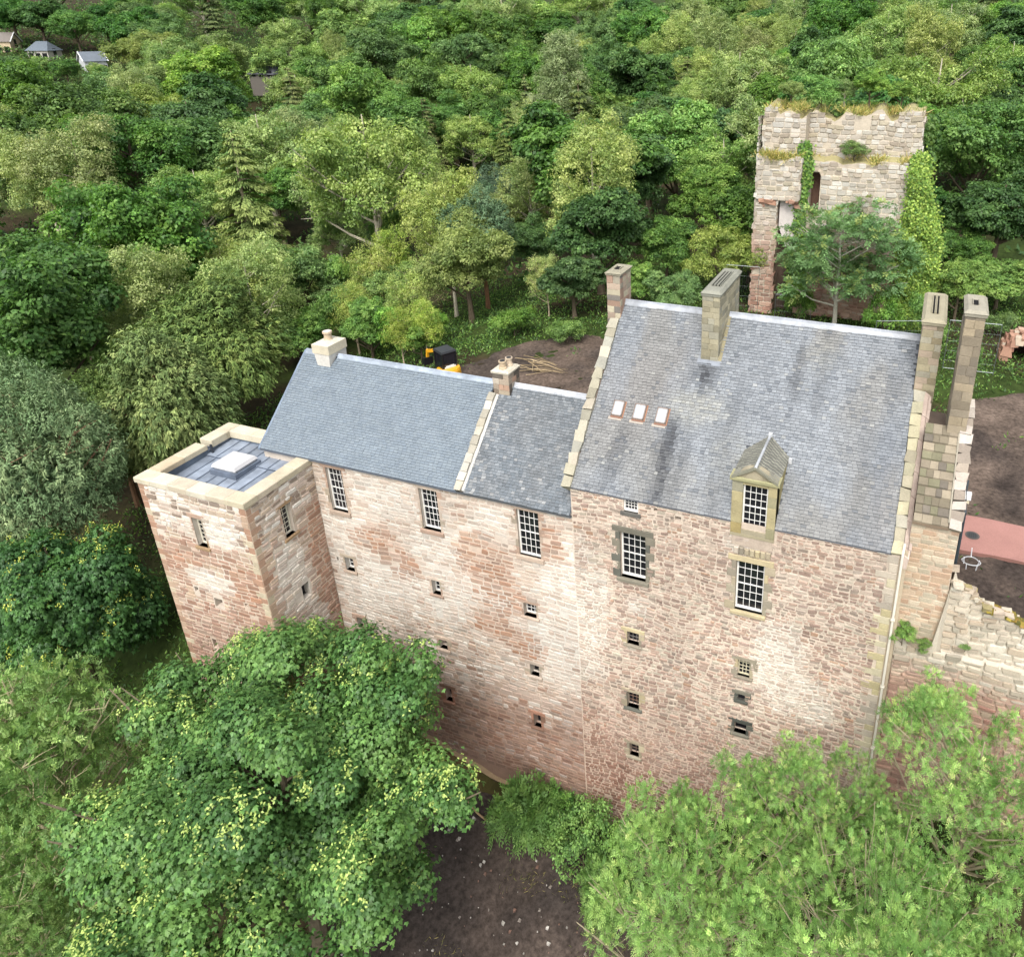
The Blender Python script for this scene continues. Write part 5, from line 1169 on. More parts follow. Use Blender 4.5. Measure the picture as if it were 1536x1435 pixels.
def crown_plume(name, seed, R, H, zb, npuff, dens, per, L, W, cols, out=0.8, up=0.25, droop=0.5, spread=0.35, **kw):
    """yew, pine and such: narrow needled shoots set along each twig"""
    g = np.random.default_rng(seed); c, r, d = puffs_round(g, npuff, R, H, zb, **kw); p, q, I = sprays(g, c, r, d, dens, kw.get('sq', 0.8) if False else 0.8)
    n0 = len(p); K0 = palette(g, n0, I, cols, 0.15); J = np.repeat(np.arange(n0), per); n = len(J); ax = unit(q*0.5+d[I]*out+np.array([0,0,up])+0.3*rdir(g,n0))[J]; t = g.random(n)
    P = p[J]+ax*(t*0.45-0.15)[:,None]-np.array([0,0,1])*(droop*0.25*t*t)[:,None]+g.normal(0,0.03,(n,3)); D = unit(ax+spread*2*rdir(g,n)-np.array([0,0,droop*0.4])); Nn = unit(np.array([0,0,0.8])+0.5*q[J]+0.5*rdir(g,n)); s = g.uniform(0.7,1.3,n)
    return leaf_mesh(name, P, Nn, D, L*s, W*s, K0[J]*np.exp(g.normal(0,0.1,n))[:,None], 0.1, 0.2), c
def crown_spruce(name, seed, R, H, zb, tiers, cols, L=0.34, W=0.10, sag=0.35, per=26, nb=11, gap=0.0):
    g = np.random.default_rng(seed); PP, DD, NN, KK, C_l = [], [], [], [], []; cols = np.array(cols)
    for k in range(tiers):
        f = (k+0.5)/tiers; z = zb+(H-zb)*f; rad = R*(1-f)**0.8*g.uniform(0.85,1.1)+0.25
        for b in range(max(5, int(nb*(1-0.5*f)))):
            if g.random() < gap: continue
            a = g.uniform(0, 6.283); rb = rad*g.uniform(0.72,1.1); dr = np.array([math.cos(a), math.sin(a), 0]); C_l.append(dr*rb*0.8+np.array([0,0,z-sag*rb*0.5])); m = int(per*rb*2)+8
            t = g.random(m)**0.7; side = np.array([-dr[1], dr[0], 0]); lat = g.normal(0, 1, m)*0.26*rb*(0.25+t*(1.15-t))
            P = dr*(t*rb)[:,None]+side*lat[:,None]+np.array([0,0,1])*(z-sag*rb*t**1.5+0.12*rb*t**3-0.18*np.abs(lat)+g.normal(0,0.05,m))[:,None]
            PP.append(P); DD.append(unit(dr*0.8+side*np.sign(lat)[:,None]*0.5+np.array([0,0,-0.45])+0.3*rdir(g,m))); NN.append(unit(np.array([0,0,1])+0.4*dr+0.35*rdir(g,m))); u = np.clip(t*0.7+g.random(m)*0.4-0.1,0,0.999)*(len(cols)-1); i0 = u.astype(int); fr = (u-i0)[:,None]
            KK.append((cols[i0]*(1-fr)+cols[np.minimum(i0+1,len(cols)-1)]*fr)*np.exp(g.normal(0,0.13,m))[:,None]*math.exp(g.normal(0,0.1)))
    n = sum(len(a) for a in PP); s = g.uniform(0.7,1.3,n); return leaf_mesh(name, np.concatenate(PP), np.concatenate(NN), np.concatenate(DD), L*s, W*s, np.concatenate(KK), 0.1, 0.25), np.array(C_l)

def trunk_mesh(name, seed, H, zb, centres, r0, col, nl=14, twigs=0, lean=0.03, tip=0.82, twc=None, straight=False):
    r = random.Random(seed); mb = MB(); n = 7; path = []; lx = ly = 0.0
    for k in range(n+1):
        t = k/n; path.append((lx, ly, -0.5+(H*tip+0.5)*t)); lx += r.gauss(0, lean*H/n); ly += r.gauss(0, lean*H/n)
    mb.tube(path, [r0*(1.25 if k == 0 else 1)*(1-0.86*k/n) for k in range(n+1)], 8, col)
    C = [tuple(c) for c in centres]; r.shuffle(C)
    def at(z):
        t = max(0, min(0.999, (z+0.5)/(H*tip+0.5)))*n; k = int(t); f = t-k; a, b = path[k], path[k+1]; return Vector(a).lerp(Vector(b), f), r0*(1-0.86*t/n)
    for c in C[:nl]:
        c = Vector(c); rad = math.hypot(c.x, c.y); p, rr = at(c.z-rad*(0.1 if straight else r.uniform(0.5,0.95))); m = p.lerp(c, 0.5)+Vector((r.gauss(0,0.12),r.gauss(0,0.12),-0.05*rad)); w = min(rr*0.6, 0.05+0.02*rad)
        mb.tube([p, m, c, c+(c-m)*0.35], [w, w*0.7, w*0.4, w*0.15], 5, scl(col, r.uniform(0.85,1.1)), cap=False)
        for q in range(twigs):
            e = c+Vector((r.gauss(0,1),r.gauss(0,1),r.gauss(0.3,0.6))).normalized()*r.uniform(0.7,1.5); b = m.lerp(c, r.uniform(0.3,1.0)); mb.tube([b, b.lerp(e,0.55)+Vector((r.gauss(0,.06),r.gauss(0,.06),r.gauss(0,.06))), e], [w*0.35, w*0.2, w*0.07], 4, twc or col, cap=False)
    me = bpy.data.meshes.new(name); me.from_pydata(mb.v, [], mb.f); a = me.attributes.new("Col", 'FLOAT_COLOR', 'POINT'); arr = np.ones((len(mb.v), 4), np.float32); arr[:, :3] = np.array(mb.c); a.data.foreach_set('color', arr.ravel()); me.update(); return me

def G(r, g, b, k=1.0):
    c = S(r, g, b, k*GREEN); l = 0.3*c[0]+0.6*c[1]+0.1*c[2]; return mix(c, (l, l, l), 0.13)
PROTO = {}
def proto(key, crown, H, zb, r0, col, seed, mat, **kw):
    me, c = crown; me.materials.append(mat); tm = trunk_mesh("trunk", seed, H, zb, c, r0, col, **kw); tm.materials.append(BARK); PROTO.setdefault(key, []).append((me, tm, H))
BK = S(92,82,68); PALE = S(176,168,150)
# R is 5 for every mid-distance crown; trees are scaled from there
for s_ in range(3):
    proto('broad', crown_broad("crown", 100+s_, 5, 12, 0.9, 104, 62, 10, 0.234, 0.164, [G(58,92,42), G(76,112,48), G(96,132,56), G(122,152,66)], lump=0.36, pr=(0.14,0.27), lobes=5), 12, 0.9, 0.34, BK, s_, LEAF)
    proto('light', crown_broad("crown", 200+s_, 5, 12.5, 0.8, 110, 60, 10, 0.211, 0.133, [G(84,116,54), G(108,138,64), G(134,158,76), G(158,176,94)], up=0.5, jit=0.2, lump=0.4, pr=(0.13,0.25), lobes=6), 12.5, 0.8, 0.3, PALE, 10+s_, LEAF, twigs=2)
for s_ in range(2):
    proto('dark', crown_broad("crown", 300+s_, 5, 11.5, 0.8, 120, 64, 9, 0.281, 0.211, [G(46,80,38), G(62,98,44), G(80,118,52), G(100,136,62)], up=0.95, squash=0.5, lump=0.34, pr=(0.15,0.27), lobes=4), 11.5, 1.6, 0.4, BK, 20+s_, LEAF)
    proto('birch', crown_broad("crown", 400+s_, 4.2, 14, 2.0, 86, 60, 12, 0.187, 0.117, [G(100,124,62), G(126,146,74), G(150,164,88), G(170,178,104)], up=0.25, jit=0.2, squash=1.25, lump=0.34, pr=(0.15,0.27), power=0.85, lobes=5), 14, 2.0, 0.2, PALE, 30+s_, LEAF, twigs=1)
    proto('lush', crown_broad("crown", 500+s_, 5, 11, 0.8, 110, 62, 10, 0.234, 0.172, [G(76,112,48), G(98,136,56), G(122,156,66), G(148,174,80)], lump=0.36, pr=(0.14,0.26), lobes=5), 11, 1.2, 0.3, BK, 40+s_, LEAF)
    proto('olive', crown_broad("crown", 600+s_, 5, 10.5, 0.8, 110, 66, 10, 0.203, 0.125, [G(88,112,50), G(112,134,62), G(138,154,76), G(160,172,92)], lump=0.32, pr=(0.14,0.25), up=0.6, lobes=4), 10.5, 1.2, 0.3, BK, 50+s_, LEAF)
    proto('spruce', crown_spruce("crown", 700+s_, 4.0, 15, 1.5, 24, [G(62,84,44), G(88,108,50), G(128,138,62)]), 15, 1.5, 0.28, S(120,104,84), 60+s_, NEEDLE, nl=30, straight=True, tip=0.99)
    proto('pine', crown_plume("crown", 800+s_, 4.4, 12, 4.0, 46, 70, 9, 0.24, 0.07, [G(64,92,66), G(86,114,80), G(112,136,98)], out=0.5, up=0.5, droop=0.1, spread=0.6, lump=0.4, pr=(0.16,0.26), inner=0.2), 12, 4, 0.26, S(140,104,80), 70+s_, NEEDLE, nl=22)
proto('gold', crown_spruce("crown", 720, 4.6, 15, 0.8, 26, [G(74,98,44), G(98,120,50), G(124,142,60), G(142,154,72)], sag=0.42, per=30, nb=12, gap=0.06), 15, 0.8, 0.28, S(150,138,116), 75, NEEDLE, nl=40, straight=True, tip=0.99)
proto('yew', crown_plume("crown", 850, 5, 9, 0.3, 96, 74, 8, 0.26, 0.075, [G(70,94,42), G(92,114,48), G(116,134,58), G(144,154,74)], out=0.9, up=0.15, droop=0.7, spread=0.3, lump=0.42, pr=(0.16,0.30)), 9, 0.3, 0.4, S(110,84,64), 76, NEEDLE, nl=20)
proto('poplar', crown_broad("crown", 900, 4.0, 19, 2.0, 96, 58, 12, 0.203, 0.125, [G(104,124,82), G(128,146,98), G(152,166,116), G(174,184,136)], up=0.3, jit=0.22, squash=1.3, lump=0.4, pr=(0.15,0.27)), 19, 2, 0.28, S(170,164,148), 80, LEAF, twigs=2, nl=30)
proto('silver', crown_broad("crown", 910, 5, 9, 1.0, 60, 50, 7, 0.3, 0.18, [G(170,184,176), G(204,214,208), G(228,234,230)], lump=0.4), 9, 1, 0.25, PALE, 81, LEAF)
proto('dead', crown_broad("crown", 920, 5, 9, 1.0, 40, 26, 5, 0.3, 0.1, [G(150,132,104), G(180,160,128), G(196,178,148)], lump=0.4), 9, 1, 0.25, PALE, 82, LEAF, twigs=4, nl=30)
proto('thin', crown_broad("crown", 930, 4.0, 13, 1.0, 72, 34, 9, 0.203, 0.140, [G(98,124,48), G(126,148,60), G(160,172,80), G(184,184,100)], up=0.4, jit=0.24, squash=1.2, lump=0.5, pr=(0.13,0.25)), 13, 1, 0.16, S(170,156,132), 83, LEAF, twigs=4, nl=34)
for s_ in range(2): proto('bush', crown_broad("crown", 950+s_, 3, 4.2, -0.6, 44, 70, 10, 0.187, 0.133, [G(66,104,44), G(90,130,52), G(114,152,62), G(140,172,76)], lump=0.4, low=-0.3, lobes=5, pr=(0.16,0.28)), 4.2, 0, 0.1, BK, 84+s_, LEAF, nl=8)
proto('rowan', crown_pinnate("crown", 940, 4.4, 11, 0.6, 90, 62, 3, 0.42, 7, 0.36, [G(82,116,70), G(106,140,86), G(130,160,100)], tip=G(150,164,90), tipfrac=0.08, lsz=0.22, lump=0.35, pr=(0.13,0.22), lobes=6, low=-0.85), 11, 0.6, 0.16, S(170,166,152), 86, LEAF, twigs=3, nl=26)
proto('fern', crown_pinnate("crown", 960, 2.6, 3.2, -0.4, 30, 30, 3, 0.55, 9, 0.34, [G(66,104,42), G(90,132,50), G(120,158,64)], lsz=0.22, lump=0.4, low=-0.3, up=0.2), 3.2, 0, 0.07, BK, 87, LEAF, nl=10)
# nearest trees, with leaves of their own
proto('sycamore', crown_lobed("crown", 1000, 6.6, 13.5, 1.5, 165, 165, 7, 0.128, [G(58,97,44), G(74,115,50), G(94,134,58), G(112,150,66)], G(168,190,88), 0.12, lump=0.36, pr=(0.10,0.19), inner=0.2, lobes=11, lsize=(0.22,0.32), mainf=1.0), 13.5, 1.5, 0.4, S(96,88,72), 90, LEAF_NEAR, nl=30, tip=0.8)
proto('sycamore_small', crown_lobed("crown", 1001, 5, 9.5, 1.0, 90, 100, 6, 0.17, [G(46,84,40), G(62,104,46), G(84,128,54)], G(190,198,64), 0.08, lump=0.42, pr=(0.14,0.26)), 9.5, 1.0, 0.34, S(96,88,72), 91, LEAF_NEAR, nl=16)
proto('ash', crown_pinnate("crown", 1002, 5.6, 13, 2.0, 130, 80, 4, 0.30, 9, 0.34, [G(86,128,56), G(108,150,66), G(132,170,78), G(156,188,92)], tip=G(176,194,104), tipfrac=0.05, lsz=0.105, lump=0.4, pr=(0.10,0.19), low=-0.3, inner=0.25, lobes=6), 13, 2, 0.22, S(150,140,116), 92, LEAF_NEAR, twigs=5, nl=60)
proto('ash', crown_pinnate("crown", 1003, 5.6, 13, 2.0, 125, 80, 4, 0.30, 9, 0.34, [G(86,128,56), G(108,150,66), G(132,170,78), G(156,188,92)], tip=G(176,194,104), tipfrac=0.05, lsz=0.105, lump=0.42, pr=(0.10,0.18), low=-0.3, inner=0.25, lobes=6), 13, 2, 0.22, S(150,140,116), 93, LEAF_NEAR, twigs=5, nl=60)
proto('ash_loose', crown_pinnate("crown", 1004, 5, 12, 1.0, 80, 34, 3, 0.30, 9, 0.34, [G(80,116,54), G(100,138,62), G(126,158,76), G(154,178,94)], lsz=0.13, lump=0.5, pr=(0.15,0.26)), 12, 1, 0.22, S(176,164,134), 94, LEAF_NEAR, twigs=5, nl=50)
proto('pine_near', crown_plume("crown", 1005, 5, 11, 1.5, 70, 120, 11, 0.17, 0.045, [G(70,104,62), G(90,126,76), G(114,146,92), G(138,162,104)], out=0.5, up=0.45, droop=0.15, spread=0.6, lump=0.4, pr=(0.15,0.25), inner=0.2), 11, 1.5, 0.26, S(150,120,96), 95, NEEDLE, nl=34, twigs=2)

NAMES = {'broad':'broadleaf_tree','light':'broadleaf_tree','dark':'chestnut_tree','birch':'birch_tree','lush':'broadleaf_tree','olive':'oak_tree','spruce':'spruce_tree','pine':'pine_tree','gold':'spruce_tree','yew':'yew_tree','poplar':'poplar_tree','silver':'silver_shrub','dead':'dead_tree','thin':'birch_tree','bush':'shrub','rowan':'rowan_tree','fern':'elder_bush','sycamore':'sycamore_tree','sycamore_small':'sycamore_tree','ash':'ash_tree','ash_loose':'ash_tree','pine_near':'pine_tree'}
def tree(key, var, x, y, z, s, sz, rot, label, cat, group=None):
    me, tm, H = PROTO[key][var % len(PROTO[key])]
    root = bpy.data.objects.new(NAMES[key], None); C_.objects.link(root); root.location = (x, y, z); root.rotation_euler = (0,0,rot); root.scale = (s, s, sz); root.empty_display_size = 0.3
    tag(root, label, cat, group)
    for nm, m in (("trunk", tm), ("crown", me)):
        o = bpy.data.objects.new(nm, m); C_.objects.link(o); o.parent = root
G_ = "trees of the wood behind the house"
TREES = [
('sycamore',1,-8.03,-8.30,-3.25,1.073,1.234,3.72,'huge dark sycamore dotted with yellow-green seed clusters below the tower','tree',None),
('sycamore_small',1,-26.32,-3.50,-0.40,0.819,1.304,2.32,'dark sycamore with few yellow tips at the picture edge beside the tower foot','tree',None),
('ash_loose',4,-18.53,-10.00,-2.67,0.857,1.339,2.98,'loose pale ash with bare twigs showing beside the huge sycamore','tree',None),
('ash_loose',4,-17.11,-13.00,-3.82,0.589,0.977,0.41,'pale feathery ash at the bottom corner below the huge sycamore','tree',None),
('ash',0,7.39,-6.80,-0.18,0.615,1.024,5.71,'light green feathery ash beside the dark soil slope','tree',None),
('ash',3,10.87,-4.60,2.53,0.448,0.850,1.63,'tall light green ash whose top reaches the main house wall','tree',None),
('ash',1,14.60,-4.20,3.84,0.554,0.978,1.20,'spreading light green ash below the ruined boundary wall','tree',None),
('ash',5,12.60,-8.50,1.87,0.554,1.052,2.95,'nearest pale green ash at the lower edge with bare twigs inside','tree',None),
('ash',4,15.71,-7.50,2.89,0.386,0.732,2.99,'light green ash cut off by the bottom right corner','tree',None),
('pine_near',5,-30.21,-0.50,1.41,0.926,1.614,5.41,'blue-green Scots pine with layered clumps beside the tower','tree',None),
('pine_near',1,-37.87,3.00,2.61,0.705,1.314,3.99,'blue-green pine half hidden at the edge behind the larger pine','tree',None),
('yew',4,-28.99,6.00,5.53,0.813,1.349,2.45,'drooping dark olive yew touching the tower parapet','tree',None),
('yew',0,-32.22,12.50,6.47,1.042,1.298,4.22,'large olive yew with feathery shoots behind the tower','tree',None),
('yew',0,-33.85,6.00,4.46,0.553,1.051,1.00,'smaller dark yew between the pine and the large yew','tree',None),
('fern',4,-2.27,-1.50,-2.11,0.696,1.323,0.27,'bright ferny elder bush growing on the mossy footing','shrub','shrubs along the foot of the wall'),
('bush',0,-0.64,-0.70,-1.60,0.346,0.657,5.17,'narrow shrub climbing the house wall above the elder bush','shrub','shrubs along the foot of the wall'),
('bush',2,0.70,-2.00,-1.89,0.540,1.026,2.97,'dark broad shrub between the soil slope and the house wall','shrub','shrubs along the foot of the wall'),
('bush',5,3.25,-1.60,-0.80,0.496,0.942,5.78,'dark shrub under the main house wall behind the ash','shrub','shrubs along the foot of the wall'),
('fern',3,2.30,-3.20,-1.97,0.508,0.965,4.48,'low leafy elder at the edge of the dark soil slope','shrub','shrubs along the foot of the wall'),
('bush',3,8.34,-1.60,2.21,0.499,0.949,2.48,'dark shrub hiding the lowest opening of the house wall','shrub','shrubs along the foot of the wall'),
('bush',4,9.86,-1.20,3.19,0.363,0.689,2.79,'shrub squeezed between tall ash and house wall','shrub','shrubs along the foot of the wall'),
('bush',1,12.22,-1.20,4.41,0.382,0.725,5.52,'shrub at the foot of the downpipe corner','shrub','shrubs along the foot of the wall'),
('bush',0,15.51,-1.20,5.11,0.356,0.676,0.23,'green shrub under the ruined boundary wall at the picture edge','shrub','shrubs along the foot of the wall'),
('bush',3,12.25,0.05,13.25,0.160,0.200,1.36,'small green bush rooted on the wall ledge by the downpipe','shrub',None),
('bush',5,12.95,0.00,13.20,0.100,0.100,2.74,'tiny plant tuft on the wall ledge beside the small bush','shrub',None),
('bush',5,14.20,-0.02,13.60,0.070,0.070,5.37,'weed growing from the face of the ruined boundary wall','shrub',None),
('bush',3,2.46,38.50,27.00,0.589,0.559,3.19,'large grey-green shrub on top of the ruined tower','shrub','shrubs on the ruined tower'),
('olive',3,0.35,37.50,27.00,0.206,0.195,3.60,'yellowish shrub on the ruined tower left pier top','tree','shrubs on the ruined tower'),
('lush',4,5.79,39.00,26.90,0.272,0.259,3.67,'bright green shrub on the ruined tower wall head','tree','shrubs on the ruined tower'),
('lush',4,8.09,39.00,26.80,0.211,0.201,1.46,'small bright shrub near the right end of the ruined tower top','tree','shrubs on the ruined tower'),
('bush',2,9.86,39.00,26.20,0.318,0.302,4.28,'dry shrub at the far right corner of the ruined tower top','shrub','shrubs on the ruined tower'),
('light',0,3.98,39.50,26.90,0.198,0.188,5.38,'thin grey-green sapling between the two largest ruin-top shrubs','tree','shrubs on the ruined tower'),
('bush',4,5.36,36.60,23.40,0.383,0.364,4.22,'dark round bush on the ruined tower ledge','shrub','shrubs on the ruined tower'),
('rowan',1,5.46,33.50,11.50,1.222,1.010,4.39,'grey-green rowan with pale trunk standing before the ruined tower','tree',None),
('bush',2,2.73,33.50,11.50,0.465,0.884,6.06,'green shrub at the foot of the ruined tower left of the rowan','shrub',None),
('bush',4,9.01,32.00,11.50,0.530,1.007,3.57,'green shrub at the foot of the ruined tower right of the rowan','shrub',None),
('bush',5,11.83,32.00,11.80,0.519,0.986,4.12,'leafy shrub under the ivy of the ruined tower','shrub',None),
('bush',5,14.76,27.00,12.20,0.277,0.527,5.22,'low shrub right of the tallest chimney at the yard edge','shrub',None),
('bush',4,16.76,34.00,12.20,0.406,0.501,1.68,'broad shrub above the broken stone vault','shrub',None),
('lush',0,13.84,36.00,12.20,0.407,0.475,0.40,'bright leafy tree right of the ivy-clad ruin corner','tree',None),
('olive',5,-0.93,38.50,11.50,0.272,0.517,6.22,'olive shrub beside the wire fence left of the ruin','tree',None),
('lush',0,16.76,40.00,12.20,0.629,0.410,2.16,'bright green tree over the dug yard at the picture edge','tree',None),
('lush',0,-35.58,23.34,5.89,0.478,0.549,2.58,'tall leafy thicket just behind the blue roof chimney','tree','thicket behind the blue slate roof'),
('bush',1,-36.40,28.15,6.17,0.891,1.515,0.13,'tall ivy-hung thicket rising behind the blue roof ridge','shrub','thicket behind the blue slate roof'),
('lush',3,-30.42,25.10,6.95,0.474,0.545,4.83,'dense pale thicket over the middle of the blue roof ridge','tree','thicket behind the blue slate roof'),
('bush',0,-25.71,23.06,8.68,0.711,1.209,0.28,'bushy thicket nearest the digger on its chimney side','shrub','thicket behind the blue slate roof'),
('lush',4,-24.19,24.41,9.25,0.307,0.354,4.78,'narrow leafy thicket hanging over the digger boom','tree','thicket behind the blue slate roof'),
('bush',3,-39.90,34.65,6.42,0.977,1.661,4.51,'taller thicket standing behind the ivy-hung one','shrub','thicket behind the blue slate roof'),
('lush',2,-33.33,32.21,6.54,0.551,0.633,3.46,'tall thicket between the pale thicket and the big pale birch','tree','thicket behind the blue slate roof'),
('broad',2,-47.17,11.07,5.88,0.900,0.900,3.17,'mid-green rounded tree below the twin-trunked tree, farthest of its kind','tree',G_),
('broad',0,-54.76,18.84,5.95,0.722,0.722,1.94,'mid-green rounded tree below the twin-trunked tree, second nearest of its kind','tree',G_),
('lush',0,-54.53,24.81,5.88,0.838,0.838,0.68,'bright green leafy tree above left of the large olive yew, the only one there','tree',G_),
('olive',4,-62.80,20.70,5.93,0.654,0.654,0.20,'olive-tinted oak below the twin-trunked tree, the only one there','tree',G_),
('lush',1,-70.78,23.51,6.03,0.574,0.574,6.10,'bright green leafy tree below left of the twin-trunked tree, the only one there','tree',G_),
('broad',2,-44.11,28.57,6.04,0.742,0.742,3.83,'mid-green rounded tree above left of the blue roof chimney, the only one there','tree',G_),
('lush',1,-42.98,31.78,6.22,0.744,0.744,4.33,'bright green leafy tree below right of the drooping yellow spruce, the only one there','tree',G_),
('lush',2,-36.73,24.52,5.88,0.500,0.500,1.97,'bright green leafy tree above left of the blue roof chimney, the only one there','tree',G_),
('gold',1,-50.70,34.11,6.40,1.144,1.144,5.63,'tall yellow-green spruce with drooping branches and bare top','tree',None),
('light',3,-70.67,56.46,7.05,1.457,1.457,2.37,'pale yellow-green loose tree below the far dark roof, the only one there','tree',G_),
('light',4,-69.54,44.97,7.10,0.967,0.967,2.43,'pale yellow-green loose tree above left of the drooping yellow spruce, the only one there','tree',G_),
('light',4,-62.71,55.93,6.99,1.108,1.108,4.28,'pale yellow-green loose tree above right of the drooping yellow spruce, farthest of its kind','tree',G_),
('light',0,-51.15,45.94,7.14,0.626,0.626,3.89,'pale yellow-green loose tree right of the drooping yellow spruce, the only one there','tree',G_),
('birch',4,-28.27,34.22,7.97,0.969,0.969,1.70,'grey-green drooping birch above left of the big pale birch, the only one there','tree',G_),
('thin',5,-38.31,39.01,6.74,0.659,0.659,4.52,'thin straggly yellowish tree left of the big pale birch, second nearest of its kind','tree',G_),
('thin',1,-35.18,32.04,6.35,0.718,0.718,5.88,'thin straggly yellowish tree left of the big pale birch, farthest of its kind','tree',G_),
('thin',3,-26.06,24.90,8.55,0.581,0.581,6.14,'thin straggly yellowish tree below left of the big pale birch, the only one there','tree',G_),
('thin',4,-33.38,26.93,6.27,0.560,0.560,1.90,'thin straggly yellowish tree above the blue roof chimney, the only one there','tree',G_),
('thin',2,-31.58,34.87,7.06,0.550,0.550,0.07,'thin straggly yellowish tree left of the big pale birch, nearest of its kind','tree',G_),
('lush',3,-49.32,52.85,7.10,0.666,0.666,6.20,'bright green leafy tree left of the big pale birch, the only one there','tree',G_),
('olive',2,-23.88,30.08,9.46,0.912,0.912,0.13,'big pale olive birch with two trunks standing over the digger','tree',None),
('birch',4,-33.31,49.18,7.43,0.715,0.715,3.70,'grey-green drooping birch above right of the big pale birch, the only one there','tree',G_),
('olive',1,-43.53,71.86,6.29,0.664,0.664,0.38,'olive-tinted oak below right of the silvery shrub, the only one there','tree',G_),
('thin',5,-47.36,60.40,6.76,0.756,0.756,2.09,'thin straggly yellowish tree below left of the silvery shrub, the only one there','tree',G_),
('dark',2,-14.23,35.23,11.46,0.897,0.897,4.27,'dark layered chestnut above the old roof chimney, nearest of its kind','tree',G_),
('dark',2,-13.82,29.07,11.47,0.508,0.508,3.82,'dark layered chestnut left of the old roof chimney, the only one there','tree',G_),
('dark',2,-20.56,57.88,10.29,1.098,1.098,4.63,'dark layered chestnut above the old roof chimney, farthest of its kind','tree',G_),
('thin',0,-15.97,28.80,11.39,0.436,0.436,3.70,'thin straggly yellowish tree left of the old roof chimney, the only one there','tree',G_),
('bush',5,-16.45,24.24,11.29,0.649,0.649,0.13,'low green shrub below right of the big pale birch, the only one there','shrub',G_),
('lush',2,-21.81,20.35,10.09,0.322,0.322,1.58,'bright green leafy tree right of the blue roof chimney, the only one there','tree',G_),
('thin',3,-22.88,19.63,9.73,0.399,0.399,1.88,'thin straggly yellowish tree right of the blue roof chimney, nearest of its kind','tree',G_),
('thin',4,-21.37,20.42,10.25,0.399,0.399,2.01,'thin straggly yellowish tree right of the blue roof chimney, farthest of its kind','tree',G_),
('bush',2,-12.06,24.03,11.37,0.537,0.537,1.16,'low green shrub below left of the old roof chimney, the only one there','shrub',G_),
('broad',2,-23.27,40.19,9.86,0.558,0.558,5.30,'mid-green rounded tree right of the big pale birch, the only one there','tree',G_),
('broad',2,-9.19,37.39,11.47,0.578,0.578,1.89,'mid-green rounded tree above right of the old roof chimney, the only one there','tree',G_),
('olive',3,-3.80,36.52,11.40,0.705,0.705,0.66,'yellow-tinted willow-like tree between mid chimney and ruined tower','tree',None),
('lush',0,-5.88,29.38,11.41,0.452,0.452,6.10,'bright green leafy tree right of the old roof chimney, farthest of its kind','tree',G_),
('lush',5,-9.94,32.39,11.38,0.399,0.399,4.62,'bright green leafy tree right of the old roof chimney, nearest of its kind','tree',G_),
('broad',2,-5.61,50.76,11.28,0.581,0.581,3.14,'mid-green rounded tree below left of the ruined tower, the only one there','tree',G_),
('lush',5,-10.77,54.50,11.17,0.794,0.794,5.05,'bright green leafy tree above right of the old roof chimney, the only one there','tree',G_),
('dark',1,-19.07,77.81,10.87,1.305,1.305,2.06,'dark layered chestnut right of the grey poplar, farthest of its kind','tree',G_),
('dark',5,-35.71,108.63,9.33,1.265,1.265,2.73,'dark layered chestnut right of the grey poplar, second nearest of its kind','tree',G_),
('broad',5,-14.31,85.91,12.30,0.829,0.829,0.61,'mid-green rounded tree above left of the ruined tower, the only one there','tree',G_),
('silver',4,-72.98,107.86,8.75,0.380,0.380,2.02,'silvery white-leaved shrub standing out among the green trees','shrub',None),
('dead',2,-71.02,98.24,7.96,0.334,0.334,4.24,'brown dead-looking shrub beside the silvery shrub','shrub',None),
('spruce',1,-69.93,81.14,6.64,0.788,0.788,2.75,'dark tiered spruce left of the silvery shrub, the only one there','tree',G_),
('spruce',1,-67.54,86.94,7.03,0.973,0.973,0.50,'dark tiered spruce above left of the silvery shrub, the only one there','tree',G_),
('pine',5,-92.33,103.10,9.41,0.918,0.918,4.08,'blue-green pine left of the silvery shrub, the only one there','tree',G_),
('pine',4,-86.77,107.61,9.35,0.817,0.817,2.83,'blue-green pine above left of the silvery shrub, the only one there','tree',G_),
('spruce',1,-44.97,74.22,6.25,1.065,1.065,4.94,'dark tiered spruce right of the silvery shrub, the only one there','tree',G_),
('spruce',0,-35.75,77.98,6.78,1.267,1.267,3.33,'dark tiered spruce below right of the grey poplar, the only one there','tree',G_),
('spruce',1,-67.10,119.96,9.64,0.922,0.922,1.98,'dark tiered spruce left of the grey poplar, the only one there','tree',G_),
('poplar',4,-48.66,99.19,8.00,1.318,1.318,1.15,'tall grey-green poplar rising above the middle of the wood','tree',None),
('poplar',2,-55.28,101.64,8.11,0.750,0.750,2.14,'tall grey-green poplar below left of the grey poplar, the only one there','tree',G_),
('birch',5,-35.97,149.07,14.19,1.619,1.619,0.54,'grey-green drooping birch right of the grey poplar, farthest of its kind','tree',G_),
('birch',4,-46.05,152.55,13.91,1.543,1.543,2.17,'grey-green drooping birch above right of the grey poplar, farthest of its kind','tree',G_),
('birch',1,-53.08,148.21,12.95,1.329,1.329,2.65,'grey-green drooping birch above right of the grey poplar, second nearest of its kind','tree',G_),
('birch',4,-28.16,147.01,15.85,1.189,1.189,4.99,'grey-green drooping birch left of the birch above the ruin, farthest of its kind','tree',G_),
('birch',2,-21.77,145.04,17.91,0.713,0.713,2.92,'grey-green drooping birch left of the birch above the ruin, second nearest of its kind','tree',G_),
('birch',5,-0.01,121.70,17.37,0.806,0.806,2.62,'pale birch directly above the ruined tower','tree',None),
('broad',3,14.52,61.84,12.35,1.309,1.309,3.57,'mid-green rounded tree below right of the birch above the ruin, the only one there','tree',G_),
('dark',0,16.57,47.21,12.19,0.882,0.882,5.78,'dark layered chestnut right of the ruined tower, the only one there','tree',G_),
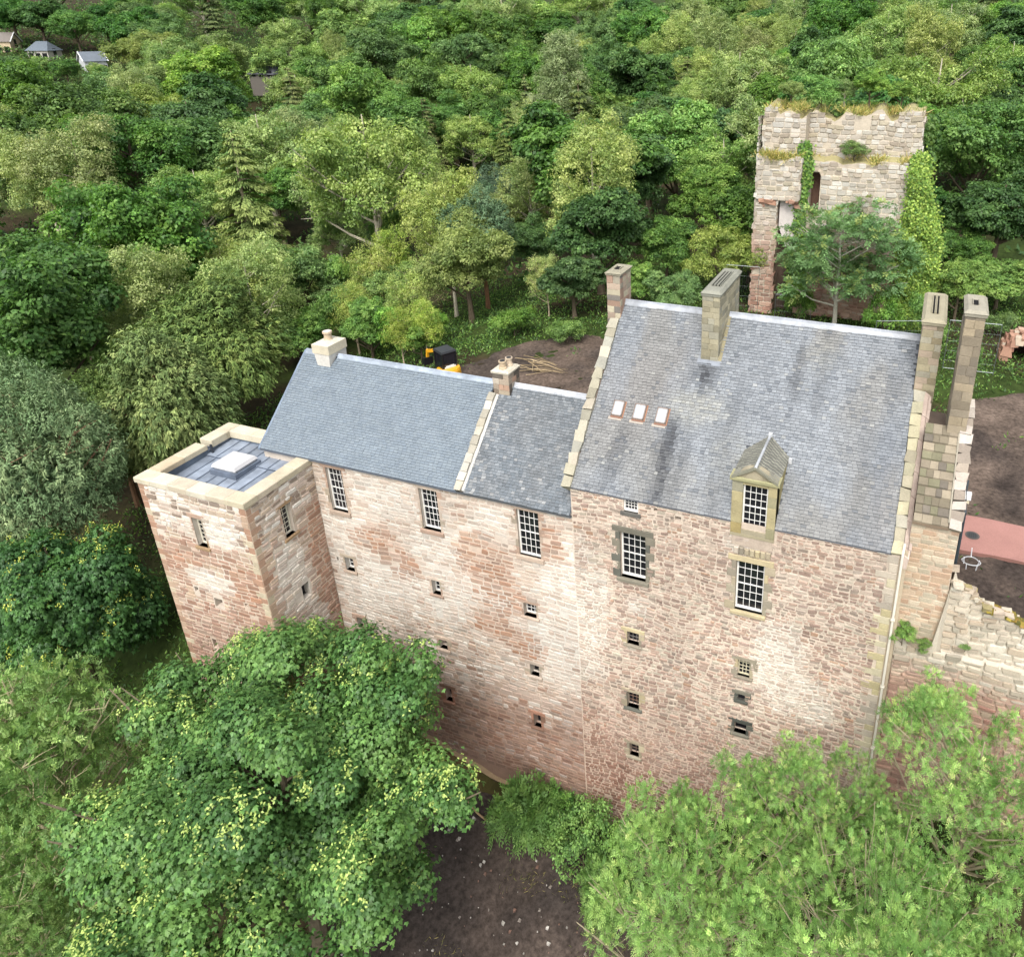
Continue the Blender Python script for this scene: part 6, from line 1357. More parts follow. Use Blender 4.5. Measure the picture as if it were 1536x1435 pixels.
('dark',1,12.50,55.99,11.91,0.658,0.658,1.25,'dark layered chestnut below right of the ruined tower, the only one there','tree',G_),
('broad',3,19.12,80.57,13.86,1.169,1.169,5.92,'mid-green rounded tree right of the birch above the ruin, farthest of its kind','tree',G_),
('broad',4,13.82,42.77,12.04,0.481,0.481,6.20,'mid-green rounded tree below right of the ruined tower, the only one there','tree',G_),
('dark',3,-106.09,81.75,8.87,1.631,1.631,3.51,'dark layered chestnut left of the far dark roof, the only one there','tree',G_),
('broad',5,-128.00,82.98,10.55,1.250,1.250,1.39,'mid-green rounded tree right of the far hipped roof, nearest of its kind','tree',G_),
('olive',5,-115.34,62.81,8.56,0.951,0.951,2.87,'dome-shaped olive-tinted oak with rusty top','tree',None),
('olive',5,-115.05,74.49,9.11,0.851,0.851,4.70,'olive-tinted oak right of the rusty-topped oak, the only one there','tree',G_),
('birch',2,-104.08,48.40,7.29,1.162,1.162,3.42,'grey-green drooping birch left of the rusty-topped oak, the only one there','tree',G_),
('birch',1,-125.34,68.10,9.45,0.934,0.934,5.41,'grey-green drooping birch above left of the rusty-topped oak, the only one there','tree',G_),
('broad',4,-108.27,63.08,8.02,0.735,0.735,6.10,'mid-green rounded tree right of the rusty-topped oak, nearest of its kind','tree',G_),
('lush',0,-89.15,42.16,6.91,0.559,0.559,5.09,'bright green tree with pale twin trunks showing','tree',None),
('light',0,-71.76,36.94,6.61,0.761,0.761,0.22,'pale yellow-green loose tree right of the twin-trunked tree, the only one there','tree',G_),
('broad',5,-90.30,47.93,7.20,0.792,0.792,3.22,'mid-green rounded tree above right of the twin-trunked tree, the only one there','tree',G_),
('broad',1,-72.64,27.75,6.02,0.618,0.618,5.63,'mid-green rounded tree below left of the twin-trunked tree, the only one there','tree',G_),
('light',3,-66.45,29.47,6.07,0.614,0.614,3.62,'pale yellow-green loose tree below right of the twin-trunked tree, the only one there','tree',G_),
('dark',0,-92.48,60.27,7.27,0.956,0.956,3.02,'dark layered chestnut above left of the drooping yellow spruce, the only one there','tree',G_),
('light',0,-65.63,36.61,6.61,0.686,0.686,1.08,'pale yellow-green loose tree left of the drooping yellow spruce, the only one there','tree',G_),
('light',2,-55.24,33.79,6.32,0.668,0.668,1.50,'pale yellow-green loose tree below left of the drooping yellow spruce, the only one there','tree',G_),
('broad',0,-97.01,146.63,14.24,1.572,1.572,3.30,'mid-green rounded tree above left of the grey poplar, fifth nearest of its kind','tree',G_),
('broad',3,-121.46,144.18,16.26,1.453,1.453,0.33,'mid-green rounded tree right of the far dark roof, third nearest of its kind','tree',G_),
('lush',4,-99.93,133.94,12.84,1.082,1.082,0.71,'bright green leafy tree above left of the silvery shrub, nearest of its kind','tree',G_),
('lush',1,-104.73,121.50,11.88,1.140,1.140,1.59,'bright green leafy tree right of the far dark roof, farthest of its kind','tree',G_),
('olive',4,-95.18,137.33,12.94,1.091,1.091,3.00,'olive-tinted oak above the silvery shrub, the only one there','tree',G_),
('broad',0,-111.05,113.08,11.52,1.374,1.374,2.21,'mid-green rounded tree right of the far dark roof, nearest of its kind','tree',G_),
('dark',1,-100.26,94.74,9.34,1.101,1.101,0.77,'dark layered chestnut below right of the far dark roof, the only one there','tree',G_),
('lush',0,-129.80,122.17,14.39,1.307,1.307,1.08,'bright green leafy tree right of the far dark roof, nearest of its kind','tree',G_),
('light',2,-144.12,119.97,15.79,1.349,1.349,5.79,'pale yellow-green loose tree above left of the far dark roof, nearest of its kind','tree',G_),
('light',1,-145.15,107.06,14.58,1.408,1.408,5.17,'pale yellow-green loose tree left of the far dark roof, the only one there','tree',G_),
('light',0,-132.24,137.91,16.55,1.153,1.153,3.06,'pale yellow-green loose tree right of the far dark roof, the only one there','tree',G_),
('lush',4,-182.50,105.93,19.72,0.571,0.571,5.42,'bright green leafy tree below the far hipped roof, the only one there','tree',G_),
('broad',0,-175.43,106.53,18.59,0.626,0.626,4.75,'mid-green rounded tree below right of the far hipped roof, nearest of its kind','tree',G_),
('light',1,-167.74,108.93,17.84,0.596,0.596,1.69,'pale yellow-green loose tree right of the far hipped roof, the only one there','tree',G_),
('broad',4,-183.54,100.90,19.25,0.587,0.587,3.26,'mid-green rounded tree below left of the far hipped roof, nearest of its kind','tree',G_),
('birch',0,-133.53,121.51,14.67,0.642,0.642,2.97,'grey-green drooping birch below the far dark roof, the only one there','tree',G_),
('dark',0,-205.21,124.34,25.27,1.267,1.267,5.38,'dark layered chestnut above the far hipped roof, the only one there','tree',G_),
('dark',1,-213.61,123.03,26.46,1.273,1.273,0.29,'dark layered chestnut above left of the far hipped roof, the only one there','tree',G_),
('broad',0,-195.72,125.76,23.96,1.127,1.127,0.43,'mid-green rounded tree above right of the far hipped roof, nearest of its kind','tree',G_),
('dark',0,-195.48,133.94,24.85,1.234,1.234,5.37,'dark layered chestnut above right of the far hipped roof, farthest of its kind','tree',G_),
('broad',0,-182.58,131.81,22.54,1.203,1.203,3.24,'mid-green rounded tree right of the far hipped roof, second nearest of its kind','tree',G_),
('light',3,-187.49,145.22,25.06,1.207,1.207,1.98,'pale yellow-green loose tree above left of the far dark roof, farthest of its kind','tree',G_),
('broad',2,-143.01,131.69,17.13,0.511,0.511,0.45,'mid-green rounded tree below the far dark roof, the only one there','tree',G_),
('broad',4,-42.78,7.80,4.90,1.281,1.407,1.12,'mid-green rounded tree below the twin-trunked tree, nearest of its kind','tree',G_),
('birch',4,-41.25,15.79,5.90,0.850,0.936,5.57,'grey-green drooping birch above left of the large olive yew, the only one there','tree',G_),
('birch',3,-37.31,20.96,5.90,0.821,0.934,2.89,'grey-green drooping birch below the drooping yellow spruce, the only one there','tree',G_),
('pine',2,-24.68,33.86,9.17,0.851,0.957,0.76,'blue-green pine above right of the big pale birch, the only one there','tree',G_),
('birch',3,-16.51,38.76,11.33,1.068,1.102,4.19,'grey-green drooping birch below the grey poplar, the only one there','tree',G_),
('broad',3,-3.16,42.19,11.40,0.925,0.856,1.13,'mid-green rounded tree left of the ruined tower, the only one there','tree',G_),
('broad',5,4.26,43.84,11.40,1.364,1.457,5.98,'mid-green rounded tree above right of the ruined tower, the only one there','tree',G_),
('broad',4,-48.85,21.63,5.91,1.243,1.410,2.63,'mid-green rounded tree right of the twin-trunked tree, the only one there','tree',G_),
('thin',1,-43.33,24.07,5.95,0.878,0.954,2.61,'thin straggly yellowish tree below left of the drooping yellow spruce, the only one there','tree',G_),
('dark',4,-21.49,47.87,10.40,1.462,1.459,2.00,'dark layered chestnut below the grey poplar, the only one there','tree',G_),
('dark',0,1.66,57.60,11.18,1.464,1.617,4.74,'dark layered chestnut above left of the ruined tower, the only one there','tree',G_),
('light',3,-45.44,45.66,7.06,1.447,1.644,3.40,'pale yellow-green loose tree left of the silvery shrub, farthest of its kind','tree',G_),
('birch',1,-29.67,51.70,8.03,1.050,0.993,3.56,'grey-green drooping birch below right of the silvery shrub, the only one there','tree',G_),
('light',2,-11.74,63.98,10.88,1.019,0.963,2.32,'pale yellow-green loose tree left of the ruined tower, farthest of its kind','tree',G_),
('light',2,-6.00,65.62,11.10,1.164,1.285,3.47,'pale yellow-green loose tree left of the ruined tower, nearest of its kind','tree',G_),
('lush',1,-18.44,67.34,10.43,1.251,1.313,6.09,'bright green leafy tree right of the grey poplar, farthest of its kind','tree',G_),
('light',3,4.63,73.63,12.08,1.042,1.158,2.81,'pale yellow-green loose tree below right of the birch above the ruin, the only one there','tree',G_),
('broad',0,15.17,74.45,13.26,1.179,1.178,5.71,'mid-green rounded tree right of the birch above the ruin, second nearest of its kind','tree',G_),
('birch',4,-77.37,37.34,6.56,1.214,1.241,1.67,'grey-green drooping birch below the rusty-topped oak, the only one there','tree',G_),
('broad',1,-63.56,50.42,7.15,0.963,0.888,3.16,'mid-green rounded tree right of the drooping yellow spruce, the only one there','tree',G_),
('light',3,-56.79,52.89,7.09,1.145,1.288,2.14,'pale yellow-green loose tree above right of the drooping yellow spruce, nearest of its kind','tree',G_),
('pine',4,-42.41,65.56,6.41,0.824,0.827,2.45,'blue-green pine below right of the silvery shrub, the only one there','tree',G_),
('broad',3,-24.25,74.10,9.16,1.443,1.457,4.90,'mid-green rounded tree right of the grey poplar, second nearest of its kind','tree',G_),
('light',2,10.08,78.18,12.72,1.478,1.570,0.01,'pale yellow-green loose tree right of the birch above the ruin, nearest of its kind','tree',G_),
('birch',4,-83.25,37.14,6.55,1.048,1.149,4.91,'grey-green drooping birch above left of the twin-trunked tree, the only one there','tree',G_),
('broad',0,-79.40,45.49,7.06,1.476,1.550,1.25,'mid-green rounded tree right of the rusty-topped oak, farthest of its kind','tree',G_),
('birch',4,-66.07,60.65,6.68,1.185,1.169,4.15,'grey-green drooping birch below right of the far dark roof, the only one there','tree',G_),
('dark',3,-6.83,86.32,12.69,1.215,1.364,2.95,'dark layered chestnut left of the birch above the ruin, the only one there','tree',G_),
('broad',3,19.61,89.59,14.84,1.458,1.364,1.88,'mid-green rounded tree right of the birch above the ruin, third nearest of its kind','tree',G_),
('olive',2,-98.85,36.65,6.52,1.226,1.153,5.90,'olive-tinted oak left of the twin-trunked tree, the only one there','tree',G_),
('broad',0,-95.42,42.98,6.91,1.609,1.564,2.91,'mid-green rounded tree left of the rusty-topped oak, the only one there','tree',G_),
('broad',3,-77.82,55.87,7.06,1.585,1.427,2.23,'mid-green rounded tree below left of the far dark roof, the only one there','tree',G_),
('birch',5,-46.31,81.54,6.64,1.041,1.186,4.76,'grey-green drooping birch below left of the grey poplar, the only one there','tree',G_),
('broad',4,-11.62,96.46,13.35,1.141,1.107,0.98,'mid-green rounded tree left of the birch above the ruin, the only one there','tree',G_),
('lush',4,-4.58,98.21,13.94,1.529,1.693,3.85,'bright green leafy tree above left of the birch above the ruin, the only one there','tree',G_),
('light',5,3.61,99.42,14.56,1.294,1.255,4.73,'pale yellow-green loose tree above the birch above the ruin, nearest of its kind','tree',G_),
('broad',0,-96.36,55.84,7.35,1.185,1.351,2.71,'mid-green rounded tree above right of the rusty-topped oak, the only one there','tree',G_),
('light',0,-66.24,79.19,6.42,1.087,1.037,2.72,'pale yellow-green loose tree left of the silvery shrub, nearest of its kind','tree',G_),
('birch',3,-28.00,102.02,10.37,1.048,1.167,3.57,'grey-green drooping birch right of the grey poplar, nearest of its kind','tree',G_),
('light',1,-20.52,104.69,12.95,1.347,1.493,4.75,'pale yellow-green loose tree left of the birch above the ruin, the only one there','tree',G_),
('birch',1,-11.78,108.29,14.58,0.933,1.040,1.99,'grey-green drooping birch left of the birch above the ruin, nearest of its kind','tree',G_),
('birch',4,7.12,111.21,16.29,1.293,1.385,4.38,'grey-green drooping birch above right of the birch above the ruin, the only one there','tree',G_),
('light',1,18.99,107.79,17.11,1.208,1.265,2.03,'pale yellow-green loose tree right of the birch above the ruin, farthest of its kind','tree',G_),
('broad',3,-104.78,58.09,7.71,1.665,1.687,2.10,'mid-green rounded tree below right of the far hipped roof, farthest of its kind','tree',G_),
('dark',0,-93.65,66.28,7.24,1.355,1.556,0.44,'dark layered chestnut below left of the far dark roof, the only one there','tree',G_),
('broad',5,-84.32,80.20,7.24,1.344,1.249,5.45,'mid-green rounded tree below right of the far dark roof, the only one there','tree',G_),
('broad',2,-72.46,88.55,7.21,1.348,1.348,5.70,'mid-green rounded tree above left of the silvery shrub, second nearest of its kind','tree',G_),
('light',0,-62.86,92.68,7.33,1.221,1.099,3.86,'pale yellow-green loose tree above the silvery shrub, nearest of its kind','tree',G_),
('broad',4,-56.79,96.16,7.62,1.193,1.083,4.60,'mid-green rounded tree above right of the silvery shrub, nearest of its kind','tree',G_),
('dark',2,-8.58,113.94,15.51,1.399,1.591,2.74,'dark layered chestnut above left of the birch above the ruin, nearest of its kind','tree',G_),
('broad',3,16.05,121.83,19.10,1.024,1.045,3.96,'mid-green rounded tree right of the birch above the ruin, nearest of its kind','tree',G_),
('dark',2,22.48,118.72,18.84,1.608,1.538,1.27,'dark layered chestnut above right of the birch above the ruin, the only one there','tree',G_),
('broad',4,-116.93,55.81,8.28,1.703,1.815,1.42,'mid-green rounded tree below left of the far hipped roof, farthest of its kind','tree',G_),
('olive',4,-104.17,70.71,8.06,1.426,1.541,1.28,'olive-tinted oak above right of the rusty-topped oak, the only one there','tree',G_),
('lush',1,-99.83,77.39,8.12,1.161,1.297,1.15,'bright green leafy tree below left of the far dark roof, the only one there','tree',G_),
('spruce',2,-92.24,85.56,8.13,1.070,1.188,1.17,'dark tiered spruce below right of the far dark roof, the only one there','tree',G_),
('lush',0,-84.70,92.82,8.17,1.613,1.787,1.49,'bright green leafy tree right of the far dark roof, second nearest of its kind','tree',G_),
('broad',2,-73.02,98.79,8.02,1.260,1.151,4.60,'mid-green rounded tree above left of the silvery shrub, nearest of its kind','tree',G_),
('broad',1,-65.23,104.68,8.33,1.141,1.164,1.35,'mid-green rounded tree above right of the silvery shrub, farthest of its kind','tree',G_),
('broad',4,-54.32,113.57,9.11,1.547,1.544,2.67,'mid-green rounded tree right of the grey poplar, nearest of its kind','tree',G_),
('lush',3,-46.21,114.35,9.38,1.079,1.116,3.08,'bright green leafy tree right of the grey poplar, nearest of its kind','tree',G_),
('spruce',4,-33.63,118.70,10.52,1.165,1.113,6.19,'dark tiered spruce right of the grey poplar, the only one there','tree',G_),
('lush',5,-15.52,123.70,16.22,1.126,1.097,3.39,'bright green leafy tree left of the birch above the ruin, nearest of its kind','tree',G_),
('light',1,-0.39,126.76,18.03,1.427,1.579,3.91,'pale yellow-green loose tree above the birch above the ruin, second nearest of its kind','tree',G_),
('light',2,9.38,131.73,19.62,1.440,1.540,3.40,'pale yellow-green loose tree above right of the birch above the ruin, the only one there','tree',G_),
('broad',2,-82.15,110.37,9.32,1.373,1.570,5.20,'mid-green rounded tree above left of the silvery shrub, farthest of its kind','tree',G_),
('light',3,-72.45,109.36,8.84,1.730,1.615,4.68,'pale yellow-green loose tree above the silvery shrub, farthest of its kind','tree',G_),
('dark',5,-39.37,126.15,10.86,1.186,1.274,2.34,'dark layered chestnut right of the grey poplar, third nearest of its kind','tree',G_),
('birch',1,-34.56,131.63,11.89,1.320,1.255,1.37,'grey-green drooping birch right of the grey poplar, second nearest of its kind','tree',G_),
('lush',2,-16.94,131.49,17.11,1.241,1.153,4.20,'bright green leafy tree left of the birch above the ruin, farthest of its kind','tree',G_),
('broad',1,-8.42,133.59,18.36,1.476,1.655,0.60,'mid-green rounded tree above left of the birch above the ruin, nearest of its kind','tree',G_),
('light',5,2.97,138.75,20.29,1.546,1.605,3.84,'pale yellow-green loose tree above the birch above the ruin, farthest of its kind','tree',G_),
('broad',1,11.40,139.60,21.31,1.248,1.342,0.04,'mid-green rounded tree above right of the birch above the ruin, the only one there','tree',G_),
('birch',5,-121.55,81.10,9.91,1.162,1.238,1.31,'grey-green drooping birch right of the far hipped roof, the only one there','tree',G_),
('light',4,-106.55,101.97,10.22,1.381,1.287,1.06,'pale yellow-green loose tree below right of the far dark roof, the only one there','tree',G_),
('broad',1,-103.25,110.10,10.65,1.434,1.463,4.65,'mid-green rounded tree right of the far dark roof, second nearest of its kind','tree',G_),
('broad',5,-70.63,130.43,10.60,1.475,1.477,0.28,'mid-green rounded tree above left of the grey poplar, nearest of its kind','tree',G_),
('broad',5,-56.62,131.11,10.68,1.590,1.642,3.19,'mid-green rounded tree above right of the grey poplar, nearest of its kind','tree',G_),
('dark',0,-47.78,133.67,11.28,1.423,1.623,3.11,'dark layered chestnut right of the grey poplar, nearest of its kind','tree',G_),
('broad',3,-39.89,140.43,12.60,1.542,1.516,2.73,'mid-green rounded tree right of the grey poplar, farthest of its kind','tree',G_),
('lush',5,20.97,148.62,23.96,1.376,1.252,5.13,'bright green leafy tree above right of the birch above the ruin, the only one there','tree',G_),
('lush',5,-122.55,94.76,10.97,1.796,1.687,5.21,'bright green leafy tree left of the far dark roof, the only one there','tree',G_),
('olive',2,-98.10,117.43,10.93,1.256,1.200,1.44,'olive-tinted oak above left of the silvery shrub, the only one there','tree',G_),
('birch',1,-21.14,153.69,19.48,1.187,1.105,5.47,'grey-green drooping birch above left of the birch above the ruin, nearest of its kind','tree',G_),
('olive',0,-133.81,97.94,12.36,1.307,1.393,5.02,'olive-tinted oak left of the far dark roof, the only one there','tree',G_),
('broad',5,-108.05,130.57,13.14,1.670,1.685,5.32,'mid-green rounded tree right of the far dark roof, farthest of its kind','tree',G_),
('broad',2,-87.91,146.79,13.45,1.289,1.214,2.75,'mid-green rounded tree above left of the grey poplar, third nearest of its kind','tree',G_),
('birch',4,-70.62,156.55,13.76,1.216,1.217,2.70,'grey-green drooping birch above right of the grey poplar, nearest of its kind','tree',G_),
('light',4,-43.55,163.93,15.82,1.569,1.607,4.67,'pale yellow-green loose tree above right of the grey poplar, second nearest of its kind','tree',G_),
('olive',5,-29.35,168.35,18.92,1.854,1.709,0.46,'olive-tinted oak above left of the birch above the ruin, nearest of its kind','tree',G_),
('dark',1,-18.70,167.38,22.67,1.257,1.214,6.03,'dark layered chestnut above left of the birch above the ruin, third nearest of its kind','tree',G_),
('spruce',1,16.92,171.17,28.09,1.234,1.352,3.93,'dark tiered spruce above right of the birch above the ruin, the only one there','tree',G_),
('olive',3,-115.56,136.19,14.53,1.700,1.821,0.27,'olive-tinted oak right of the far dark roof, the only one there','tree',G_),
('lush',5,-108.15,141.52,14.49,1.632,1.827,0.13,'bright green leafy tree above left of the silvery shrub, farthest of its kind','tree',G_),
('broad',5,-87.56,158.46,15.02,1.254,1.243,0.00,'mid-green rounded tree above left of the grey poplar, second nearest of its kind','tree',G_),
('broad',4,-73.37,163.25,14.79,1.559,1.588,3.68,'mid-green rounded tree above right of the grey poplar, second nearest of its kind','tree',G_),
('broad',3,-61.43,172.52,16.17,1.765,1.956,4.77,'mid-green rounded tree above right of the grey poplar, fourth nearest of its kind','tree',G_),
('olive',5,-35.66,173.86,18.26,1.650,1.752,3.52,'olive-tinted oak above left of the birch above the ruin, farthest of its kind','tree',G_),
('light',4,-26.62,179.72,22.02,1.349,1.544,4.76,'pale yellow-green loose tree above left of the birch above the ruin, the only one there','tree',G_),
('dark',1,-14.51,177.09,25.33,1.741,1.851,4.09,'dark layered chestnut above left of the birch above the ruin, second nearest of its kind','tree',G_),
('olive',5,-157.30,113.28,16.76,1.607,1.586,5.18,'olive-tinted oak right of the far hipped roof, the only one there','tree',G_),
('birch',3,-126.77,139.26,16.10,0.995,1.138,0.15,'grey-green drooping birch right of the far dark roof, the only one there','tree',G_),
('broad',1,-106.19,153.82,15.96,1.695,1.811,1.15,'mid-green rounded tree above left of the grey poplar, farthest of its kind','tree',G_),
('broad',1,-97.85,166.34,17.03,1.531,1.630,1.49,'mid-green rounded tree above left of the grey poplar, fourth nearest of its kind','tree',G_),
('olive',2,-57.85,186.46,18.63,1.807,1.877,4.38,'olive-tinted oak above right of the grey poplar, the only one there','tree',G_),
('dark',5,-34.77,192.49,21.81,1.627,1.530,5.57,'dark layered chestnut above left of the birch above the ruin, farthest of its kind','tree',G_),
('broad',5,-164.79,123.61,18.97,1.370,1.309,3.65,'mid-green rounded tree left of the far dark roof, the only one there','tree',G_),
('spruce',1,-158.13,133.11,19.19,1.407,1.552,0.96,'dark tiered spruce above left of the far dark roof, the only one there','tree',G_),
('light',3,-147.29,144.20,19.20,1.368,1.405,2.34,'pale yellow-green loose tree above right of the far dark roof, nearest of its kind','tree',G_),
('lush',3,-136.48,152.91,19.06,1.522,1.583,3.35,'bright green leafy tree above right of the far dark roof, farthest of its kind','tree',G_),
('dark',0,-123.40,159.36,18.50,1.644,1.785,0.50,'dark layered chestnut right of the far dark roof, the only one there','tree',G_),
('broad',1,-112.93,170.59,19.11,1.542,1.425,2.85,'mid-green rounded tree above left of the grey poplar, sixth nearest of its kind','tree',G_),
('light',5,-103.99,176.07,19.11,1.859,1.944,3.11,'pale yellow-green loose tree above left of the grey poplar, the only one there','tree',G_),
('dark',2,-89.47,180.13,18.50,1.628,1.582,0.46,'dark layered chestnut above the grey poplar, the only one there','tree',G_),
('broad',4,-77.62,184.33,18.30,1.542,1.588,5.05,'mid-green rounded tree above right of the grey poplar, third nearest of its kind','tree',G_),
('broad',3,-64.01,192.43,19.46,1.765,1.755,2.83,'mid-green rounded tree above right of the grey poplar, farthest of its kind','tree',G_),
('dark',4,-57.07,199.27,20.95,1.690,1.569,2.21,'dark layered chestnut above right of the grey poplar, farthest of its kind','tree',G_),
('birch',2,-40.78,204.90,23.41,1.311,1.385,2.28,'grey-green drooping birch above left of the birch above the ruin, farthest of its kind','tree',G_),
('dark',5,-176.15,125.71,20.87,1.333,1.525,5.22,'dark layered chestnut right of the far hipped roof, the only one there','tree',G_),
('broad',2,-148.57,164.22,22.18,1.574,1.771,3.37,'mid-green rounded tree above right of the far dark roof, the only one there','tree',G_),
('light',2,-138.02,167.82,21.43,1.922,1.777,4.44,'pale yellow-green loose tree above right of the far dark roof, farthest of its kind','tree',G_),
('dark',2,-128.36,176.55,21.67,1.590,1.656,4.47,'dark layered chestnut above left of the grey poplar, farthest of its kind','tree',G_),
('lush',1,-100.41,186.81,20.54,1.854,1.796,1.91,'bright green leafy tree above the grey poplar, the only one there','tree',G_),
('dark',5,-74.82,202.94,21.40,1.900,1.912,0.51,'dark layered chestnut above right of the grey poplar, nearest of its kind','tree',G_),
('light',0,-64.11,210.68,22.75,1.412,1.623,5.31,'pale yellow-green loose tree above right of the grey poplar, farthest of its kind','tree',G_),
('broad',3,-48.59,210.98,23.76,1.456,1.386,5.01,'mid-green rounded tree above left of the birch above the ruin, farthest of its kind','tree',G_),
('broad',3,-185.38,137.41,23.68,1.451,1.325,1.74,'mid-green rounded tree right of the far hipped roof, farthest of its kind','tree',G_),
('broad',2,-164.45,154.11,22.83,1.664,1.746,4.15,'mid-green rounded tree above the far dark roof, the only one there','tree',G_),
('light',5,-154.91,168.22,23.57,1.443,1.463,3.70,'pale yellow-green loose tree above right of the far dark roof, second nearest of its kind','tree',G_),
('lush',3,-123.56,186.48,22.74,1.469,1.561,5.89,'bright green leafy tree above left of the grey poplar, the only one there','tree',G_),
('light',3,-98.80,212.68,24.88,1.790,1.903,1.91,'pale yellow-green loose tree above the grey poplar, the only one there','tree',G_),
('light',2,-86.77,212.63,23.92,1.513,1.687,4.31,'pale yellow-green loose tree above right of the grey poplar, nearest of its kind','tree',G_),
('lush',0,-54.65,222.10,25.37,1.939,1.968,5.50,'bright green leafy tree above right of the grey poplar, the only one there','tree',G_),
('broad',4,-196.56,141.80,25.92,1.323,1.309,4.46,'mid-green rounded tree above right of the far hipped roof, farthest of its kind','tree',G_),
('light',4,-190.70,159.73,27.31,1.722,1.711,3.97,'pale yellow-green loose tree above left of the far dark roof, second nearest of its kind','tree',G_),
('lush',4,-165.09,173.13,25.62,1.745,1.938,2.86,'bright green leafy tree above right of the far dark roof, nearest of its kind','tree',G_),
('olive',0,-141.85,194.24,26.00,2.025,2.091,5.94,'olive-tinted oak above left of the grey poplar, the only one there','tree',G_),
('dark',4,-131.17,204.53,26.52,1.718,1.714,0.73,'dark layered chestnut above left of the grey poplar, nearest of its kind','tree',G_),
('dark',4,-224.02,140.11,30.03,1.960,1.995,4.74,'dark layered chestnut above right of the far hipped roof, nearest of its kind','tree',G_),
]
for t_ in TREES: tree(*t_)

# ------------------------------------------------------------------ ground plants and litter
def tufts(name, pts, cols, L=(0.25,0.5), W=0.05, per=10, spread=0.15, upw=0.9, mat=None, seed=0):
    g = np.random.default_rng(seed); p = np.repeat(np.array(pts), per, 0); n = len(p); P = p+g.normal(0, spread, (n,3))*np.array([1,1,0.15]); D = unit(rdir(g,n)*0.75+np.array([0,0,upw])); Nn = rdir(g, n)
    cols = np.array(cols); K = cols[g.integers(0,len(cols),n)]*np.exp(g.normal(0,0.18,n))[:,None]
    me = leaf_mesh(name, P, Nn, D, g.uniform(*L, n), W, K); me.materials.append(mat or LEAF_NEAR); o = bpy.data.objects.new(name, me); C_.objects.link(o); return o
r = random.Random(5); yard, east, south = inpoly(YARD), inpoly(EAST), inpoly(SOUTH); pts = []
while len(pts) < 5200:      # herb layer round the yard and under the near trees
    x, y = r.uniform(-34,24), r.uniform(-14,46)
    if -18.3 < x < 13.5 and -0.4 < y < 11.2: continue
    if (yard(x,y) > -0.2 and r.random() > 0.012) or (east(x,y) > -0.3+1.2*(fbm(x*0.4,y*0.4,3)-0.5)*4 and r.random() > 0.05) or south(x,y) > -0.3: continue
    pts.append((x, y, ground_z(x,y)+0.02))
o = tufts("undergrowth", pts, [G(70,104,44), G(92,128,50), G(116,146,60), G(60,88,40)], (0.14,0.36), 0.10, 15, 0.4, 0.5, LEAF, 3); tag(o, "low green weeds and ground plants round the yard and under the trees", "undergrowth", kind='stuff')
pts = []
while len(pts) < 320:
    x, y = r.uniform(-9,5), r.uniform(-13,-1)
    if vnoise(x*0.45, y*0.45, 77) < 0.62: continue
    pts.append((x, y, ground_z(x,y)+0.12))
o = tufts("dry_grass", pts, [S(150,138,88), S(120,116,66), S(104,112,56)], (0.12,0.3), 0.02, 8, 0.16, 0.5, LEAF_NEAR, 4); tag(o, "thin dry grass tufts on the dark soil slope below the wall", "grass", kind='stuff')
mb = MB()
for k in range(420):
    x, y = r.uniform(-9,5), r.uniform(-13,-0.9); s_ = 0.012+0.05*r.random()**3; z = ground_z(x,y)+0.13+0.22*(fbm(x*0.5, y*0.5, 15)-0.45)
    mb.box((x-s_,y-s_,z-0.03),(x+s_,y+s_,z+s_*1.4), scl(r.choice([S(190,184,174), S(160,150,140), S(214,208,198), S(140,110,96)]), r.uniform(0.7,1.1)), jit=s_*0.5)
o = build(mb, "pebbles", PLAIN); tag(o, "pale pebbles scattered over the dark soil slope", "pebbles", kind='stuff')
mb = MB(); mb.tube([(-7.3,-0.95,0.35),(-6.2,-1.2,-0.4),(-5.0,-1.5,-1.2),(-4.0,-1.55,-1.75)], [0.02,0.035,0.045,0.05], 6, S(176,150,116)); mb.tube([(-6.2,-1.2,-0.4),(-6.0,-1.35,-0.9)], [0.02,0.008], 5, S(170,146,112)); o = build(mb, "fallen_branch", BARK); tag(o, "thin bare fallen branch leaning on the mossy footing", "branch")

g = np.random.default_rng(77); pts = []; 
while len(pts) < 16000:
    rr = 62+268*math.sqrt(g.random()); a = math.radians(g.uniform(-72,10)); x, y = 11.3+rr*math.sin(a), -21.9+rr*math.cos(a)
    if (-20 < x < 13.5 and y < 28) or (x > 12 and y < 38) or (-3 < x < 12 and 33 < y < 43): continue
    pts.append((x, y, ground_z(x, y)+g.uniform(0.1,1.6)))
o = tufts("understorey", pts, [G(60,92,44), G(78,112,48), G(100,128,56), G(56,84,40)], (0.4,0.9), 0.32, 11, 0.8, 0.35, LEAF, 6); tag(o, "mixed low brambles and saplings filling the wood between the trees", "undergrowth", kind='stuff')
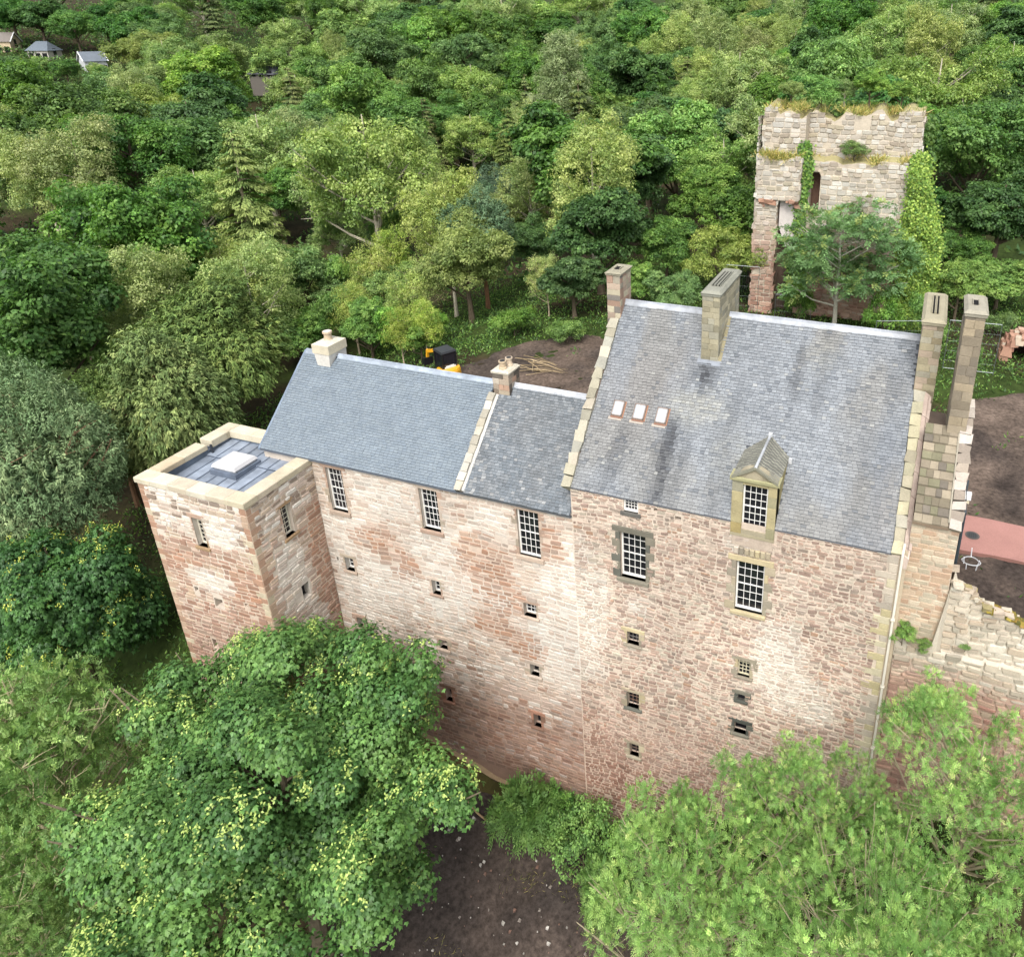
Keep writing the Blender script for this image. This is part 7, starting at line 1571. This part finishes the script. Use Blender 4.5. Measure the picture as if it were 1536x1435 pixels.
# plants on the ruin
def ivy(name, label, cat, pts, cols, L, W, per, spread, n_out, seed, upw=0.1, mat=None, group=None):
    g = np.random.default_rng(seed); p = np.repeat(np.array(pts), per, 0); n = len(p); P = p+g.normal(0, spread, (n,3))*np.array([1,0.45,1]); Nn = unit(np.array(n_out)+0.7*rdir(g,n)+np.array([0,0,0.35])); D = unit(rdir(g,n)*0.6+np.array([0,0,-0.6+upw]))
    cols = np.array(cols); K = cols[g.integers(0,len(cols),n)]*np.exp(g.normal(0,0.16,n))[:,None]; s = g.uniform(0.7,1.3,n); me = leaf_mesh(name, P, Nn, D, L*s, W*s, K); me.materials.append(mat or LEAF_NEAR); o = bpy.data.objects.new(name, me); C_.objects.link(o); return tag(o, label, cat, group)
pts = []; g_ = random.Random(8)
for k in range(1500):
    z = g_.uniform(11.5,23.9); w = 0.35+1.5*ss(24,17,z)*0.9 if z > 17 else 1.6; x = 9.9+0.10*(24-z)*0.6+g_.uniform(-0.5,1.0)*w; bulge = 0.2+0.9*abs(math.sin(z*1.3+x))*g_.random()
    pts.append((x, 36.3-bulge-0.05*(24-z), z))
ivy("ivy", "bright yellow-green ivy mass climbing the ruined tower's right corner", "ivy", pts, [G(112,146,44), G(134,164,52), G(156,180,66), G(92,128,44)], 0.17, 0.14, 24, 0.24, (0.2,-1,0), 5)
pts = []
for k in range(520):
    z = g_.uniform(12.5,24.6); x = 1.95+0.15*math.sin(z*0.9)+g_.gauss(0,0.14)*(1+1.6*(1-ss(15,19,z))); pts.append((x, 35.85-0.25*g_.random(), z))
ivy("ivy", "dark ivy strip in the ruined tower's cleft beside the arched opening", "ivy", pts, [G(84,124,40), G(104,146,44), G(66,100,38), G(130,160,54)], 0.22, 0.18, 12, 0.16, (0.2,-1,0.2), 6)
pts = [(x, y, z+g_.uniform(-.25,.1)) for (x, y, z) in [(g_.uniform(-1.3,1.8), g_.uniform(35.0,35.6), 23.65+g_.uniform(-.15,.1)) for k in range(70)]+[(g_.uniform(-1,1.8), g_.uniform(35.7,39), 26.9) for k in range(130)]+[(g_.uniform(2,9.5), g_.uniform(36.0,37.2), 23.5+g_.uniform(-.2,.2)) for k in range(170)]+[(g_.uniform(2,9.8), g_.uniform(37.3,41), 26.65) for k in range(260)] if vnoise(x*1.1, y*0.8, 13) > 0.5]
o = tufts("dry_grass", pts, [G(176,160,80), G(150,150,70), G(196,176,100), G(120,138,60)], (0.3,0.75), 0.05, 12, 0.2, 0.9, LEAF_NEAR, 9); tag(o, "straw-coloured grass along the ledges and top of the ruined tower", "grass", kind='stuff')
